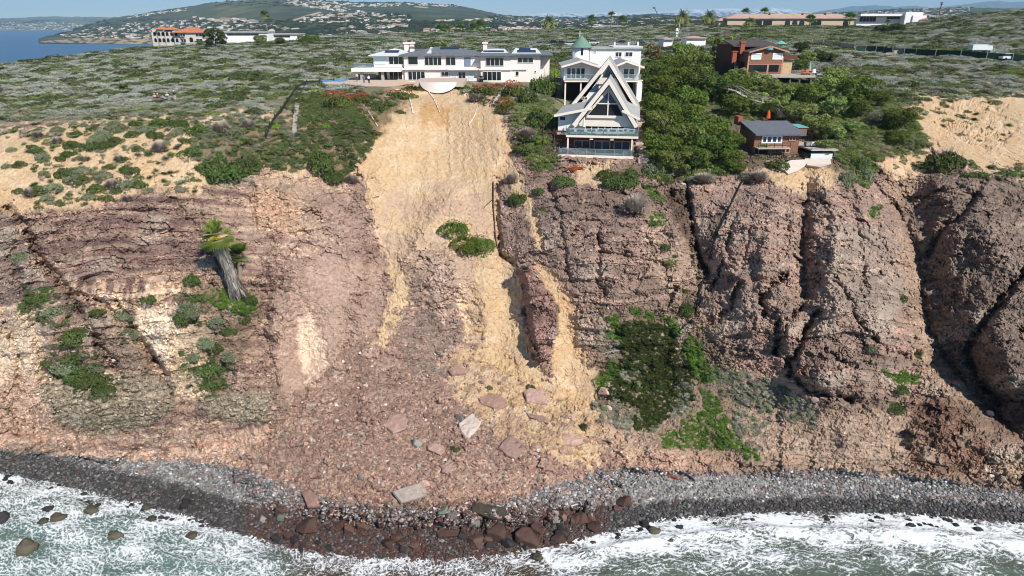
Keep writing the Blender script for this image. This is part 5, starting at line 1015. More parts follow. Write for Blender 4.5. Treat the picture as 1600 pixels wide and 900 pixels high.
W_(590, 603, 111, 127.5, 2, 1.18, fm='dark'); W_(607, 628, 111.5, 125.5, 3, 1.18); W_(637, 664, 111.5, 125.5, 4, .58); W_(689, 701, 112, 119.5, 2, .58); W_(703, 713, 112.5, 126.5, 1, .58, 'blind'); W_(716, 728, 112.5, 127.5, 2, .58); W_(732, 740, 112.5, 127, 1, .58, 'blind'); W_(755, 784, 111, 125.7, 4, -.82); W_(806, 811.5, 111, 119, 1, .38); W_(836, 839, 110.5, 114, 1, .38)
# terrace, pool, retaining wall
ter = MB(); ter.prism([(x(628), zg - 1.5), (x(806), zg - 1.5), (x(806), .05), (x(628), .05)], -1.9, 2).build('terrace', M['terr'], v)
tz = z(131, -4)
tp = MB().plate([(x(520), -9, .55), (x(622), -8, .55), (x(640), -.5, .5), (x(548), 9, .5)], 2.2).build('patio', M['terr'], v)
pl = MB().box(x(516), x(546), -6.4, .6, -.9, .7).box(x(515), x(521), -7.4, -6.4, -1.0, 1.0).box(x(540), x(546), -7.4, -6.4, -1.0, 1.0).build('pool_surround', M['tile'], v); MB().box(x(519), x(543), -5.9, .3, .6, .74).build('pool_water', M['pool'], pl)
MB().box(x(550), x(580), 5, 5.5, 0, 1.5).box(x(550), x(556), 3, 5, 0, 1.4).build('garden_wall', M['stucco'], v)
Dw = ground(685, 141).y - .5; oW = P(685, 130, Dw); wl_ = empty('retaining_wall', oW, 0, 'curved pale retaining wall holding the terrace at the head of the slide', 'wall')
tp_, bt_ = [], []
for i in range(21):
    t_ = i / 20; px_ = 656 + 57 * t_; yy = -1.2 * math.sin(math.pi * t_); a_ = rays(px_, 130)[0] * Dw - oW.x
    tp_.append((a_, yy, P(0, 128.2, Dw).z - oW.z)); bt_.append((a_, yy, P(0, 129 + 13.5 * math.sin(math.pi * t_) ** .55, Dw).z - oW.z - .3))
n = 21; MB().add(bt_ + tp_ + [(a, b + .4, c) for a, b, c in bt_] + [(a, b + .4, c) for a, b, c in tp_], [(i, i + 1, n + i + 1, n + i) for i in range(n - 1)] + [(n + i, n + i + 1, 3 * n + i + 1, 3 * n + i) for i in range(n - 1)] + [(2 * n + i + 1, 2 * n + i, 3 * n + i, 3 * n + i + 1) for i in range(n - 1)]).build('wall', M['stucco'], wl_)
zt = tp_[0][2]; MB().prism([(tp_[0][0] - 1.5, zt - 1), (tp_[-1][0] + 1.5, zt - 1), (tp_[-1][0] + 1.5, zt - .12), (tp_[0][0] - 1.5, zt - .12)], .35, 166 - Dw).build('paving', M['terr'], wl_)
def furn(px, py, D_, name, label, cat, build, group=None):
    e = empty(name, P(px, py, D_), 0, label, cat, group); build(e); return e
def lounge(e): MB().box(-.9, .9, -.3, .3, .3, .42).beam((.5, 0, .4), (.95, 0, .95), .5, .06).build('seat', M['conc'], e); MB().box(-.8, -.72, -.25, .25, 0, .3).box(.6, .68, -.25, .25, 0, .3).build('leg', M['steel'], e)
for k, (a, lb) in enumerate([(679.5, 'low outdoor lounger on the terrace, left one of the pair by the plain wall'), (697, 'low outdoor lounger on the terrace, right one of the pair by the plain wall')]): furn(a, 127.6, 167, 'lounger', lb, 'lounger', lounge, 'terrace loungers')
furn(752, 127.8, 166.4, 'barbecue', 'black covered barbecue standing by the protruding villa block', 'barbecue', lambda e: (MB().box(-.6, .6, -.3, .3, .75, 1.05).build('tray', M['steel'], e), MB().cyl(0, 0, 1.05, 1.35, .5, .3).build('lid', M['black'], e), MB().box(-.45, .45, -.25, .25, 0, .75).build('cart', M['black'], e)))
# --- triangular gabled house on the cliff edge
q = FR(940, 242, 127, -.16, 200); x, z = q.x, q.z; A = q.root('gabled_house', 'cream house with two stacked triangular gables and glass decks on the cliff edge', 'house')
zd1, zd2 = z(212, -3), z(242.5, -3)
w_ = MB(); w_.box(x(885), x(988), 0, 7, zd2 - .2, zd1 - .35); w_.box(x(866), x(884.9), -.2, 6, zd2 + 2.0, zd1 + .2); w_.build('lower_wall', M['shingled'], A)
w_ = MB(); w_.prism([(x(869), zd1 - .1), (x(989), zd1 - .1), (x(989), z(188)), (x(918), z(170)), (x(869), z(181.5))], .9, 12); w_.box(x(912), x(975), .6, 3, zd1, z(183)); w_.build('wall', M['white'], A)
MB().box(x(869), x(886), -.9, 5, zd1 - .3, zd1 + .0).build('side_roof', M['greyroof'], A)
# lower A: front wall triangle, glass, roof planes
ap, zl = z(131), z(198); xl, xr, xm = x(897), x(989), x(946.5)
MB().prism([(xl + .3, zl), (xr - .3, zl), (xm, ap - .35)], .25, 12).build('gable_wall', M['cream'], A)
def tri(par, top, bl, br, y, m, name):
    return MB().add([(bl[0], y, bl[1]), (br[0], y, br[1]), (top[0], y, top[1]), (bl[0], y + .05, bl[1]), (br[0], y + .05, br[1]), (top[0], y + .05, top[1])], [(0, 1, 2), (5, 4, 3), (0, 3, 4, 1), (1, 4, 5, 2), (2, 5, 3, 0)]).build(name, M[m], par)
gw = MB().beam((x(946.3), .1, z(181)), (x(946.3), .1, z(142)), .22, .2).beam((x(930), .1, z(162)), (x(960), .1, z(162)), .2, .2).beam((x(914), .1, z(182.5)), (x(970), .1, z(182.5)), .4, .45).build('window_frame', M['cream'], A)
tri(gw, (x(946.3), z(143)), (x(930.5), z(161.5)), (x(959.5), z(161.5)), .15, 'blue_glass', 'pane'); MB().add([(x(930), .15, z(163)), (x(960), .15, z(163)), (x(970), .15, z(181)), (x(915.5), .15, z(181)), (x(930), .2, z(163)), (x(960), .2, z(163)), (x(970), .2, z(181)), (x(915.5), .2, z(181))], [(3, 2, 1, 0), (4, 5, 6, 7), (0, 1, 5, 4), (1, 2, 6, 5), (2, 3, 7, 6), (3, 0, 4, 7)]).build('pane', M['dark'], gw)
window(A, x(912), x(974), zd1 + .05, z(186), 6, .58, 'white', 'glass', .18)
def aroof(par, xl, zl, xr, zr, xm, zm, y0, y1, th=.75, wid=.9):
    for (xa, za) in ((xl, zl), (xr, zr)):
        d = Vector((xm - xa, 0, zm - za)).normalized(); nrm = Vector((-d.z, 0, d.x)) * (1 if xa < xm else -1)
        a, b = Vector((xa, 0, za)), Vector((xm, 0, zm)) + d * 0
        o1 = MB().add([(a.x, y0, a.z), (b.x, y0, b.z), (b.x, y1, b.z), (a.x, y1, a.z)] + [(p_.x, y_, p_.z) for p_, y_ in ((a + nrm * th, y0), (b + Vector((0, 0, th * 1.6)), y0), (b + Vector((0, 0, th * 1.6)), y1), (a + nrm * th, y1))],
                      [(0, 1, 2, 3), (7, 6, 5, 4), (0, 4, 5, 1), (2, 6, 7, 3), (0, 3, 7, 4), (1, 5, 6, 2)]).build('roof', M['greyroof'], par)
        MB().add([(a.x, y0 - .06, a.z), (b.x, y0 - .06, b.z), (a.x + nrm.x * th * .9, y0 - .06, a.z + nrm.z * th * .9), (b.x, y0 - .06, b.z + th * 1.45), (a.x, y0, a.z), (b.x, y0, b.z), (a.x + nrm.x * th * .9, y0, a.z + nrm.z * th * .9), (b.x, y0, b.z + th * 1.45)],
                 [(0, 1, 3, 2), (4, 6, 7, 5), (0, 2, 6, 4), (1, 5, 7, 3), (2, 3, 7, 6), (0, 4, 5, 1)]).build('barge_board', M['cream'], o1)
aroof(A, xl, zl, xr, zl, xm, ap, -1.0, 8)
# wings of the lower storey
wr = MB().plate([(x(864), -1, z(181)), (x(922), -1, z(168.5)), (x(930), 7, z(160)), (x(872), 7, z(173))], .3).build('wing_roof', M['greyroof'], A); MB().beam((x(864), -1.05, z(181.4)), (x(922), -1.05, z(168.9)), .12, .45).build('barge_board', M['cream'], wr)
wr = MB().plate([(x(968), -1, z(171)), (x(996), -1, z(184)), (x(996), 7, z(174)), (x(968), 7, z(160))], .3).build('wing_roof', M['greyroof'], A); MB().beam((x(968), -1.05, z(171.5)), (x(996), -1.05, z(184.4)), .12, .4).build('barge_board', M['cream'], wr)
window(A, x(871), x(881), z(190.5), z(184), 1, .88, 'white')
# decks
d1 = MB().box(x(885), x(995), -3.2, 1, zd1 - .38, zd1).build('deck', M['cream'], A); MB().box(x(886), x(994), -3.1, .6, zd1, zd1 + .03).build('turf', M['turf'], d1)
rail(A, [(x(882), .5, zd1), (x(885.5), -3.1, zd1), (x(994.5), -3.1, zd1), (x(994.5), .8, zd1)], 1.15)
d2 = MB().box(x(873), x(989), -3.4, .4, zd2 - .35, zd2).build('deck', M['rail'], A); MB().box(x(872.6), x(989.4), -3.5, -3.4, zd2 - .45, zd2 + .02).build('fascia', M['cream'], d2)
rail(A, [(x(874), 0, zd2), (x(874.5), -3.3, zd2), (x(988.5), -3.3, zd2), (x(988.5), 0, zd2)], 1.1)
for a, b in ((895.5, 921.5), (927, 953), (958, 984)): window(A, x(a), x(b), zd2 + .15, z(219.5, -.2), 2, -.02, 'ptrim', 'blue_glass', .2)
for a in (888, 924, 955.5, 986): MB().box(x(a) - .14, x(a) + .14, -3.0, -2.7, zd2 - .2, zd1 - .3).build('post', M['cream'], A) if a in (888, 986) else MB().box(x(a) - .3, x(a) + .3, -3.0, -2.4, zd1 - .8, zd1 - .3).build('corbel', M['cream'], A)
MB().box(x(874), x(987), .2, 6, zd2 - 4.5, zd2 - .2).build('dark_underfloor', M['black'], A)  # black box: darkness of the void below the deck put into colour
for a in (888, 912, 936, 958, 978): MB().box(x(a), x(a + 9), .1, .2, zd2 - 2.6, zd2 - .9).build('foundation_panel', mat('grey_block', (112, 118, 118), .9), A)
for a in (887, 950, 986): MB().box(x(a) - .25, x(a) + .25, -2.4, -1.9, zd2 - 4, zd2 - .3).build('post', M['conc'], A)
# furniture on the big deck
def sofa(e): MB().box(-1.1, 1.1, -.4, .4, .15, .5).build('seat', M['blind'], e); MB().box(-1.1, 1.1, .3, .5, .5, .95).build('backrest', M['blind'], e); MB().box(-.9, -.4, -.1, .28, .5, .85).box(.3, .8, -.1, .28, .5, .85).build('cushion', mat('navy_cushion', (60, 80, 120), .8), e)
for k, (a, lb) in enumerate([(897, 'white outdoor sofa with navy cushions, leftmost on the turf deck'), (913, 'white outdoor sofa second from the left on the turf deck'), (930, 'white outdoor sofa in the middle of the turf deck'), (948, 'white outdoor sofa right of the middle of the turf deck'), (962, 'white outdoor sofa second from the right on the turf deck'), (978, 'white outdoor sofa rightmost on the turf deck')]):
    e = empty('sofa', (q.o.x + x(a), q.o.y - 1.6, q.o.z + zd1 + .03), random.uniform(-.5, .5), lb, 'sofa', 'sofas on the turf deck'); sofa(e)
e = empty('folded_parasol', (q.o.x + x(910), q.o.y - .2, q.o.z + zd1), 0, 'closed cream parasol at the left end of the turf deck', 'parasol'); MB().cyl(0, 0, 0, 2.9, .04).build('pole', M['steel'], e); MB().cyl(0, 0, 1.2, 2.9, .3, .06).build('canopy', M['cream'], e)
# upper A
q2 = FR(945, 170, 137, -.16, 135); x, z = q2.x, q2.z; B = q2.root('rear_gable', 'taller triangular cream gable rising behind the front gable', 'house')
xl, xr, xm, ap = x(893), x(995), x(947.5), z(99.5); zl = z(171)
MB().prism([(xl + .3, zl - 1), (xr - .3, zl - 1), (xm, ap - .4)], .3, 9).build('gable_wall', M['white'], B)
MB().prism([(xl + .6, zl - 6), (xr - .6, zl - 6), (xr - .5, zl - .9), (xl + .5, zl - .9)], .4, 9).build('base_wall', M['white'], B)
aroof(B, xl, zl, xr, zl, xm, ap, -.9, 10, .7)
tri(B, (xm, z(106)), (x(938), z(122)), (x(957.5), z(122)), .2, 'blue_glass', 'pane')
for a, b, c, d in ((919, 934, 133, 143.5), (957, 970, 133, 146)): MB().add([(x(a) if a < 940 else x(a), .18, z(d)), (x(b), .18, z(d)), (x(b) if a < 940 else x(b) - 1.2, .18, z(c)), (x(a) + (1.2 if a < 940 else 0), .18, z(c))], [(0, 1, 2, 3)]).build('pane', M['blue_glass'], B)
MB().plate([(x(936), .1, z(121.5)), (x(959), .1, z(121.5)), (x(965), .1, z(131.5)), (x(930), .1, z(131.5))], .1).build('gable_band', M['cream'], B)
window(B, x(908), x(917), z(156), z(152), 2, .25, 'cream')
# middle house with two low gables
q3 = FR(940, 152, 148, 0, 112); x, z = q3.x, q3.z; G = q3.root('clifftop_house', 'cream house with two low gables and a glass railed balcony behind the triangular gables', 'house')
MB().box(x(880), x(998), 1.8, 11, -3, z(126)).build('underdeck_shade', M['black'], G)  # black box: shade of the open void under the balcony, as colour
MB().prism([(x(880), z(127)), (x(998), z(127)), (x(998), z(103.5)), (x(976), z(97)), (x(957), z(103)), (x(940), z(104.5)), (x(906), z(97)), (x(880), z(104))], 1.5, 11).build('wall', M['white'], G)
for (a, za, b, zb_, c, zc) in [(875, 103.5, 906, 94.5, 941, 106), (955, 104, 976, 95, 1004, 104.5)]:
    for (p0, z0, p1, z1) in ((a, za, b, zb_), (b, zb_, c, zc)):
        rf = MB().plate([(x(p0), -.6, z(z0)), (x(p1), -.6, z(z1)), (x(p1), 10, z(z1) + .2), (x(p0), 10, z(z0) + .2)], .25).build('roof', M['greyroof'], G); MB().beam((x(p0), -.66, z(z0) - .12), (x(p1), -.66, z(z1) - .12), .1, .36).build('barge_board', M['cream'], rf)
dk_ = MB().box(x(879), x(997), -2.4, 1.6, z(128, -2), z(126, -2)).build('balcony', M['cream'], G); rail(G, [(x(879.5), -2.3, z(126, -2)), (x(996.5), -2.3, z(126, -2))], 1.25)
window(G, x(884), x(914), z(124), z(106), 4, 1.48, 'white', 'blue_glass', .16); window(G, x(973), x(992), z(124), z(106.5), 2, 1.48, 'white', 'blue_glass', .18); window(G, x(958), x(969), z(122), z(108), 1, 1.48, 'white', 'glass', .14)
for a in (881, 905, 960, 992): MB().box(x(a) - .15, x(a) + .15, -2.1, -1.8, -4, z(128, -2)).build('post', M['cream'], G)
MB().box(x(991), x(999), -3, 1, -5, z(130, -2)).build('side_wall', M['white'], G)
q4 = FR(950, 97, 164, 0, 85); x, z = q4.x, q4.z; K = q4.root('turret_house', 'white flat roofed block with round green copper turret at the back', 'house')
MB().box(x(921), x(1001), 0, 9, -4, z(75)).build('wall', M['white'], K); rp = MB().box(x(920), x(1003), -.5, 9.5, z(76.5), z(74)).build('roof', M['greyroof'], K); MB().box(x(957), x(1003), -.3, 9.3, z(74), z(72.5)).build('parapet', M['mem'], rp)
for a in (962, 984, 999): MB().box(x(a) - .2, x(a) + .2, 3, 3.4, z(74), z(66)).build('roof_vent', M['mem'], K)
window(K, x(961), x(971), z(89), z(81), 2, -.02); window(K, x(976), x(988), z(88.5), z(81), 2, -.02); window(K, x(926), x(931), z(82.5), z(79.5), 1, -.02)
tu = MB().cyl(x(907), .5, -4, z(73), x(920.5) - x(907), k=28).build('turret', M['white'], K, smooth=True); MB().cyl(x(908), .5, z(74), z(55), x(925) - x(907), .05, k=24).build('copper_cone', M['copper'], tu); MB().box(x(906), x(909.5), .5 - (x(920.5) - x(907)) - .04, .2 - (x(920.5) - x(907)) + .4, z(86), z(75)).build('slit_window', M['glass'], tu)
# stair and patios beside the gabled houses
e = empty('garden_stair', ground(1004, 200), 0, 'pale stepped garden stair between the gabled house and the pine grove', 'stair'); st = MB()
for k in range(16):
    t_ = k / 15; g = ground(1003 + 3 * math.sin(k), 158 + 92 * t_) - e.location; st.box(g.x - .9, g.x + .9, g.y - .7, g.y + .7, g.z - .4, g.z + .35)
st.build('steps', M['terr'], e)
e = empty('white_garden_wall', ground(994, 168), 0, 'tall white pillar wall right of the rear gable', 'wall'); MB().box(-.9, .9, -.3, .3, -1, 5.4).build('wall', M['white'], e); MB().box(-1.05, 1.05, -.45, .45, 5.4, 5.6).build('coping', M['cream'], e)
e = empty('brown_stair', ground(858, 222), 0, 'dark brown timber stair on the left of the gabled house', 'stair'); st = MB()
for k in range(9): st.box(-1.0, 1.0, k * .55 - 2, k * .55 - 1.5, k * .45 - 1.2, k * .45 - 1.0)
st.beam((-1, -2, -.3), (-1, 3, 3.4), .12).beam((1, -2, -.3), (1, 3, 3.4), .12); [st.beam((sx_, -2 + j * 1.2, -1.4 + j), (sx_, -2 + j * 1.2, -.2 + j), .1) for sx_ in (-1, 1) for j in range(4)]
st.build('treads', mat('brown_timber', (92, 66, 62), .8), e)
e = empty('collapsed_wood_retainer', ground(898, 266), 0, 'rusty orange broken timbers on the edge under the lower deck', 'timber'); tm = MB()
for k in range(7): tm.beam((random.uniform(-3, 0), random.uniform(-1, 1), random.uniform(0, .6)), (random.uniform(0, 3.4), random.uniform(-1, 1), random.uniform(0, .8)), .2)
tm.build('timbers', M['rust'], e)
# --- upper shingle house
q = FR(1195, 113, 166, .06, 92); x, z = q.x, q.z; U = q.root('shingle_house', 'upper brown shingle house with two white framed windows and a brick chimney', 'house')
MB().prism([(x(1166), -3), (x(1222), -3), (x(1222), z(80.5)), (x(1197.5), z(73)), (x(1166), z(80.5))], 0, 10).build('wall', M['shingle'], U)
for a, b, c, d in ((1164, 80.8, 1197.5, 71.5), (1197.5, 71.5, 1228, 80.8)):
    rf = MB().plate([(x(a), -.8, z(b)), (x(c), -.8, z(d)), (x(c), 9, z(d)), (x(a), 9, z(b))], .22).build('roof', M['droof'], U); MB().beam((x(a), -.86, z(b) - .1), (x(c), -.86, z(d) - .1), .1, .3).build('barge_board', M['ptrim'], rf)
MB().box(x(1165.5), x(1168), -.06, .2, -2, z(80.5)).box(x(1220), x(1222.3), -.06, .2, -2, z(80.5)).box(x(1168), x(1220), -.06, .1, z(101), z(99.8)).box(x(1197.5), x(1200), -.05, .1, -1, z(101)).build('corner_board', M['ptrim'], U)
window(U, x(1170), x(1186), z(93), z(83), 1, -.02, 'white', 'blind', .22); window(U, x(1204), x(1220), z(93), z(83), 1, -.02, 'white', 'blind', .22)
window(U, x(1168.5), x(1197), z(112), z(101.5), 3, -.02, 'dark', 'glass', .12); window(U, x(1200.5), x(1216), z(112), z(101.5), 2, -.02, 'dark', 'glass', .12)
MB().cyl(x(1197), -.12, z(77.5), z(74), .9, k=16).build('oval_vent', M['teal'], U)
MB().box(x(1152), x(1168), 6, 16, -3, z(71)).box(x(1200), x(1226), 11, 18, -3, z(72)).build('rear_wall', M['shingled'], U)  # darker shingle here: the shade of this side is put into the colour
MB().plate([(x(1148), 3, z(72)), (x(1222), 3, z(72)), (x(1222), 12, z(63.5)), (x(1151), 12, z(63.5))], .25).build('rear_roof', M['droof'], U)
MB().prism([(x(1203), z(72)), (x(1226), z(72)), (x(1214), z(64.5))], 9.5, 16).build('rear_gable', M['shingle'], U)
for a, b, c, d in ((1201, 72.5, 1214, 63.5), (1214, 63.5, 1232, 70.5)): MB().plate([(x(a), 9, z(b)), (x(c), 9, z(d)), (x(c) + .4, 17, z(d)), (x(a) + .4, 17, z(b))], .2).build('roof', M['blroof'], U)
for a, yb, t_, u in ((1163, 3, 66, 85), (1151.5, 3, 81, 100)): MB().box(x(a) - .5, x(a) + .5, yb, yb + 1, z(u), z(t_)).box(x(a) - .65, x(a) + .65, yb - .15, yb + 1.15, z(t_) - .2, z(t_) + .1).build('chimney', M['brick'], U)
MB().box(x(1150), x(1166), 2, 9, -3, z(98)).build('porch', M['black'], U)
MB().box(x(1222), x(1246), .5, 6, z(93), z(86.5)).build('side_balcony', M['shingled'], U); MB().box(x(1222.5), x(1241), 1.2, 6, -1, z(95)).build('stone_wall', M['stone'], U)
MB().box(x(1170), x(1284), -4.5, 1.0, -.9, -.4).build('deck', M['deck'], U); rail(U, [(x(1222), -4.4, -.4), (x(1284), -4.4, -.4), (x(1284), .9, -.4)], 1.0, False, 'wood')
for a in (1225, 1240, 1258, 1274): MB().beam((x(a), -4, -.9), (x(a + 2), -3.6, -5), .25).build('post', M['wood'], U)
def at_(fr, px, dy, zz): return Vector((fr.o.x + fr.x(px), fr.o.y + dy, fr.o.z + zz))
e = empty('closed_parasol', at_(q, 1259, -2, -.4), 0, 'closed pale green parasol on the upper shingle house deck', 'parasol'); MB().cyl(0, 0, 0, 3, .05).build('pole', M['steel'], e); MB().cyl(0, 0, .9, 2.9, .42, .1, 10).build('canopy', M['green'], e)
e = empty('open_parasol', at_(q, 1229, 6, z(78)), 0, 'open pale teal parasol beside the upper shingle house roof', 'parasol'); MB().cyl(0, 0, -1, 1.6, .05).build('pole', M['steel'], e); MB().cyl(0, 0, 1.2, 1.9, 1.5, .1, 8).build('canopy', M['teal'], e)
for a, mm, lb in ((1255.5, 'orange', 'orange deck chair under the closed green parasol'), (1248, 'rust', 'brown deck chair left of the orange one'), (1266, 'white', 'white deck chair right of the closed green parasol')):
    e = empty('deck_chair', at_(q, a, -2.8, -.4), .3, lb, 'chair', 'deck chairs of the upper shingle house'); MB().box(-.4, .4, -.35, .35, .35, .5).build('seat', M[mm], e); MB().box(-.4, .4, .3, .42, .5, 1.2).build('backrest', M[mm], e); MB().box(-.38, -.3, -.3, .3, 0, .35).box(.3, .38, -.3, .3, 0, .35).build('leg', M['wood'], e)
# --- lower shingle house
q = FR(1210, 244, 122.5, .04, 225); x, z = q.x, q.z; S2 = q.root('cliff_cabin', 'lower red shingle cabin with blue grey roof and decks right at the cliff edge', 'house')
MB().box(x(1175), x(1246), 0, 7.5, -3, z(209.5)).build('wall', M['shingle'], S2)
MB().plate([(x(1173), -.9, z(210, -.9)), (x(1252), -.9, z(210, -.9)), (x(1252), 7.6, z(210) + 1.4), (x(1173), 7.6, z(210) + 1.4)], .25).build('roof', M['blroof'], S2)
MB().add([(x(1175), 0, z(209.6)), (x(1175), 7.5, z(209.6)), (x(1175), 7.5, z(210) + 1.15), (x(1246), 0, z(209.6)), (x(1246), 7.5, z(209.6)), (x(1246), 7.5, z(210) + 1.15)], [(0, 2, 1), (3, 4, 5), (1, 2, 5, 4)]).build('gable_end', M['shingled'], S2)
window(S2, x(1186), x(1218.5), z(224), z(211.3), 4, -.02, 'white', 'blue_glass', .26); window(S2, x(1229), x(1240), z(220), z(211.6), 2, -.02, 'ptrim', 'glass', .16); window(S2, x(1219.5), x(1233), z(239), z(229.5), 2, -.02, 'ptrim', 'glass', .18)
MB().box(x(1178), x(1198), -.06, -.02, z(242), z(231.5)).build('opening', M['dark'], S2); window(S2, x(1199), x(1214), z(238), z(231.5), 2, -.02, 'shingle', 'glass', .12)  # flat dark panel: shade of the open lower void put into colour
b_d = MB().box(x(1176), x(1227), -1.8, -.02, z(230.3), z(229)).build('balcony', M['deck'], S2); rail(S2, [(x(1176.5), -1.7, z(229)), (x(1226.5), -1.7, z(229))], .9, False, 'black', 1.2)
for a in (1178, 1197, 1218): MB().box(x(a) - .08, x(a) + .08, -1.7, -1.54, -.3, z(230.3)).build('post', M['black'], S2)
MB().box(x(1150), x(1258), -2.6, .2, -.55, -.3).build('deck', M['deck'], S2); rail(S2, [(x(1150), -2.5, -.3), (x(1257), -2.5, -.3)], .95, False, 'black', 1.5)
MB().box(x(1176), x(1250), -1.2, 6, -4, -.6).build('dark_underfloor', M['black'], S2)  # black box filling the space under cabin and deck
bx_ = MB().box(x(1252), x(1268.5), 3, 7, z(217), z(203.5)).build('shed', M['shingle'], S2); MB().box(x(1251.5), x(1269.5), 2.8, 7.2, z(203.5), z(202.3)).build('shed_roof', M['teal'], bx_)
MB().box(x(1171), x(1179), 7.8, 10, z(205), z(191)).build('chimney', M['brick'], S2)
MB().plate([(x(1256), -2.8, z(234, -2.8)), (x(1298), -2.8, z(234, -2.8)), (x(1294), 6, z(234, -2.8)), (x(1248), 6, z(234, -2.8))], .25).build('deck', M['deck'], S2); rail(S2, [(x(1256.5), -2.7, z(234, -2.8)), (x(1297.5), -2.7, z(234, -2.8)), (x(1293), 5.6, z(234, -2.8))], 1, False, 'black', 2)
MB().box(x(1259), x(1293), -2.2, -1.9, z(248), z(236.2)).build('skirt_wall', M['blind'], S2); MB().box(x(1250), x(1297), -1.8, 5, -3, z(236)).build('void', M['black'], S2)  # black box behind the skirt carries the shade under the right deck
for a, lb in ((1262, 'grey covered grill on the right deck of the cliff cabin'), (1270, 'white box seat on the right deck of the cliff cabin'), (1278, 'grey lounge chair on the right deck of the cliff cabin')):
    e = empty('deck_box', at_(q, a, .5, z(234, -2.8)), .2, lb, 'furniture'); MB().box(-.6, .6, -.4, .4, .25, .8).build('body', M['blind' if 'white' in lb else 'steel'], e); MB().box(-.5, -.4, -.3, .3, 0, .25).box(.4, .5, -.3, .3, 0, .25).build('leg', M['black'], e)
e = empty('orange_bag', ground(1200, 190) + Vector((0, 0, .6)), 0, 'bright orange bundle behind the cliff cabin roof', 'bundle'); MB().cyl(0, 0, 0, 1.2, .45, .3, 8).cyl(0, 0, 1.2, 1.5, .3, .1, 8).build('bundle', M['orange'], e)
e = empty('back_patio', ground(1190, 192), 0, 'pale concrete patio behind the cliff cabin', 'patio'); MB().box(-3.2, 3.2, -1.5, 1.5, -.4, .25).build('slab', M['blind'], e)
# cracked slabs hanging at the edge
for nm, pts_, lb in [('broken_slab', [(1258, 247), (1297, 247), (1299, 256), (1282, 261), (1262, 258), (1257, 252)], 'pale concrete slab broken off under the white skirt wall'), ('broken_slab', [(1236, 250), (1262, 249), (1258, 259), (1246, 267), (1232, 272), (1226, 266), (1216, 262), (1222, 257)], 'jagged white concrete slab sliding below the cliff cabin deck')]:
    g0 = ground(*pts_[0]); vs = []
    for (a, b) in pts_: g = ground(a, b); vs.append(Vector((P(a, b, g.y - .8).x, g.y - .8, P(a, b, g.y - .8).z)) - g0)
    n = len(vs); o = MB().add(vs + [p_ + Vector((0, .5, -.5)) for p_ in vs], [tuple(range(n - 1, -1, -1)), tuple(range(n, 2 * n))] + [(i, (i + 1) % n, (i + 1) % n + n, i + n) for i in range(n)]).build(nm, mat('broken_concrete', (222, 206, 194), .9, .08), None, g0); tag(o, lb, 'slab', 'broken slabs below the cliff cabin')
# --- timber walkway and stair
def wpt(px, py, up=1.6): return ground(px, py) + Vector((0, 0, up))
e = empty('timber_walkway', ground(1120, 160), 0, 'weathered grey timber walkway winding through the pines to the cliff cabin', 'walkway'); o0 = e.location
pa = [wpt(*p_) - o0 for p_ in [(1077, 150, 4.2), (1100, 155, 4.0), (1125, 163, 3.6), (1150, 170, 3.4), (1168, 178, 3.0), (1188, 183, 2.8), (1198, 184, 2.8)]]
dkm = MB(); [dkm.beam(a, b, 1.3, .16) for a, b in zip(pa[:-1], pa[1:])]; dkm.build('boardwalk', M['wood'], e)
rl = MB()
for sd_ in (-.6, .6):
    for a, b in zip(pa[:-1], pa[1:]):
        nrm = Vector((-(b - a).y, (b - a).x, 0)).normalized() * sd_; up = Vector((0, 0, 1.05)); rl.beam(a + nrm + up, b + nrm + up, .14, .14); n = max(2, int((b - a).length / 1.6))
        for k in range(n): p_ = a.lerp(b, k / n) + nrm; rl.beam(p_ + Vector((0, 0, -.4)), p_ + up, .14)
rl.build('handrail', M['wood'], e)
e = empty('timber_stair', ground(1215, 188), 0, 'grey timber stair with landing just behind the cliff cabin roof', 'stair'); o0 = e.location
a, b = wpt(1199, 184, 3.0) - o0, wpt(1224, 192, 1.4) - o0; sm_ = MB(); [sm_.box(a.lerp(b, k / 12).x - .25, a.lerp(b, k / 12).x + .25, a.lerp(b, k / 12).y - .6, a.lerp(b, k / 12).y + .6, a.lerp(b, k / 12).z - .06, a.lerp(b, k / 12).z + .06) for k in range(13)]; sm_.beam(a + Vector((0, -.6, -.1)), b + Vector((0, -.6, -.1)), .12, .35); sm_.beam(a + Vector((0, .6, -.1)), b + Vector((0, .6, -.1)), .12, .35); sm_.build('steps', M['wood'], e)
ln = MB().box(b.x - .3, b.x + 2.0, b.y - .9, b.y + .9, b.z - .15, b.z).build('landing', M['wood'], e); rs = MB()
for yy in (-.7, .7):
    rs.beam(a + Vector((0, yy, 1.1)), b + Vector((0, yy, 1.1)), .12); rs.beam(a + Vector((0, yy, .6)), b + Vector((0, yy, .6)), .08); [rs.beam(a.lerp(b, k / 4) + Vector((0, yy, -1)), a.lerp(b, k / 4) + Vector((0, yy, 1.1)), .12) for k in range(5)]
    rs.beam(b + Vector((0, yy, 1)), b + Vector((2, yy, 1)), .12); [rs.beam(b + Vector((k, yy, -1)), b + Vector((k, yy, 1)), .12) for k in (0, 1, 2)]
rs.build('handrail', M['wood'], e)
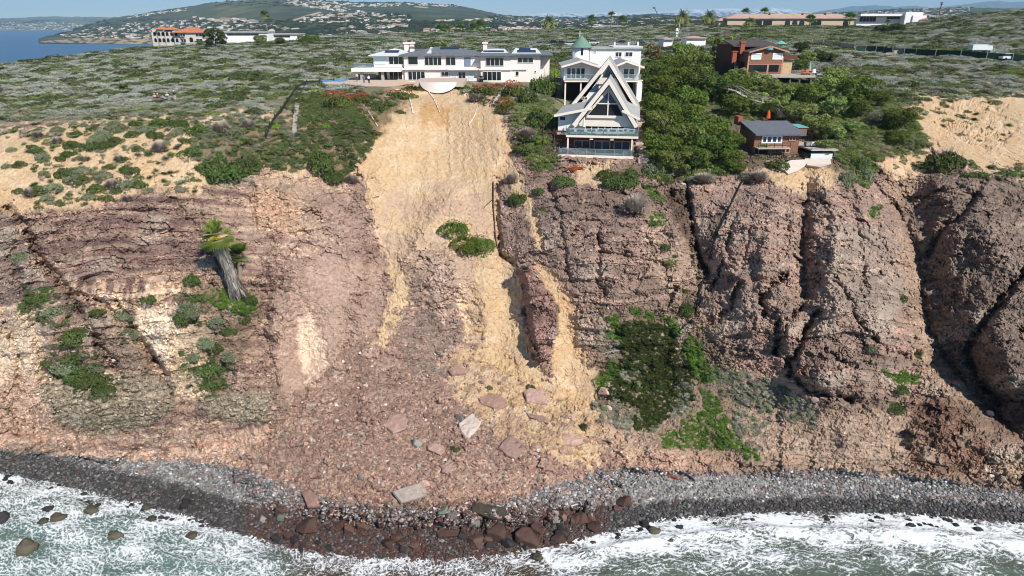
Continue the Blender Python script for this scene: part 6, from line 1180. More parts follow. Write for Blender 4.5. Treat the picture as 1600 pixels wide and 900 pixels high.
# --- villas on the skyline
q = FR(1230, 38.5, 425, 0, 32); x, z = q.x, q.z; Vv = q.root('arcaded_villa', 'long tan villa with pale terracotta roofs and an arcade on the skyline', 'house')
MB().box(x(1136), x(1334), 0, 14, -2, z(30)).box(x(1125), x(1137), 3, 12, -2, z(33)).build('wall', mat('tan_stucco', (214, 190, 166), .9, .05), Vv)
MB().hip(x(1133), x(1338), -1.2, 16, z(28.5), 2.5).build('roof', M['terra2'], Vv); MB().hip(x(1123), x(1140), 2, 14, z(32), 1.5).build('roof', M['terra2'], Vv)
for a in (1230, 1241.5, 1252.5, 1271, 1279, 1321): pb = MB().prism([(x(a) - 1.5, -.5), (x(a) + 1.5, -.5), (x(a) + 1.5, z(35))] + [(x(a) + 1.5 * math.cos(t_), z(35) + 1.5 * math.sin(t_)) for t_ in (.6, 1.2, 1.57, 1.94, 2.54)] + [(x(a) - 1.5, z(35))], -.08, .3).build('arch', M['glass'], Vv)
for a, b in ((1166, 1190), (1192, 1206)): MB().box(x(a), x(b), -.06, .1, -.5, z(32)).build('veranda_opening', M['dark'], Vv)
for a in (1210, 1262, 1298, 1248): MB().box(x(a) - 1.2, x(a) + 1.2, 5, 7, z(28), z(20 if a != 1248 else 23)).box(x(a) - 1.6, x(a) + 1.6, 4.6, 7.4, z(20.8 if a != 1248 else 23.5), z(20 if a != 1248 else 23) + .2).build('chimney', mat('tan_stucco', (214, 190, 166), .9, .05), Vv)
q = FR(1390, 40, 440, 0, 32); x, z = q.x, q.z; Mo = q.root('modern_house', 'bright white modern house with dark window bands on the skyline', 'house')
MB().box(x(1342), x(1412), 0, 12, z(25), z(21.5)).box(x(1342), x(1412), 4, 14, -2, z(25)).box(x(1409), x(1436), -2, 12, -2, z(19)).box(x(1420), x(1441), -3, 8, -2, z(24)).build('wall', mat('bright_white', (250, 250, 250), .8, .02), Mo)
window(Mo, x(1346), x(1372), z(34), z(26), 5, 3.95, 'white'); window(Mo, x(1388), x(1409), z(30), z(26), 4, 3.95, 'white'); MB().box(x(1410), x(1440), -8, -2.1, -2.2, -.6).build('garden_terrace', M['terr'], Mo)
q = FR(290, 70, 400, 0, 55); x, z = q.x, q.z; Cn = q.root('apartment_block', 'three storey cream apartment block with orange tiled roofs above the bay', 'building')
cw_ = MB().box(x(290), x(322), 0, 12, -3, z(50)).box(x(272), x(292), 1.5, 12, -3, z(48)).box(x(256), x(272), 3, 12, -3, z(49)).box(x(243), x(256), 4.5, 12, -3, z(47)).box(x(231), x(243), 6, 12, -4, z(46)).build('wall', mat('cream_plaster', (222, 214, 204), .9, .05), Cn)
MB().hip(x(272), x(322), -1, 13, z(50.5), 2.6).build('roof', M['terra'], Cn); MB().hip(x(240), x(254), 3.5, 12, z(45.5), 1.6).build('roof', M['terra'], Cn); MB().hip(x(255), x(270), 2, 12, z(46), 1.5).build('roof', M['terra'], Cn); MB().box(x(228), x(233), 5, 9, z(48.5), z(47)).build('roof', M['terra'], Cn)
for a, b, y_ in ((284, 292, 1.4), (308, 318, -.04)):
    for t_, u in ((52, 57), (60.5, 66)): window(Cn, x(a), x(b), z(u), z(t_), 2, y_ if a > 300 else 0 - .04, 'white')
for a, y_ in ((236, 5.9), (245, 4.4), (251, 4.4), (260, 2.9), (267, 2.9), (276, 1.4)):
    for t_, u in ((50, 56), (60, 66)): MB().prism([(x(a - 2), z(u)), (x(a + 2), z(u)), (x(a + 2), z(t_ + 2)), (x(a + 1), z(t_)), (x(a - 1), z(t_)), (x(a - 2), z(t_ + 2))], y_ - .05, y_ + .2).build('window', M['dark'], Cn)
MB().prism([(x(297.5), z(66)), (x(303), z(66)), (x(303), z(60)), (x(300), z(58)), (x(297.5), z(60))], -.1, .1).build('arched_door', M['dark'], Cn); MB().box(x(292), x(313), -1.5, 0, z(70), z(67)).build('porch', M['conc'], Cn)
for (a, b, t_, u, D_, lb) in [(322, 345, 45, 62, 440, 'pale grey flat block behind the orange roofed one'), (352, 420, 49, 66, 420, 'long white flat roofed building right of the big dark tree'), (415, 468, 52, 64, 430, 'white garage like building behind small round trees'), (468, 520, 56, 60, 470, 'low white wall strip at the right end of the white buildings')]:
    q = FR((a + b) / 2, u, D_, 0, 58); x, z = q.x, q.z; e = q.root('flat_roofed_building', lb, 'building')
    MB().box(x(a), x(b), 0, 12, -3, z(t_ + 2)).build('wall', M['white'], e); MB().box(x(a - 1), x(b + 1), -.8, 12.8, z(t_ + 2), z(t_)).build('roof', M['greyroof'], e)
    if u > 61: window(e, x(a + 4), x(b - 14), z(t_ + 6.5), z(t_ + 3.2), 4, -.04, 'conc')
for (a, b, t_, u, D_, lb, rm) in [(1036, 1052, 58, 64, 262, 'pink tiled roof of a low house left behind the olive trees', 'terra2'), (1072, 1104, 56, 62, 262, 'wide pink hipped roof behind the olive trees', 'terra2'), (1446, 1460, 28, 34, 430, 'small house with orange roof right of the white modern house', 'terra'), (1464, 1482, 29, 38, 430, 'small white house with orange roof farthest right on the skyline', 'terra'), (1484, 1506, 34, 40, 440, 'low white garden pavilion at the right end of the skyline houses', 'mem'), (925, 1010, 40, 42.5, 640, 'long low white wall building on the skyline behind the turret', 'mem')]:
    q = FR((a + b) / 2, u, D_, 0, u); x, z = q.x, q.z; e = q.root('small_house', lb, 'house'); MB().box(x(a + 1), x(b - 1), 0, 9, -2, z((t_ + u) / 2)).build('wall', M['white'], e); MB().hip(x(a), x(b), -.8, 10, z((t_ + u) / 2), max(.5, z(t_) - z((t_ + u) / 2))).build('roof', M[rm], e)
    if u - t_ > 5: window(e, x(a + 4), x(a + 8), 0.1, z((t_ + u) / 2) - .5, 2, -.04)
# ------------------------------------------------------------------ palms
def palm_crown(name, rgb, seed, n=34, L_=1.0, droop=.75, fan=False, upright=.35):
    r_ = np.random.default_rng(seed); V_, F_, lv = [], [], []
    for i in range(n):
        a = r_.uniform(0, 6.283); el = r_.uniform(-.55, 1.25) if i > 3 else 1.3; d = np.array([math.cos(a) * math.cos(el), math.sin(a) * math.cos(el), math.sin(el)]); side = np.array([-math.sin(a), math.cos(a), 0]); ln = L_ * r_.uniform(.75, 1.05)
        k = 5; shade = r_.uniform(.7, 1.3)
        if fan:
            hub = d * ln * .45; up = np.cross(side, d)
            for j in range(11):
                t_ = (j / 10 - .5) * 2.3; dd = d * math.cos(t_) + side * math.sin(t_) + up * -.12; e_ = hub + dd * ln * .68 - np.array([0, 0, .10 * ln]); wv = np.cross(dd, up) * .035 * ln
                b = len(V_); m_ = hub + dd * ln * .3; V_ += [hub, m_ - wv, e_, m_ + wv]; F_.append((b, b + 1, b + 2, b + 3)); lv += [shade] * 4
            b = len(V_); V_ += [np.zeros(3) - side * .01, np.zeros(3) + side * .01, hub + side * .01, hub - side * .01]; F_.append((b, b + 1, b + 2, b + 3)); lv += [.8] * 4
        else:
            pts = [d * ln * s - np.array([0, 0, 1]) * droop * ln * (s ** 2.2) * (.25 + .4 * math.cos(el)) for s in np.linspace(0, 1, k + 1)]
            for j in range(k):
                for sg in (-1, 1):
                    for h_ in (0, .5):
                        p0 = pts[j] * (1 - h_) + pts[j + 1] * h_; p1 = pts[j] * (.55 - h_ * .55) + pts[j + 1] * (.45 + h_ * .55); wd = .26 * L_ * (1 - .75 * abs((j + h_) / k - .4)); e_ = p0 + side * sg * wd + (p1 - p0) * 1.6 - np.array([0, 0, .10 * L_])
                        b = len(V_); V_ += [p0, p1, e_ + (p1 - p0) * .3, e_]; F_.append((b, b + 1, b + 2, b + 3)); lv += [shade * r_.uniform(.8, 1.2)] * 4
    mt = MATS.get(name + '_frond') or foliage_mat(name + '_frond', rgb)
    return np_mesh(name, np.array(V_), np.array(F_), mt, False, attrs={'lv': lv})
PT = mat('palm_trunk', (150, 136, 120), .95, .25, 3, stretch=(1, 1, 5)); SKM = mat('dead_frond_skirt', (160, 150, 138), .95, .35, 2.5, stretch=(4, 4, .6), bump=.8)
PC = {'date': palm_crown('date_crown', (136, 146, 84), 1, 48), 'fan': palm_crown('fan_crown', (122, 140, 62), 2, 40, fan=True), 'lit': palm_crown('fan_crown_green', (120, 150, 56), 3, 44, fan=True), 'yel': palm_crown('yellow_fronds', (212, 190, 70), 4, 16, fan=True)}  # second fan crown is a greener palm kind
def palm(px, py, pyt, kind, rpx, label, group=None, g=None, skirt=False, r0=.3, dx=0):
    g = g or ground(px, py); b_ = rays(px, pyt)[1]; ht = H + b_ * g.y - g.z; m_ = mpp(g); e = empty('palm', g, 0, label, 'palm tree', group)
    top = Vector((dx * m_, 0, ht)); MB().tube([(0, 0, -.6), top * .35 + Vector((dx * m_ * .05, 0, 0)), top * .7, top], r0, 8).build('trunk', PT, e, smooth=True)
    c = link(bpy.data.objects.new('crown', PC[kind]), e); c.location = top; s = rpx * m_ * 1.35; c.scale = (s, s, s)
    if skirt: MB().cyl(top.x, 0, ht - s * 1.1, ht, r0 * 1.2, s * .35, 10).build('skirt', SKM, e)
    return e
for x, y, t_, kd, rr, lb, dx in [(859, 47, 33.5, 'date', 12, 'feathery date palm on the skyline left of the turret', 0), (924, 44, 31, 'fan', 7, 'yellow green fan palm on the skyline above the turret', 0), (954, 44, 25, 'fan', 6, 'small fan palm against the town right of the turret', 0), (971, 44, 32, 'fan', 7, 'pale low fan palm in front of the long white wall', 0),
    (1066, 44, 26, 'date', 13, 'large date palm on the skyline left of the other large one', 0), (1107, 40, 26, 'date', 12, 'large date palm on the skyline nearest the arcaded villa', 0), (1163, 40, 21, 'fan', 7, 'fan palm before the pale tiled roof, left of two', 0), (1192, 40, 20, 'fan', 7, 'fan palm before the pale tiled roof, right of two', 0),
    (1173, 42, 34, 'date', 8, 'low feather palm by the veranda of the arcaded villa', 0), (1265, 44, 31, 'lit', 8, 'yellow green palm in front of the villa arcade', 0), (1326, 44, 29, 'lit', 9, 'palm at the right end of the arcaded villa', 0), (1386, 44, 35, 'lit', 4, 'slim palm before the dark trees of the white modern house', 0),
    (421, 66, 24, 'fan', 7, 'very tall thin palm above the white flat roofed buildings', -3), (689, 52, 46, 'fan', 8, 'bushy palm leftmost of the group above the villa roof', 0), (701, 52, 45, 'date', 9, 'bushy feather palm second in the group above the villa roof', 0), (719, 52, 46, 'lit', 8, 'light green palm third in the group above the villa roof', 0),
    (740, 52, 44, 'fan', 8, 'palm with brown skirt fourth in the group above the villa roof', 0), (751, 52, 40, 'fan', 9, 'tallest palm of the group above the villa roof', 0), (696, 84, 73, 'date', 11, 'palm rising right behind the villa roof', 0), (1465, 34, 6, 'fan', 2.2, 'distant tall palm on the right skyline', 0)]:
    palm(x, y, t_, kd, rr, lb, dx=dx)
# the two palms on the left bluff
g1_ = ground(372, 452); e = empty('palm', g1_, 0, 'tall palm with thick grey skirt of dead fronds leaning left on the bluff', 'palm tree'); b_ = rays(340, 372)[1]
Dp = g1_.y - .6; topw = P(340, 374, Dp) - g1_; base = Vector((0, -.6, -.6))
sk = MB(); r_ = random.Random(5); MB().tube([base, base.lerp(topw, .5), topw], .38, 10).build('trunk', PT, e, smooth=True)
ax = (topw - base); uu = ax.normalized().orthogonal().normalized(); vv = ax.normalized().cross(uu); SV, SF, SLv = [], [], []
for k in range(2600):
    t_ = r_.random() ** .9; a = r_.uniform(0, 6.283); rad = (.85 + .75 * math.exp(-(t_ / .2) ** 2) + .25 * math.exp(-((t_ - .95) / .16) ** 2)) * r_.uniform(.6, 1.2); ln = r_.uniform(.5, 1.2); p0 = base + ax * min(.99, t_ + .03) + (uu * math.cos(a) + vv * math.sin(a)) * rad * .82; p1 = p0 - ax.normalized() * ln + (uu * math.cos(a) + vv * math.sin(a)) * .28 * r_.random(); sd_ = (uu * -math.sin(a) + vv * math.cos(a)) * r_.uniform(.04, .12)
    b = len(SV); SV += [p0 - sd_, p0 + sd_, p1 + sd_ * .4, p1 - sd_ * .4]; SF.append((b, b + 1, b + 2, b + 3)); SLv += [r_.choice([.35, .7, 1.0, 1.35])] * 4
o = link(bpy.data.objects.new('skirt', np_mesh('skirt', np.array([tuple(v_) for v_ in SV]), np.array(SF), foliage_mat('dead_frond', (150, 142, 134)), False, attrs={'lv': SLv})), e)
c = link(bpy.data.objects.new('crown', palm_crown('fan_crown_big', (124, 146, 62), 11, 30, fan=True)), e); c.location = topw + Vector((-.2, 0, .2)); c.scale = (3.1, 3.1, 3.2); c.rotation_euler = (0, -.2, 0)
c = link(bpy.data.objects.new('yellow_fronds', PC['yel']), e); c.location = topw - ax.normalized() * .5; c.scale = (1.7, 1.7, 1.2)
g2_ = ground(376, 430); e = empty('palm', g2_ + Vector((0, -.5, 0)), 0, 'shorter dark palm with some yellow fronds behind the tall skirted palm', 'palm tree'); t2 = P(374, 398, g2_.y + .2) - e.location
MB().tube([(0, 0, -.8), t2], .35, 8).build('trunk', PT, e); c = link(bpy.data.objects.new('crown', palm_crown('fan_crown_dark', (84, 108, 44), 9, 40, fan=True)), e); c.location = t2; c.scale = (2.0, 2.0, 2.2); c = link(bpy.data.objects.new('yellow_fronds', PC['yel']), e); c.location = t2 + Vector((.1, -.4, -1.2)); c.scale = (1.1, 1.1, .9)
# the slumped pines on the slide
def cushion(px, py, wpx, hpx, label, kids, nm='fallen_pine'):
    g = ground(px, py) ; m_ = mpp(g); e = empty(nm, g, 0, label, 'tree')
    for j, (dx, dy, rx, rz_) in enumerate(kids):
        c = link(bpy.data.objects.new('crown', CUSH[j % len(CUSH)]), e); c.location = (dx * m_, -.5, -dy * m_); c.scale = (rx * m_ * 1.15, rx * m_ * .8, rz_ * m_ * 2.1)
    MB().tube([(-1, .3, -1.2), (0, -.2, -.2), (1.2, 0, .2)], .16, 6).tube([(0, -.2, -.2), (.8, -.4, -1.6)], .1, 5).build('trunk', TRM, e); return e
CUSH = [bush_mesh('cushion_crown', 700 + i, 4200, .035, foliage_mat('cushion_leaf_%d' % i, (92, 112, 42)), 22, .8, 30) for i in range(2)]
cushion(709, 360, 0, 0, 'small cushion shaped green pine stranded highest on the sand slide', [(0, 3, 24, 18)])
cushion(735, 384, 0, 0, 'larger cushion shaped green pine stranded on the sand slide mound', [(-6, 4, 26, 20), (14, 6, 24, 20), (26, 20, 12, 18), (2, 26, 10, 8)])
# ------------------------------------------------------------------ town on the hills
HMATS = [mat('house_white', (236, 232, 226), .9, .05, .1), mat('house_cream', (220, 206, 190), .9, .05, .1), mat('house_pink', (206, 178, 160), .9, .05, .1)]
RMATS = [mat('town_terracotta', (180, 146, 128), .9, .1, .1), mat('town_grey_roof', (150, 146, 142), .9, .1, .1), mat('town_pale_roof', (214, 206, 196), .9, .1, .1)]
TP = []
for wm in range(3):
    for rm in range(3):
        b = MB(); b.box(-.5, .5, -.35, .35, -.2, .36); me = b.mesh('house', HMATS[wm]); me.materials.append(RMATS[rm]); nf = len(me.polygons)
        b.hip(-.54, .54, -.39, .39, .362, .16); me = b.mesh('house', HMATS[wm]); me.materials.append(RMATS[rm])
        for p_ in me.polygons: p_.material_index = 1 if p_.index >= 6 else 0
        TP.append(me)
r_ = np.random.default_rng(77); spots = []
def cl(hill_, n, pts, sz, wgt=None):
    n = int(n * 3)
    xs = [p_[0] for p_ in pts]; ys = [p_[1] for p_ in pts]; c = 0; t_ = 0
    while c < n and t_ < n * 60:
        t_ += 1; x_ = r_.uniform(min(xs), max(xs)); y_ = r_.uniform(min(ys), max(ys))
        if inside(np.array([x_]), np.array([y_]), pts)[0] and perlin(np.array([x_ / 11]), np.array([y_ / 3.0]), 88)[0] > -.12: spots.append((hill_, x_, y_, sz * r_.uniform(.25, .75))); c += 1
T_ = 'town_hill'
cl(T_, 60, [(506, 49), (540, 44), (580, 40), (640, 39), (640, 43), (590, 45), (550, 48), (510, 50)], 13)
cl(T_, 130, [(500, 55), (560, 50), (660, 52), (720, 56), (700, 62), (500, 62)], 14); cl(T_, 90, [(90, 55), (160, 50), (232, 54), (232, 60), (150, 60), (95, 58)], 12)
cl(T_, 160, [(120, 47), (170, 40), (260, 30), (330, 32), (420, 38), (470, 46), (420, 52), (240, 50), (130, 50)], 13); cl(T_, 110, [(430, 0), (500, 0), (560, 6), (640, 5), (650, 9), (560, 12), (520, 14), (470, 10), (440, 5)], 15)
cl(T_, 150, [(470, 10), (520, 10), (580, 20), (640, 26), (640, 34), (560, 36), (470, 34), (480, 24), (540, 20)], 13); cl(T_, 50, [(196, 26), (250, 19), (290, 13), (295, 16), (240, 23), (200, 29)], 11); cl(T_, 50, [(640, 4), (700, 8), (712, 11), (660, 9)], 12)
cl(T_, 60, [(680, 32), (760, 29), (780, 31), (760, 36), (690, 35)], 12); cl(T_, 60, [(660, 47), (770, 44), (860, 42), (860, 47), (760, 50), (670, 50)], 13); cl(T_, 200, [(765, 22), (850, 29), (930, 30), (1000, 26), (1050, 28), (1130, 31), (1130, 37), (1000, 40), (870, 45), (800, 45), (780, 32)], 11)
cl(T_, 200, [(1180, 26), (1260, 24), (1330, 20), (1400, 16), (1470, 12), (1520, 12), (1500, 26), (1440, 28), (1340, 26), (1250, 30)], 9); cl('far_coast', 170, [(0, 36), (60, 34), (140, 38), (230, 36), (230, 47), (150, 51), (90, 48), (0, 45)], 24); cl(T_, 30, [(300, 27), (400, 33), (400, 36), (310, 30)], 20)
rows_ = []
for (hn, x_, y_, sz_) in spots:
    X_, Y_, Z_ = hl(*HILLS[hn], x_, y_); rows_.append((sz_ / Y_, X_, Y_, Z_, sz_))
rows_.sort(key=lambda a: -a[0])
for k, (_, X_, Y_, Z_, s_) in enumerate(rows_[:290]):
    o = link(bpy.data.objects.new('town_house', TP[int(r_.integers(0, 9))])); o.location = (X_, Y_, Z_ + .1 * s_); o.scale = (s_ * r_.uniform(.9, 1.5), s_, s_ * r_.uniform(.7, 1.1)); o.rotation_euler = (0, 0, r_.uniform(-.5, .5)); tag(o, 'distant pale house with pitched roof among the hillside town', 'house', 'houses of the distant hillside town')
V_, F_, C_ = [], [], []
bx_v = np.array([(-.5, -.35, -.2), (.5, -.35, -.2), (.5, .35, -.2), (-.5, .35, -.2), (-.5, -.35, .4), (.5, -.35, .4), (.5, .35, .4), (-.5, .35, .4)]); bx_f = np.array([(4, 5, 6, 7), (0, 1, 5, 4), (1, 2, 6, 5), (2, 3, 7, 6), (3, 0, 4, 7)])
cs_ = [alb(240, 236, 230), alb(224, 212, 198), alb(206, 178, 158), alb(200, 192, 182)]
for k, (_, X_, Y_, Z_, s_) in enumerate(rows_[290:]): F_.append(bx_f + 8 * k); V_.append(bx_v * [s_ * r_.uniform(.9, 1.6), s_, s_ * r_.uniform(.7, 1.1)] + [X_, Y_, Z_]); C_.append(np.tile(cs_[int(r_.integers(0, 4))], (8, 1)))
o = link(bpy.data.objects.new('far_town', np_mesh('far_town', np.concatenate(V_), np.concatenate(F_), attr_mat('town_walls', .9, .05, .05), False, np.concatenate(C_)))); tag(o, 'specks of distant town spread over the hills', kind='stuff')
# trees of the far hills
p_, s_, c_ = [], [], []
for (x0, x1, y0, y1, n, sz_, hn) in [(760, 1140, 23, 44, 700, 13, T_), (640, 780, 34, 50, 260, 13, T_), (1180, 1520, 11, 30, 420, 9, T_), (90, 480, 30, 60, 500, 13, T_), (480, 640, 22, 62, 300, 14, T_), (330, 720, -1, 10, 160, 12, T_)]:
    for _ in range(n):
        x_ = r_.uniform(x0, x1); y_ = r_.uniform(y0, y1); hh = HILLS[hn]; ys_ = float(np.interp(x_, hh[0], hh[1])); yb_ = float(np.interp(x_, hh[0], hh[2]))
        if y_ < ys_: y_ = ys_ + r_.uniform(0, 1.0)
        if y_ > yb_: continue
        X_, Y_, Z_ = hl(*hh, x_, y_); s1 = sz_ * r_.uniform(.5, 1.2); p_.append((X_, Y_, Z_)); s_.append((s1, s1, s1 * r_.uniform(.6, 1.1))); c_.append(alb(66, 80, 58) * r_.uniform(.7, 1.3))
n = len(p_); instancer('far_woodland', SCRUB, np.array(p_), np.zeros((n, 3)), np.array(s_), r_.integers(0, 5, n), np.array(c_), 'dark trees dotted through the distant town')
e = empty('crane', Vector(hl(*HILLS[T_], 1029, 25)), 0, 'distant lattice crane jib leaning above the hill town', 'crane'); xx, yy, zz = e.location; tp = P(1023, 12.5, yy) - e.location; jb = MB()
tp.x *= 1; jb.beam((0, 0, -8), tp, 3.2).build('jib', mat('crane_grey', (70, 76, 84), .7), e); MB().box(tp.x - 9, tp.x + 2, -3, 3, tp.z - 3, tp.z + 4).build('head', mat('crane_grey', (70, 76, 84), .7), e)
# ------------------------------------------------------------------ cars on the bench road
def car_mesh_parts(paint, suv=.0):
    m_ = mat('car_' + '_'.join(map(str, paint)), paint, .3, .03, spec=.5); L_, W2, hh = 4.6, .92, .72
    b = MB(); b.prism([(-2.3, .35), (2.3, .35), (2.32, .72), (2.1, .92), (1.25, 1.0), (-1.6 - suv * .4, 1.03), (-2.25, .95), (-2.32, .6)], -W2, W2)
    c = MB(); c.prism([(1.25, .99), (.55, 1.48 + suv * .2), (-1.2 - suv * .6, 1.5 + suv * .2), (-2.0 - suv * .1, 1.02)], -W2 * .86, W2 * .86)
    r__ = MB(); r__.box(-1.15 - suv * .5, .5, -W2 * .84, W2 * .84, 1.47 + suv * .2, 1.55 + suv * .2)
    return [('body', b.mesh('body', m_)), ('cabin', c.mesh('cabin', M['glass'])), ('roof', r__.mesh('roof', m_))]
wheel_me = MB(); 
for k in range(1): wheel_me.add([(math.cos(6.2832 * i / 12) * .34, -.1, math.sin(6.2832 * i / 12) * .34) for i in range(12)] + [(math.cos(6.2832 * i / 12) * .34, .1, math.sin(6.2832 * i / 12) * .34) for i in range(12)], [tuple(range(12)), tuple(range(23, 11, -1))] + [((i + 1) % 12, i, i + 12, (i + 1) % 12 + 12) for i in range(12)])
wheel_me = wheel_me.mesh('wheel', M['rubber'])
def car(px, py, D_, paint, name, label, suv=0, rz=0.05):
    o_ = P(px, py, D_); e = empty(name, o_, rz, label, 'car', 'cars parked beyond the houses')
    for nm, me in car_mesh_parts(paint, suv): link(bpy.data.objects.new(nm, me), e)
    for a in (-1.4, 1.4):
        for b in (-.85, .85): w__ = link(bpy.data.objects.new('wheel', wheel_me), e); w__.location = (a, b, .34)
def gD(px, py): return ground(px, py).y
for x, y, c_, lb, sv_ in [(843, 70.5, (96, 130, 170), 'blue car parked left of a dark suv beyond the turret', 0), (866, 69, (40, 44, 56), 'dark blue suv parked beyond the turret', 1), (878, 69, (70, 40, 42), 'maroon car parked right of the dark suv', 0), (890, 71, (206, 210, 210), 'silver car parked just left of the turret roof', 0), (928, 69, (224, 226, 226), 'white suv parked just right of the turret roof', 1), (972, 69, (66, 44, 56), 'dark maroon car behind the white roof vents', 0), (1003, 71, (110, 112, 120), 'grey car at the right end of the white block', 0), (1376, 45, (240, 240, 240), 'white car in front of the modern white house', 0)]:
    car(x, y, gD(x, y) - (1.5 if y > 50 else 4), c_, 'parked_car', lb, sv_)
car(1575, 93.5, gD(1575, 93.5) - 1.5, (232, 234, 238), 'parked_car', 'white suv by the dark screened fence at the right edge', 1)
g = ground(1530, 82); e = empty('parked_truck', g, .05, 'silver flat sided truck parked on the far right bench road', 'truck'); MB().box(-3.2, 1.6, -1.1, 1.1, .7, 2.3).build('box', M['blind'], e); MB().box(1.7, 3.2, -1.05, 1.05, .6, 2.0).build('cab', M['blind'], e); [setattr(link(bpy.data.objects.new('wheel', wheel_me), e), 'location', (a, b, .34)) for a in (-2.2, 2.3) for b in (-1, 1)]
# ------------------------------------------------------------------ fences, walls, poles
def run_fence(name, label, pts, h_, m_, post_m, up=None, cat='fence', every=1):
    g0 = pts[0].copy(); e = empty(name, g0, 0, label, cat); pn = MB()
    for a, b in zip(pts[:-1], pts[1:]):
        a, b = a - g0, b - g0; pn.add([a, b, b + Vector((0, 0, h_)), a + Vector((0, 0, h_)), a + Vector((0, .05, 0)), b + Vector((0, .05, 0)), b + Vector((0, .05, h_)), a + Vector((0, .05, h_))], [(0, 1, 2, 3), (7, 6, 5, 4), (3, 2, 6, 7), (0, 4, 5, 1)])
    pn.build('screen', m_, e)
    for p_ in pts[::every]: q_ = p_ - g0; MB().beam(q_ + Vector((0, -.1, -.4)), q_ + Vector((0, -.1, h_ + .35)), .14).build('post', post_m, e)
    return e
def gl_(px, py, dz=0): g = ground(px, py); g.z += dz; return g
run_fence('screened_fence', 'dark green screened fence with grey posts beyond the right slope', [gl_(x, y) for x, y in ((1335, 82), (1352, 83), (1367, 84), (1380, 85), (1393, 86), (1412, 86), (1430, 87.5), (1460, 88.5), (1500, 91), (1540, 93.5), (1580, 96), (1620, 98.5), (1660, 101))], 2.0, M['mesh'], M['steel'])
run_fence('wire_fence', 'dark wire mesh fence curving down the slope left of the concrete stair', [gl_(x, y) for x, y in ((500, 133), (480, 134), (463, 142), (450, 160), (440, 175), (430, 188), (422, 202), (417, 216))], .9, mat('dark_mesh', (52, 60, 58), .9), M['black'])
e = run_fence('garden_boundary', 'pale stepped masonry wall running to the screened fence', [gl_(x, y) for x, y in ((1268, 70), (1285, 71), (1300, 73), (1318, 76), (1334, 79))], 1.9, M['tan'], M['tan'], cat='wall')
g0 = ground(1405, 86); e = empty('low_wall', g0, 0, 'short pale wall in front of the dark screened fence', 'wall'); MB().box(-2.8, 3.4, -1.6, -1.2, -.5, 1.2).build('wall', M['tan'], e); MB().box(-2.9, 3.5, -1.7, -1.1, 1.2, 1.32).build('coping', M['terr'], e)
def pole(px, py, pyt, name, label, cat, r0=.09, m_='steel', dx=0, D_=None):
    g = ground(px, py); 
    if D_: g = P(px, py, D_)
    ht = H + rays(px, pyt)[1] * g.y - g.z; e = empty(name, g, 0, label, cat); MB().tube([(0, 0, -.3), (dx * mpp(g), 0, ht)], r0, 7).build('pole', M[m_], e); return e, Vector((dx * mpp(g), 0, ht))
e, t_ = pole(1285, 67, 46, 'street_lamp', 'grey street lamp pole tilted above the pale masonry wall', 'street lamp', .13, dx=4); MB().box(t_.x - .9, t_.x + .2, -.15, .15, t_.z - .25, t_.z).build('lamp_head', M['steel'], e)
flag_m = [mat('flag_red', (180, 60, 70), .8), mat('flag_white', (232, 230, 232), .8), mat('flag_blue', (70, 80, 130), .8)]
e, t_ = pole(1134, 60, 44, 'flagpole', 'flagpole with drooping flag behind the wide olive tree', 'flagpole', .07); MB().box(.0, .5, -.03, .03, t_.z - 3.0, t_.z - .4).build('flag', flag_m[0], e); MB().box(-.3, 0, -.03, .03, t_.z - 3.4, t_.z - .6).build('flag_canton', flag_m[2], e)
e, t_ = pole(905, 72, 48, 'flagpole', 'white tapered pole just left of the green copper cone', 'flagpole', .16, 'white')
e, t_ = pole(1059, 60, 30, 'antenna_mast', 'slim white mast with radar domes left of the skyline palms', 'mast', .08, 'white', dx=2)
for a, b in ((46, .9), (52, .7), (57, .8)): zz = H + rays(1059, a)[1] * e.location.y - e.location.z; MB().cyl(-.6, 0, zz - b * .6, zz + b * .6, b * .8, b * .5, 10).build('dome', M['white'], e)
for x, y, t_ in ((1310, 38, 30), (1200, 40, 33)): pass
# concrete stair and stone steps
def stairs(pts, wpx, name, label, m_):
    g0 = ground(*pts[0]); e = empty(name, g0, 0, label, 'stair'); st = MB(); n = 26
    for k in range(n):
        t_ = k / (n - 1) * (len(pts) - 1); i = min(int(t_), len(pts) - 2); f_ = t_ - i; px = pts[i][0] * (1 - f_) + pts[i + 1][0] * f_; py = pts[i][1] * (1 - f_) + pts[i + 1][1] * f_; g = ground(px, py) - g0; w__ = wpx * mpp(ground(px, py)) / 2; st.box(g.x - w__, g.x + w__, g.y - .35, g.y + .5, g.z - .3, g.z + .22)
    st.build('steps', m_, e); return e
stairs([(465, 155), (463, 175), (460, 206)], 6, 'concrete_stair', 'narrow pale concrete stair descending the slope right of the wire fence', M['conc'])
stairs([(789, 133), (783, 146), (774, 158), (768, 166)], 5, 'stone_steps', 'stone steps between the red flowering hedges at the right slide lip', M['terr'])
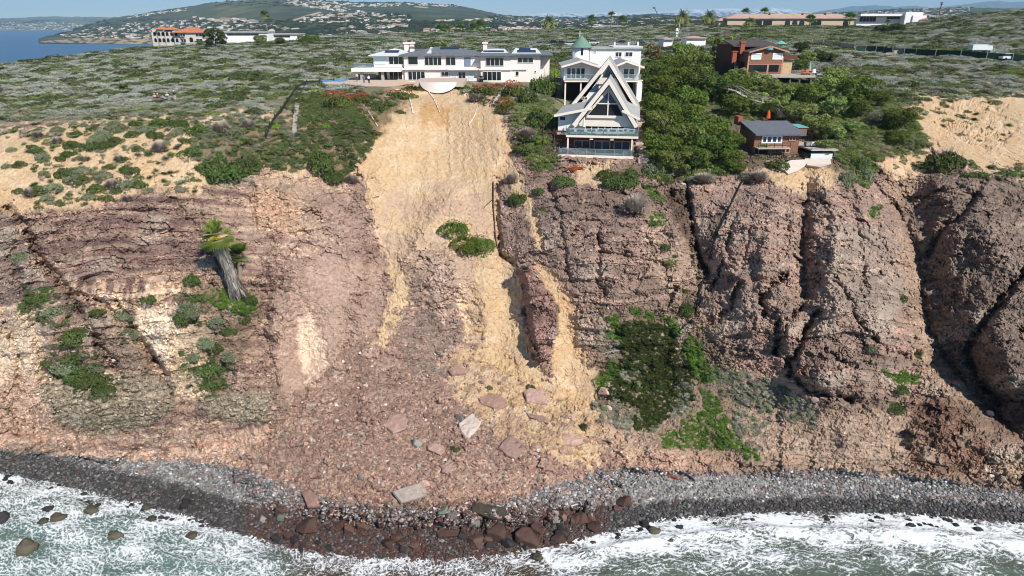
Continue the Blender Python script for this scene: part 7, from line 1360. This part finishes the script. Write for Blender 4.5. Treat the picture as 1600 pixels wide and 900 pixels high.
# ------------------------------------------------------------------ pipes and cables
def hose(pts, r0, m_, label, name='drain_pipe', cat='pipe', lift=.15, off=0.25):
    P_ = []
    for (a, b), (c, d) in zip(pts[:-1], pts[1:]):
        n = max(2, int(math.hypot(c - a, d - b) / 5))
        for k in range(n): t_ = k / n; g = ground(a + (c - a) * t_, b + (d - b) * t_); P_.append(g)
    P_.append(ground(*pts[-1])); P_ = np.array([tuple(v_) for v_ in P_]); Q = P_.copy()
    for _ in range(3): Q[1:-1] = (Q[:-2] + Q[1:-1] * 2 + Q[2:]) / 4
    o0 = Vector(Q[0]); pp = [Vector(v_) - o0 + Vector((0, -off, lift)) for v_ in Q]
    o = MB().tube(pp, r0, 6).build(name, m_, None, o0, True); return tag(o, label, cat)
hose([(1160, 281), (1140, 322), (1118, 370), (1105, 415), (1096, 440), (1090, 470), (1087, 492)], .13, M['black'], 'black drain hose running down the buttress into the brown gully')
hose([(1098, 418), (1093, 425), (1106, 405), (1118, 372)], .09, M['black'], 'second thin black hose alongside the long black one'); hose([(1058, 520), (1066, 512), (1072, 506)], .09, M['black'], 'short black hose between the green mats')
hose([(618, 141), (636, 142), (641, 155), (646, 177)], .13, M['cream'], 'bent cream drain pipe at the upper left of the slide'); hose([(665, 139), (676, 150), (682, 164), (687, 176)], .08, M['cream'], 'thin pale drain pipe below the retaining wall'); hose([(576, 174), (584, 188), (590, 198)], .07, M['cream'], 'thin pale pipe on the left edge of the slide'); hose([(746, 165), (742, 182), (733, 196)], .07, M['cream'], 'thin pale pipe on the right side of the slide head')
hose([(1061, 737), (1072, 740), (1084, 750)], .12, M['black'], 'curved black pipe lying on the grey cobble beach')
hose([(771, 285), (771, 330), (774, 370), (777, 392), (790, 407), (798, 402)], .12, mat('root', (74, 56, 44), .9), 'long dark root hanging down the right edge of the slide', 'hanging_root', 'root'); hose([(771, 312), (762, 318), (756, 326)], .07, MATS['root'], 'short side root branching left at the slide edge', 'hanging_root', 'root')
# driftwood and wreckage
for x, y, L_, an, c_, lb in [(1398, 747, 4.2, -.05, (206, 170, 140), 'pale driftwood log on the cobble beach below the right ravine'), (1046, 746, 2.4, -.5, (170, 96, 60), 'rust coloured broken timber on the beach right of the debris toe'), (1057, 750, 1.8, -.3, (176, 104, 66), 'small rust coloured timber scrap beside the broken one'), (1580, 742, 1.6, .2, (170, 96, 60), 'rusty scrap at the beach top near the right edge'), (992, 757, 1.6, .9, (190, 186, 176), 'pale stick beside the red blocks on the beach'), (948, 692, 1.8, -.9, (50, 54, 56), 'dark pipe end sticking from the debris margin'), (835, 712, 1.8, -.8, (226, 214, 204), 'thin pale stick on the debris fan'), (900, 790, 1.6, .4, (206, 196, 180), 'pale stick at the wet edge of the debris toe')]:
    g = ground(x, y); o = MB().tube([(-L_ / 2, 0, .12), (0, 0.08, .18), (L_ / 2, 0, .13)], .11, 7).build('driftwood', mat('wood_%d_%d' % (c_[0], x), c_, .9, .15, 4), None, g); o.rotation_euler = (0, an * .3, an); tag(o, lb, 'timber')
for x, y, an, ln, lb in [(905, 498, .4, 3.2, 'bare straw coloured branch fallen right of the pinnacle'), (925, 520, -.6, 3.6, 'second straw coloured branch fallen above the green mats'), (890, 500, -.1, 2.2, 'dark forked branch lying on the sand right of the pinnacle'), (940, 555, .4, 3, 'pale branch between the green patches'), (1192, 148, 1.0, 5, 'dead white forked tree standing in the pines by the walkway'), (1215, 155, .8, 4, 'dead leaning pale branch below the parasol deck'), (1298, 262, -1.1, 3, 'grey dead trunk at the edge right of the broken slab'), (1342, 470, .3, 1.4, 'small dead stick on the buttress')]:
    g = ground(x, y); b = MB(); d = Vector((math.cos(an), -.25, math.sin(an))).normalized(); rr = random.Random(int(x)); b.tube([(0, 0, .1), d * ln * .5 + Vector((0, 0, .2)), d * ln], .09, 5)
    for k in range(6): s0 = d * ln * rr.uniform(.3, .9); b.tube([s0, s0 + Vector((rr.uniform(-1, 1), -.2, rr.uniform(-.2, 1))) * ln * .3], .045, 4)
    tag(b.build('dead_branch', mat('bleached_wood', (190, 178, 160), .9, .15), None, g), lb, 'branch')
# ------------------------------------------------------------------ people
def person(px, py, shirt, trousers, label, pose='stand', hat=None, rz=0, lift=0):
    g = ground(px, py) + Vector((0, 0, lift)); me = bpy.data.meshes.new('body')
    if pose == 'stand': J = [(0, 0, .98, .15), (0, 0, 1.25, .15), (0, 0, 1.46, .12), (0, -.02, 1.56, .06), (0, -.02, 1.7, .11), (.1, 0, .9, .1), (.13, -.03, .5, .075), (.14, 0, .06, .05), (.15, -.14, .04, .045), (-.1, 0, .9, .1), (-.13, .05, .5, .075), (-.14, .08, .06, .05), (-.14, -.06, .04, .045), (.22, 0, 1.42, .06), (.28, -.02, 1.14, .045), (.26, -.16, .92, .035), (-.22, 0, 1.42, .06), (-.28, 0, 1.14, .045), (-.27, -.1, .9, .035)]
    else: J = [(0, 0, .3, .16), (0, -.05, .55, .15), (0, -.1, .78, .12), (0, -.13, .88, .06), (0, -.15, 1.02, .11), (.12, -.1, .28, .1), (.16, -.45, .42, .075), (.16, -.5, .06, .05), (.16, -.62, .05, .045), (-.12, -.1, .28, .1), (-.16, -.45, .42, .075), (-.16, -.5, .06, .05), (-.16, -.62, .05, .045), (.22, -.1, .74, .06), (.28, -.25, .52, .045), (.16, -.42, .48, .035), (-.22, -.1, .74, .06), (-.28, -.25, .52, .045), (-.16, -.42, .48, .035)]
    E_ = [(0, 1), (1, 2), (2, 3), (3, 4), (0, 5), (5, 6), (6, 7), (7, 8), (0, 9), (9, 10), (10, 11), (11, 12), (2, 13), (13, 14), (14, 15), (2, 16), (16, 17), (17, 18)]
    me.from_pydata([j[:3] for j in J], E_, []); me.materials.append(mat('skin', (206, 160, 132), .6, .03))
    e = empty('person', g, rz, label, 'person'); o = link(bpy.data.objects.new('body', me), e); o.modifiers.new('skin', 'SKIN').use_smooth_shade = True; sk_ = me.skin_vertices[0]; sk_.data[0].use_root = True; [setattr(sk_.data[i], 'radius', (j[3], j[3])) for i, j in enumerate(J)]; o.modifiers.new('sub', 'SUBSURF').levels = 1
    t0, t1, t2 = Vector(J[0][:3]), Vector(J[1][:3]), Vector(J[2][:3])
    sm_ = mat('shirt_%d_%d_%d' % shirt, shirt, .9, .03); s_ = MB().tube([t0, t1, t2 + (t2 - t1) * .1], .2, 10); [s_.tube([Vector(J[a][:3]), Vector(J[a + 1][:3])], .075, 8) for a in (13, 16)]; s_.build('shirt', sm_, e, smooth=False)
    tm_ = mat('trousers_%d_%d_%d' % trousers, trousers, .9, .03); s_ = MB().tube([t0 + (t1 - t0) * .2, t0 - Vector((0, 0, .1))], .19, 10)
    for a in (5, 9): s_.tube([Vector(J[a][:3]), Vector(J[a + 1][:3])], .11, 8).tube([Vector(J[a + 1][:3]), Vector(J[a + 2][:3]).lerp(Vector(J[a + 1][:3]), .15)], .085, 8)
    s_.build('trousers', tm_, e)
    h_ = Vector(J[4][:3]); hm = mat('hair', (60, 46, 38), .9) if hat is None else mat('hat_%d' % hat[0], hat, .9); MB().cyl(h_.x, h_.y + .02, h_.z + .01, h_.z + .15, .13, .06, 10).build('hair' if hat is None else 'hat', hm, e)
for a in [(559, 133, (214, 206, 204), (110, 90, 84), 'person in pale top walking on the villa patio near the pool'), (570, 138, (120, 116, 124), (110, 134, 160), 'person in grey top and blue jeans beside the patio column'), (577, 137.5, (240, 240, 240), (44, 48, 60), 'person in white shirt and dark shorts on the villa patio')]: person(a[0], a[1], a[2], a[3], a[4], lift=.95)
for a in [(244, 161, (206, 210, 220), (90, 90, 100), 'person in pale top sitting leftmost in the plateau scrub', 'sit', (236, 236, 236)), (248.5, 160, (214, 40, 50), (50, 50, 60), 'person in red top and white hat sitting in the plateau scrub', 'sit', (240, 240, 240)), (255.5, 161, (160, 166, 180), (90, 96, 110), 'person in grey clothes and dark cap sitting in the scrub', 'sit', (40, 40, 44)), (263, 158, (236, 236, 232), (90, 96, 90), 'person in white sitting between the seated group and the standing one', 'sit', (240, 240, 236)), (274.5, 159.5, (34, 34, 38), (206, 190, 184), 'person in black shirt, pale trousers and white cap standing in the scrub', 'stand', (244, 244, 244))]: person(*a, lift=.55)
# ------------------------------------------------------------------ boulders
def rock_mat(name, rgb, rough=.9, spec=.2):
    m, t, b = node_mat(name); L = t.links.new; N = t.nodes.new; b.inputs['Roughness'].default_value = rough; b.inputs['Specular IOR Level'].default_value = spec
    tc = N('ShaderNodeTexCoord'); n = N('ShaderNodeTexNoise'); n.inputs['Scale'].default_value = 2.2; n.inputs['Detail'].default_value = 7; n.inputs['Roughness'].default_value = .65; L(tc.outputs['Object'], n.inputs['Vector'])
    oi = N('ShaderNodeObjectInfo'); a = N('ShaderNodeMapRange'); a.inputs[3].default_value = .62; a.inputs[4].default_value = 1.35; L(oi.outputs['Random'], a.inputs[0])
    mr = N('ShaderNodeMapRange'); mr.inputs[1].default_value = .3; mr.inputs[2].default_value = .7; mr.inputs[3].default_value = .75; mr.inputs[4].default_value = 1.2; L(n.outputs[0], mr.inputs[0])
    mm = N('ShaderNodeMath'); mm.operation = 'MULTIPLY'; L(a.outputs[0], mm.inputs[0]); L(mr.outputs[0], mm.inputs[1]); vm = N('ShaderNodeVectorMath'); vm.operation = 'SCALE'; vm.inputs[0].default_value = list(alb(*rgb)); L(mm.outputs[0], vm.inputs['Scale']); L(vm.outputs[0], b.inputs['Base Color'])
    bp = N('ShaderNodeBump'); bp.inputs['Strength'].default_value = .6; bp.inputs['Distance'].default_value = .12; L(n.outputs[0], bp.inputs['Height']); L(bp.outputs[0], b.inputs['Normal']); return m
def rock_mesh(name, m_, seed, angular=True, sub=2, flat=1.0, blocky=.0):
    bm = bmesh.new(); r_ = random.Random(seed)
    if angular:
        for _ in range(16):
            v_ = Vector((r_.gauss(0, 1), r_.gauss(0, 1), r_.gauss(0, 1))).normalized(); mx_ = max(abs(c) for c in v_); bm.verts.new(v_.lerp(v_ / mx_, blocky) * r_.uniform(.85, 1))
        bmesh.ops.convex_hull(bm, input=bm.verts); bmesh.ops.delete(bm, geom=[v_ for v_ in bm.verts if not v_.link_faces], context='VERTS')
        bmesh.ops.bevel(bm, geom=bm.edges[:], offset=.06, segments=1, affect='EDGES', clamp_overlap=True)
        bmesh.ops.triangulate(bm, faces=bm.faces[:]); bmesh.ops.subdivide_edges(bm, edges=[e_ for e_ in bm.edges if e_.calc_length() > .3], cuts=2, use_grid_fill=False); bmesh.ops.triangulate(bm, faces=bm.faces[:])
        amp = .035
    else: bmesh.ops.create_icosphere(bm, subdivisions=sub, radius=1); amp = .24
    co = np.array([v_.co[:] for v_ in bm.verts], np.float32); nz = perlin(co[:, 0] * 1.4 + seed, co[:, 1] * 1.4 + co[:, 2] * 1.1, 3) * amp * 1.5 + perlin(co[:, 0] * 4 + seed, co[:, 1] * 4 + co[:, 2] * 3, 4) * amp * (.5 if angular else .9)
    for v_, q_ in zip(bm.verts, nz): v_.co *= 1 + float(q_)
    for v_ in bm.verts: v_.co.z *= flat
    me = bpy.data.meshes.new(name); bm.to_mesh(me); bm.free(); me.materials.append(m_)
    if not angular: me.polygons.foreach_set('use_smooth', [True] * len(me.polygons))
    return me
RM = {k: rock_mat('rock_' + k, c) for k, c in dict(red=(162, 130, 116), wetred=(92, 70, 62), pale=(222, 196, 182), pink=(192, 158, 144), dark=(58, 56, 56), olive=(92, 86, 72), grey=(140, 138, 130), greenish=(122, 138, 116), white=(214, 196, 182)).items()}
RK = {k: [rock_mesh('boulder', RM[k], 800 + i * 7 + len(k), True, blocky=.5) for i in range(4)] for k in RM}
RR = {k: [rock_mesh('boulder', RM[k], 900 + i * 5 + len(k), False, 3) for i in range(3)] for k in ('dark', 'olive', 'grey', 'wetred')}
NR = [0]
def rock(px, py, w_, h_, kd, label, group=None, name='boulder', round_=False, rot=None, sink=.35, g=None):
    g = g or ground(px, py); m_ = mpp(g); NR[0] += 1; lib = (RR if round_ else RK)[kd]; o = link(bpy.data.objects.new(name, lib[NR[0] % len(lib)])); a, c = w_ * m_ / 2, h_ * m_ / 2
    o.scale = (a, (a + c) / 2, c); o.location = (g.x, g.y + a * .15, g.z + c * (1 - 2 * sink)); o.rotation_euler = (-.3, rot if rot is not None else random.uniform(-.3, .3), random.uniform(-.3, .3)); return tag(o, label, 'rock', group)
def slab(name, pts, th, kd, label, lift=.35):
    rr = random.Random(int(pts[0][0])); q_ = []
    for i, p_ in enumerate(pts):
        n_ = pts[(i + 1) % len(pts)]; L_ = math.hypot(n_[0] - p_[0], n_[1] - p_[1]); q_.append(p_)
        if L_ > 8: q_.append(((p_[0] + n_[0]) / 2 + rr.uniform(-1.2, 1.2), (p_[1] + n_[1]) / 2 + rr.uniform(-1.0, 1.0)))
    pts = q_; c = ground(sum(p_[0] for p_ in pts) / len(pts), sum(p_[1] for p_ in pts) / len(pts)); yb = [ground(*p_).y for p_ in pts]; k = np.polyfit([p_[1] for p_ in pts], yb, 1); bm = bmesh.new(); n = len(pts)
    base = [P(p_[0], p_[1], np.polyval(k, p_[1]) - lift) - c for p_ in pts]; ctr = sum(base, Vector()) / n; vn = (Vector((0, -.6, .8)))
    rings = [[v_ + Vector((0, th, -th)) for v_ in base], [v_ - vn * .1 for v_ in base], [v_.lerp(ctr, .10) + vn * .16 for v_ in base], [v_.lerp(ctr, .45) + vn * .22 for v_ in base], [v_.lerp(ctr, .75) + vn * .24 for v_ in base]]
    R_ = [[bm.verts.new(v_ + vn * rr.uniform(-.05, .05) * (2 if j in (2, 3) else 1)) for v_ in r0] for j, r0 in enumerate(rings)]; cv = bm.verts.new(ctr + vn * .2)
    for a_, b2_ in zip(R_[:-1], R_[1:]):
        for i in range(n): bm.faces.new((a_[i], a_[(i + 1) % n], b2_[(i + 1) % n], b2_[i]))
    for i in range(n): bm.faces.new((R_[-1][i], R_[-1][(i + 1) % n], cv))
    bmesh.ops.recalc_face_normals(bm, faces=bm.faces[:]); bmesh.ops.triangulate(bm, faces=bm.faces[:]); me = bpy.data.meshes.new(name); bm.to_mesh(me); bm.free(); me.materials.append(RM[kd])
    o = link(bpy.data.objects.new(name, me)); o.location = c; return tag(o, label, 'rock')
slab('slab_rock', [(612, 768), (657, 753), (671, 772), (666, 776), (626, 787)], 1.0, 'white', 'brightest white tilted slab at the foot of the debris fan')
slab('slab_rock', [(667, 697), (672, 692), (694, 696), (695, 706), (688, 712), (668, 703)], .9, 'pink', 'smooth pink slab in the middle of the debris fan')
slab('slab_rock', [(716, 662), (738, 645), (752, 655), (748, 668), (732, 686), (720, 676)], 1.2, 'white', 'large pale cream slab right of the middle of the debris fan')
slab('slab_rock', [(778, 700), (793, 682), (806, 684), (822, 700), (805, 718), (790, 712)], 1.2, 'pink', 'big flat pink boulder on the right of the debris fan')
slab('slab_rock', [(818, 612), (826, 606), (848, 607), (860, 622), (852, 631), (822, 628)], 1.3, 'pink', 'big pink boulder beside the torn green shrub')
slab('slab_rock', [(746, 622), (770, 616), (790, 622), (788, 636), (775, 640), (752, 632)], 1.1, 'red', 'wedge shaped red boulder below the small sprig')
slab('slab_rock', [(700, 578), (718, 572), (734, 578), (728, 584), (706, 587)], .9, 'red', 'dark shadowed block high in the grey rubble')
slab('slab_rock', [(600, 662), (608, 648), (628, 646), (637, 655), (634, 670), (614, 677)], .8, 'pink', 'rounded pale pink boulder left of the middle of the fan')
slab('slab_rock', [(470, 770), (485, 764), (505, 780), (500, 793), (480, 793)], 1.3, 'red', 'triangular reddish boulder at the left of the debris toe')
slab('slab_rock', [(735, 800), (741, 784), (790, 792), (794, 808), (770, 812)], 1.2, 'olive', 'layered brown and green block at the wet toe of the debris')
slab('slab_rock', [(680, 830), (690, 824), (718, 826), (716, 838), (684, 840)], 1.0, 'wetred', 'long wet grey brown block at the waterline below the white slab')
slab('slab_rock', [(690, 727), (704, 716), (710, 722), (700, 742), (690, 738)], .8, 'pink', 'upright pink slab below the smooth pink slab')
slab('slab_rock', [(876, 682), (890, 676), (910, 684), (912, 692), (892, 698), (880, 694)], .9, 'pink', 'pink boulder at the right end of the sand tongue')
slab('slab_rock', [(822, 645), (850, 650), (858, 662), (845, 660), (826, 652)], .8, 'pink', 'thin tilted pink slab on the sand below the big pink boulder')
for x, y, w_, h_, kd, lb in [(692, 799, 20, 18, 'greenish', 'pale greenish boulder on the wet line right of the white slab'), (705, 808, 18, 12, 'grey', 'grey smooth boulder right of the pale greenish one'), (650, 695, 20, 16, 'grey', 'grey cobbly boulder left of the smooth pink slab'), (462, 737, 14, 10, 'grey', 'small grey boulder on the left of the fan'), (526, 660, 9, 8, 'white', 'small pale round stone on the upper left of the fan'), (482, 830, 40, 34, 'wetred', 'largest wet brown boulder at the left of the toe'), (440, 809, 20, 20, 'greenish', 'wet greenish boulder left of the largest wet one'), 
    (830, 812, 30, 28, 'wetred', 'wet red boulder at the right end of the toe'), (878, 800, 32, 22, 'wetred', 'wet red block right of the others at the toe'), (906, 816, 26, 28, 'wetred', 'dark wet boulder nearest the surf at the right of the toe'), (824, 846, 46, 34, 'wetred', 'broad wet red boulder in the surf edge below the toe'), (776, 838, 40, 30, 'wetred', 'broad wet red boulder second from the right in the surf edge'), (742, 848, 30, 30, 'wetred', 'ribbed wet red boulder in the middle of the surf edge'), (975, 788, 28, 22, 'wetred', 'red boulder on the dark beach right of the toe'), (964, 798, 16, 14, 'wetred', 'smaller red boulder below the one on the dark beach'),
    (979, 712, 2, 2, 'red', None), (1274, 626, 14, 10, 'pale', 'pale boulder under the buttress ledge'), (1010, 733, 2, 2, 'red', None), (1546, 650, 14, 14, 'pale', 'whitish boulder low in the right ravine'), (1547, 745, 11, 9, 'white', 'white round boulder at the top of the right beach'), (1568, 749, 13, 9, 'pale', 'yellowish boulder right of the white round one'), (1531, 752, 13, 9, 'red', 'pink boulder left of the white round one'), (1068, 290, 10, 7, 'white', 'white stone at the head of the brown gully'), (178, 565, 12, 8, 'white', 'white stone in the left bluff ravine'), (950, 483, 6, 5, 'white', 'white round stone above the left green patch'), (22, 313, 6, 4, 'dark', 'dark stone at the left cliff edge'),
    (270, 376, 16, 8, 'grey', 'grey elongated stone jutting from the left strata')]:
    if lb: rock(x, y, w_, h_, kd, lb)
# individually countable boulders in bands
r_ = np.random.default_rng(12); n_ = 0
for k in range(70):
    x = r_.uniform(395, 930); y = float(np.interp(x, pxs, WL)) + r_.uniform(-46, 12); w_ = r_.uniform(9, 24) * (1.15 if x > 560 else .9); rock(x, y, w_, w_ * r_.uniform(.7, 1), ['wetred', 'wetred', 'wetred', 'red', 'dark', 'grey'][int(r_.integers(0, 6))] if y < float(np.interp(x, pxs, WL)) - 20 else ['wetred', 'wetred', 'dark'][int(r_.integers(0, 3))], 'wet reddish boulder in the dark band between debris toe and surf', 'wet reddish boulders along the debris toe')
for k in range(95):
    x = r_.uniform(400, 960); y = r_.uniform(600, 790); w_ = min(22, r_.lognormal(2.1, .45)); rock(x, y, w_, w_ * r_.uniform(.55, .9), ['red', 'pink', 'red', 'pink', 'grey', 'pale'][int(r_.integers(0, 6))], 'dry reddish block lying loose on the debris fan', 'dry blocks on the debris fan', sink=.45)
for k in range(40):
    x = r_.uniform(620, 760); y = r_.uniform(480, 600); w_ = r_.uniform(5, 12); rock(x, y, w_, w_ * .65, ['red', 'grey', 'pink'][k % 3], 'block in the grey rubble below the slide mound', 'blocks in the grey rubble', sink=.4)
for x, y, w_, h_, lb in [(42, 861, 26, 20, 'brown weed covered rock standing in the foam at the lower left'), (3, 815, 16, 18, 'dark rock cut by the left frame edge in the surf'), (180, 841, 20, 13, 'olive rock in the surf left of the lower middle'), (90, 812, 22, 11, 'flat brown rock in the surf, right of two neighbours'), (68, 819, 14, 11, 'small grey brown rock in the surf, left of two neighbours'), (143, 801, 20, 12, 'smooth rounded brown boulder in the surf edge on the left'), (75, 797, 14, 7, 'dark low boulder in the foam near the left beach'), (237, 814, 14, 9, 'low brown rock among the left foam'), (290, 794, 15, 16, 'dark upright boulder on the wet grey beach'), (228, 795, 13, 8, 'brown boulder at the foam line left of the wet sand'), (300, 840, 16, 10, 'pale wet rock in the foam right of the wet sand'), (306, 802, 18, 8, 'yellowish boulder at the foam line'),
    (1022, 832, 20, 9, 'olive boulder in the foam right of the toe'), (1045, 846, 18, 6, 'low green boulder in the foam further right'), (1007, 822, 13, 10, 'black wet boulder with foam around it'), (1062, 826, 12, 6, 'brown boulder in the foam right of the black one'), (1423, 823, 13, 6, 'dark boulder alone in the white surf on the right'), (1528, 829, 13, 6, 'dark boulder in the surf nearest the right edge'), (1021, 806, 11, 8, 'black boulder at the beach edge right of the toe'), (840, 874, 17, 10, 'reddish rock awash below the toe'), (1360, 872, 12, 6, 'dark rock under the far right water surface')]:
    kd = 'dark' if ('dark' in lb or 'black' in lb) else 'olive'; g = P(x, y, -H / rays(x, y)[1]); g.z = .0; rock(x, y, w_ * 1.1, h_ * 1.3, kd, lb, None, 'surf_rock', True, 0, .35, g)
for k in range(120):
    if k < 65: x = r_.uniform(960, 1600)
    elif k < 95: x = r_.uniform(0, 400)
    else: x = r_.uniform(500, 960)
    sh = float(np.interp(x, pxs, WL)); y = sh + r_.uniform(-6, 22); w_ = r_.uniform(4, 10); g = P(x, y, -H / rays(x, y)[1]); g.z = .02; rock(x, y, w_, w_ * .7, 'dark' if x > 960 or x < 400 else 'wetred', 'dark cobble poking through the foam along the waterline', 'dark cobbles in the foam', 'surf_cobble', True, 0, .4, g)
# ------------------------------------------------------------------ cobbles and rubble (uncountable)
def pebble(name, seed, ang, m_):
    me = rock_mesh(name, m_, seed, ang, 1) if not ang else rock_mesh_simple(name, m_, seed); return me
def rock_mesh_simple(name, m_, seed):
    bm = bmesh.new(); r_ = random.Random(seed)
    for _ in range(11): v_ = Vector((r_.gauss(0, 1), r_.gauss(0, 1), r_.gauss(0, 1))).normalized(); bm.verts.new(v_ * r_.uniform(.75, 1))
    bmesh.ops.convex_hull(bm, input=bm.verts); bmesh.ops.delete(bm, geom=[v_ for v_ in bm.verts if not v_.link_faces], context='VERTS'); me = bpy.data.meshes.new(name); bm.to_mesh(me); bm.free(); me.materials.append(m_); return me
PM = attr_mat('pebble_stone', .85, .12, 3, .25, 'INSTANCER', 'icol')
PEB = proto_coll('pebble_kinds', [pebble('pebble', 950 + i, False, PM) for i in range(3)] + [pebble('chip', 960 + i, True, PM) for i in range(4)])
def stones(name, label, dens, colf, smin, smax, seed, kinds, cap, expo=2.2):
    p, i, j, r_ = sample(dens, seed, cap); n = len(p); sz = smin + (smax - smin) * r_.random(n) ** expo
    scl = np.stack([sz * r_.uniform(.8, 1.4, n), sz * r_.uniform(.7, 1.2, n), sz * r_.uniform(.45, .85, n)], -1); rot = r_.uniform(-.6, .6, (n, 3)); rot[:, 2] *= 5
    cs = colf(i, j, r_, n); p = p + np.array([0, -.3, .5]) * sz[:, None] * .3; instancer(name, PEB, p, rot, scl, r_.integers(kinds[0], kinds[1], n), cs, label); print(name, n)
def bcol(i, j, r_, n):
    c = np.repeat((.09 + .28 * r_.random(n) ** 1.5)[:, None], 3, 1) * np.array([1.03, 1, .97]); wh = r_.random(n) < .05; c[wh] = .55; rd = r_.random(n) < .06; c[rd] = alb(150, 112, 96)
    w_ = wet[i, j][:, None]; wd_ = wetd[i, j][:, None]; c = c * (1 - .62 * w_); k_ = (r_.random(n) < .45)[:, None] * wd_; return c * (1 - k_) + alb(96, 66, 58) * k_ * 1.0
bdens = beach * (1 - sstep(10, 30, PYf - wlY)) * (1 - .75 * poly([(225, 765), (330, 750), (345, 790), (260, 800)], 5, 5)) * (1 - .6 * poly([(930, 745), (1200, 740), (1200, 790), (960, 790)], 6, 6))
stones('beach_cobbles', 'grey cobbles of the beach, darker where wet', bdens * 34, bcol, .06, .27, 401, (0, 3), 80000)
def dcol(i, j, r_, n):
    pal = np.array([alb(170, 134, 118), alb(190, 152, 134), alb(140, 108, 96), alb(150, 142, 134), alb(216, 200, 184)]); c = pal[r_.choice(5, n, p=[.36, .28, .22, .1, .04])] * r_.uniform(.85, 1.2, (n, 1)); return c
stones('debris_rubble', 'reddish rubble scattered over the landslide debris', debris * (1 - .8 * sand) * np.interp(PYf, [470, 600, 780], [4, 6, 8]), dcol, .05, .42, 402, (3, 7), 30000, 3.5)
stones('cliff_stones', 'stones set in and fallen from the conglomerate cliff', cliffrock * (1 - smoothz) * (1 - debris) * 1.3 * sstep(-.1, .2, mn) + gully * 1.5, lambda i, j, r_, n: np.clip(C[i, j] * np.repeat(r_.uniform(.7, 1.5, n)[:, None], 3, 1), 0, .6), .06, .3, 403, (0, 7), 30000, 2.5)
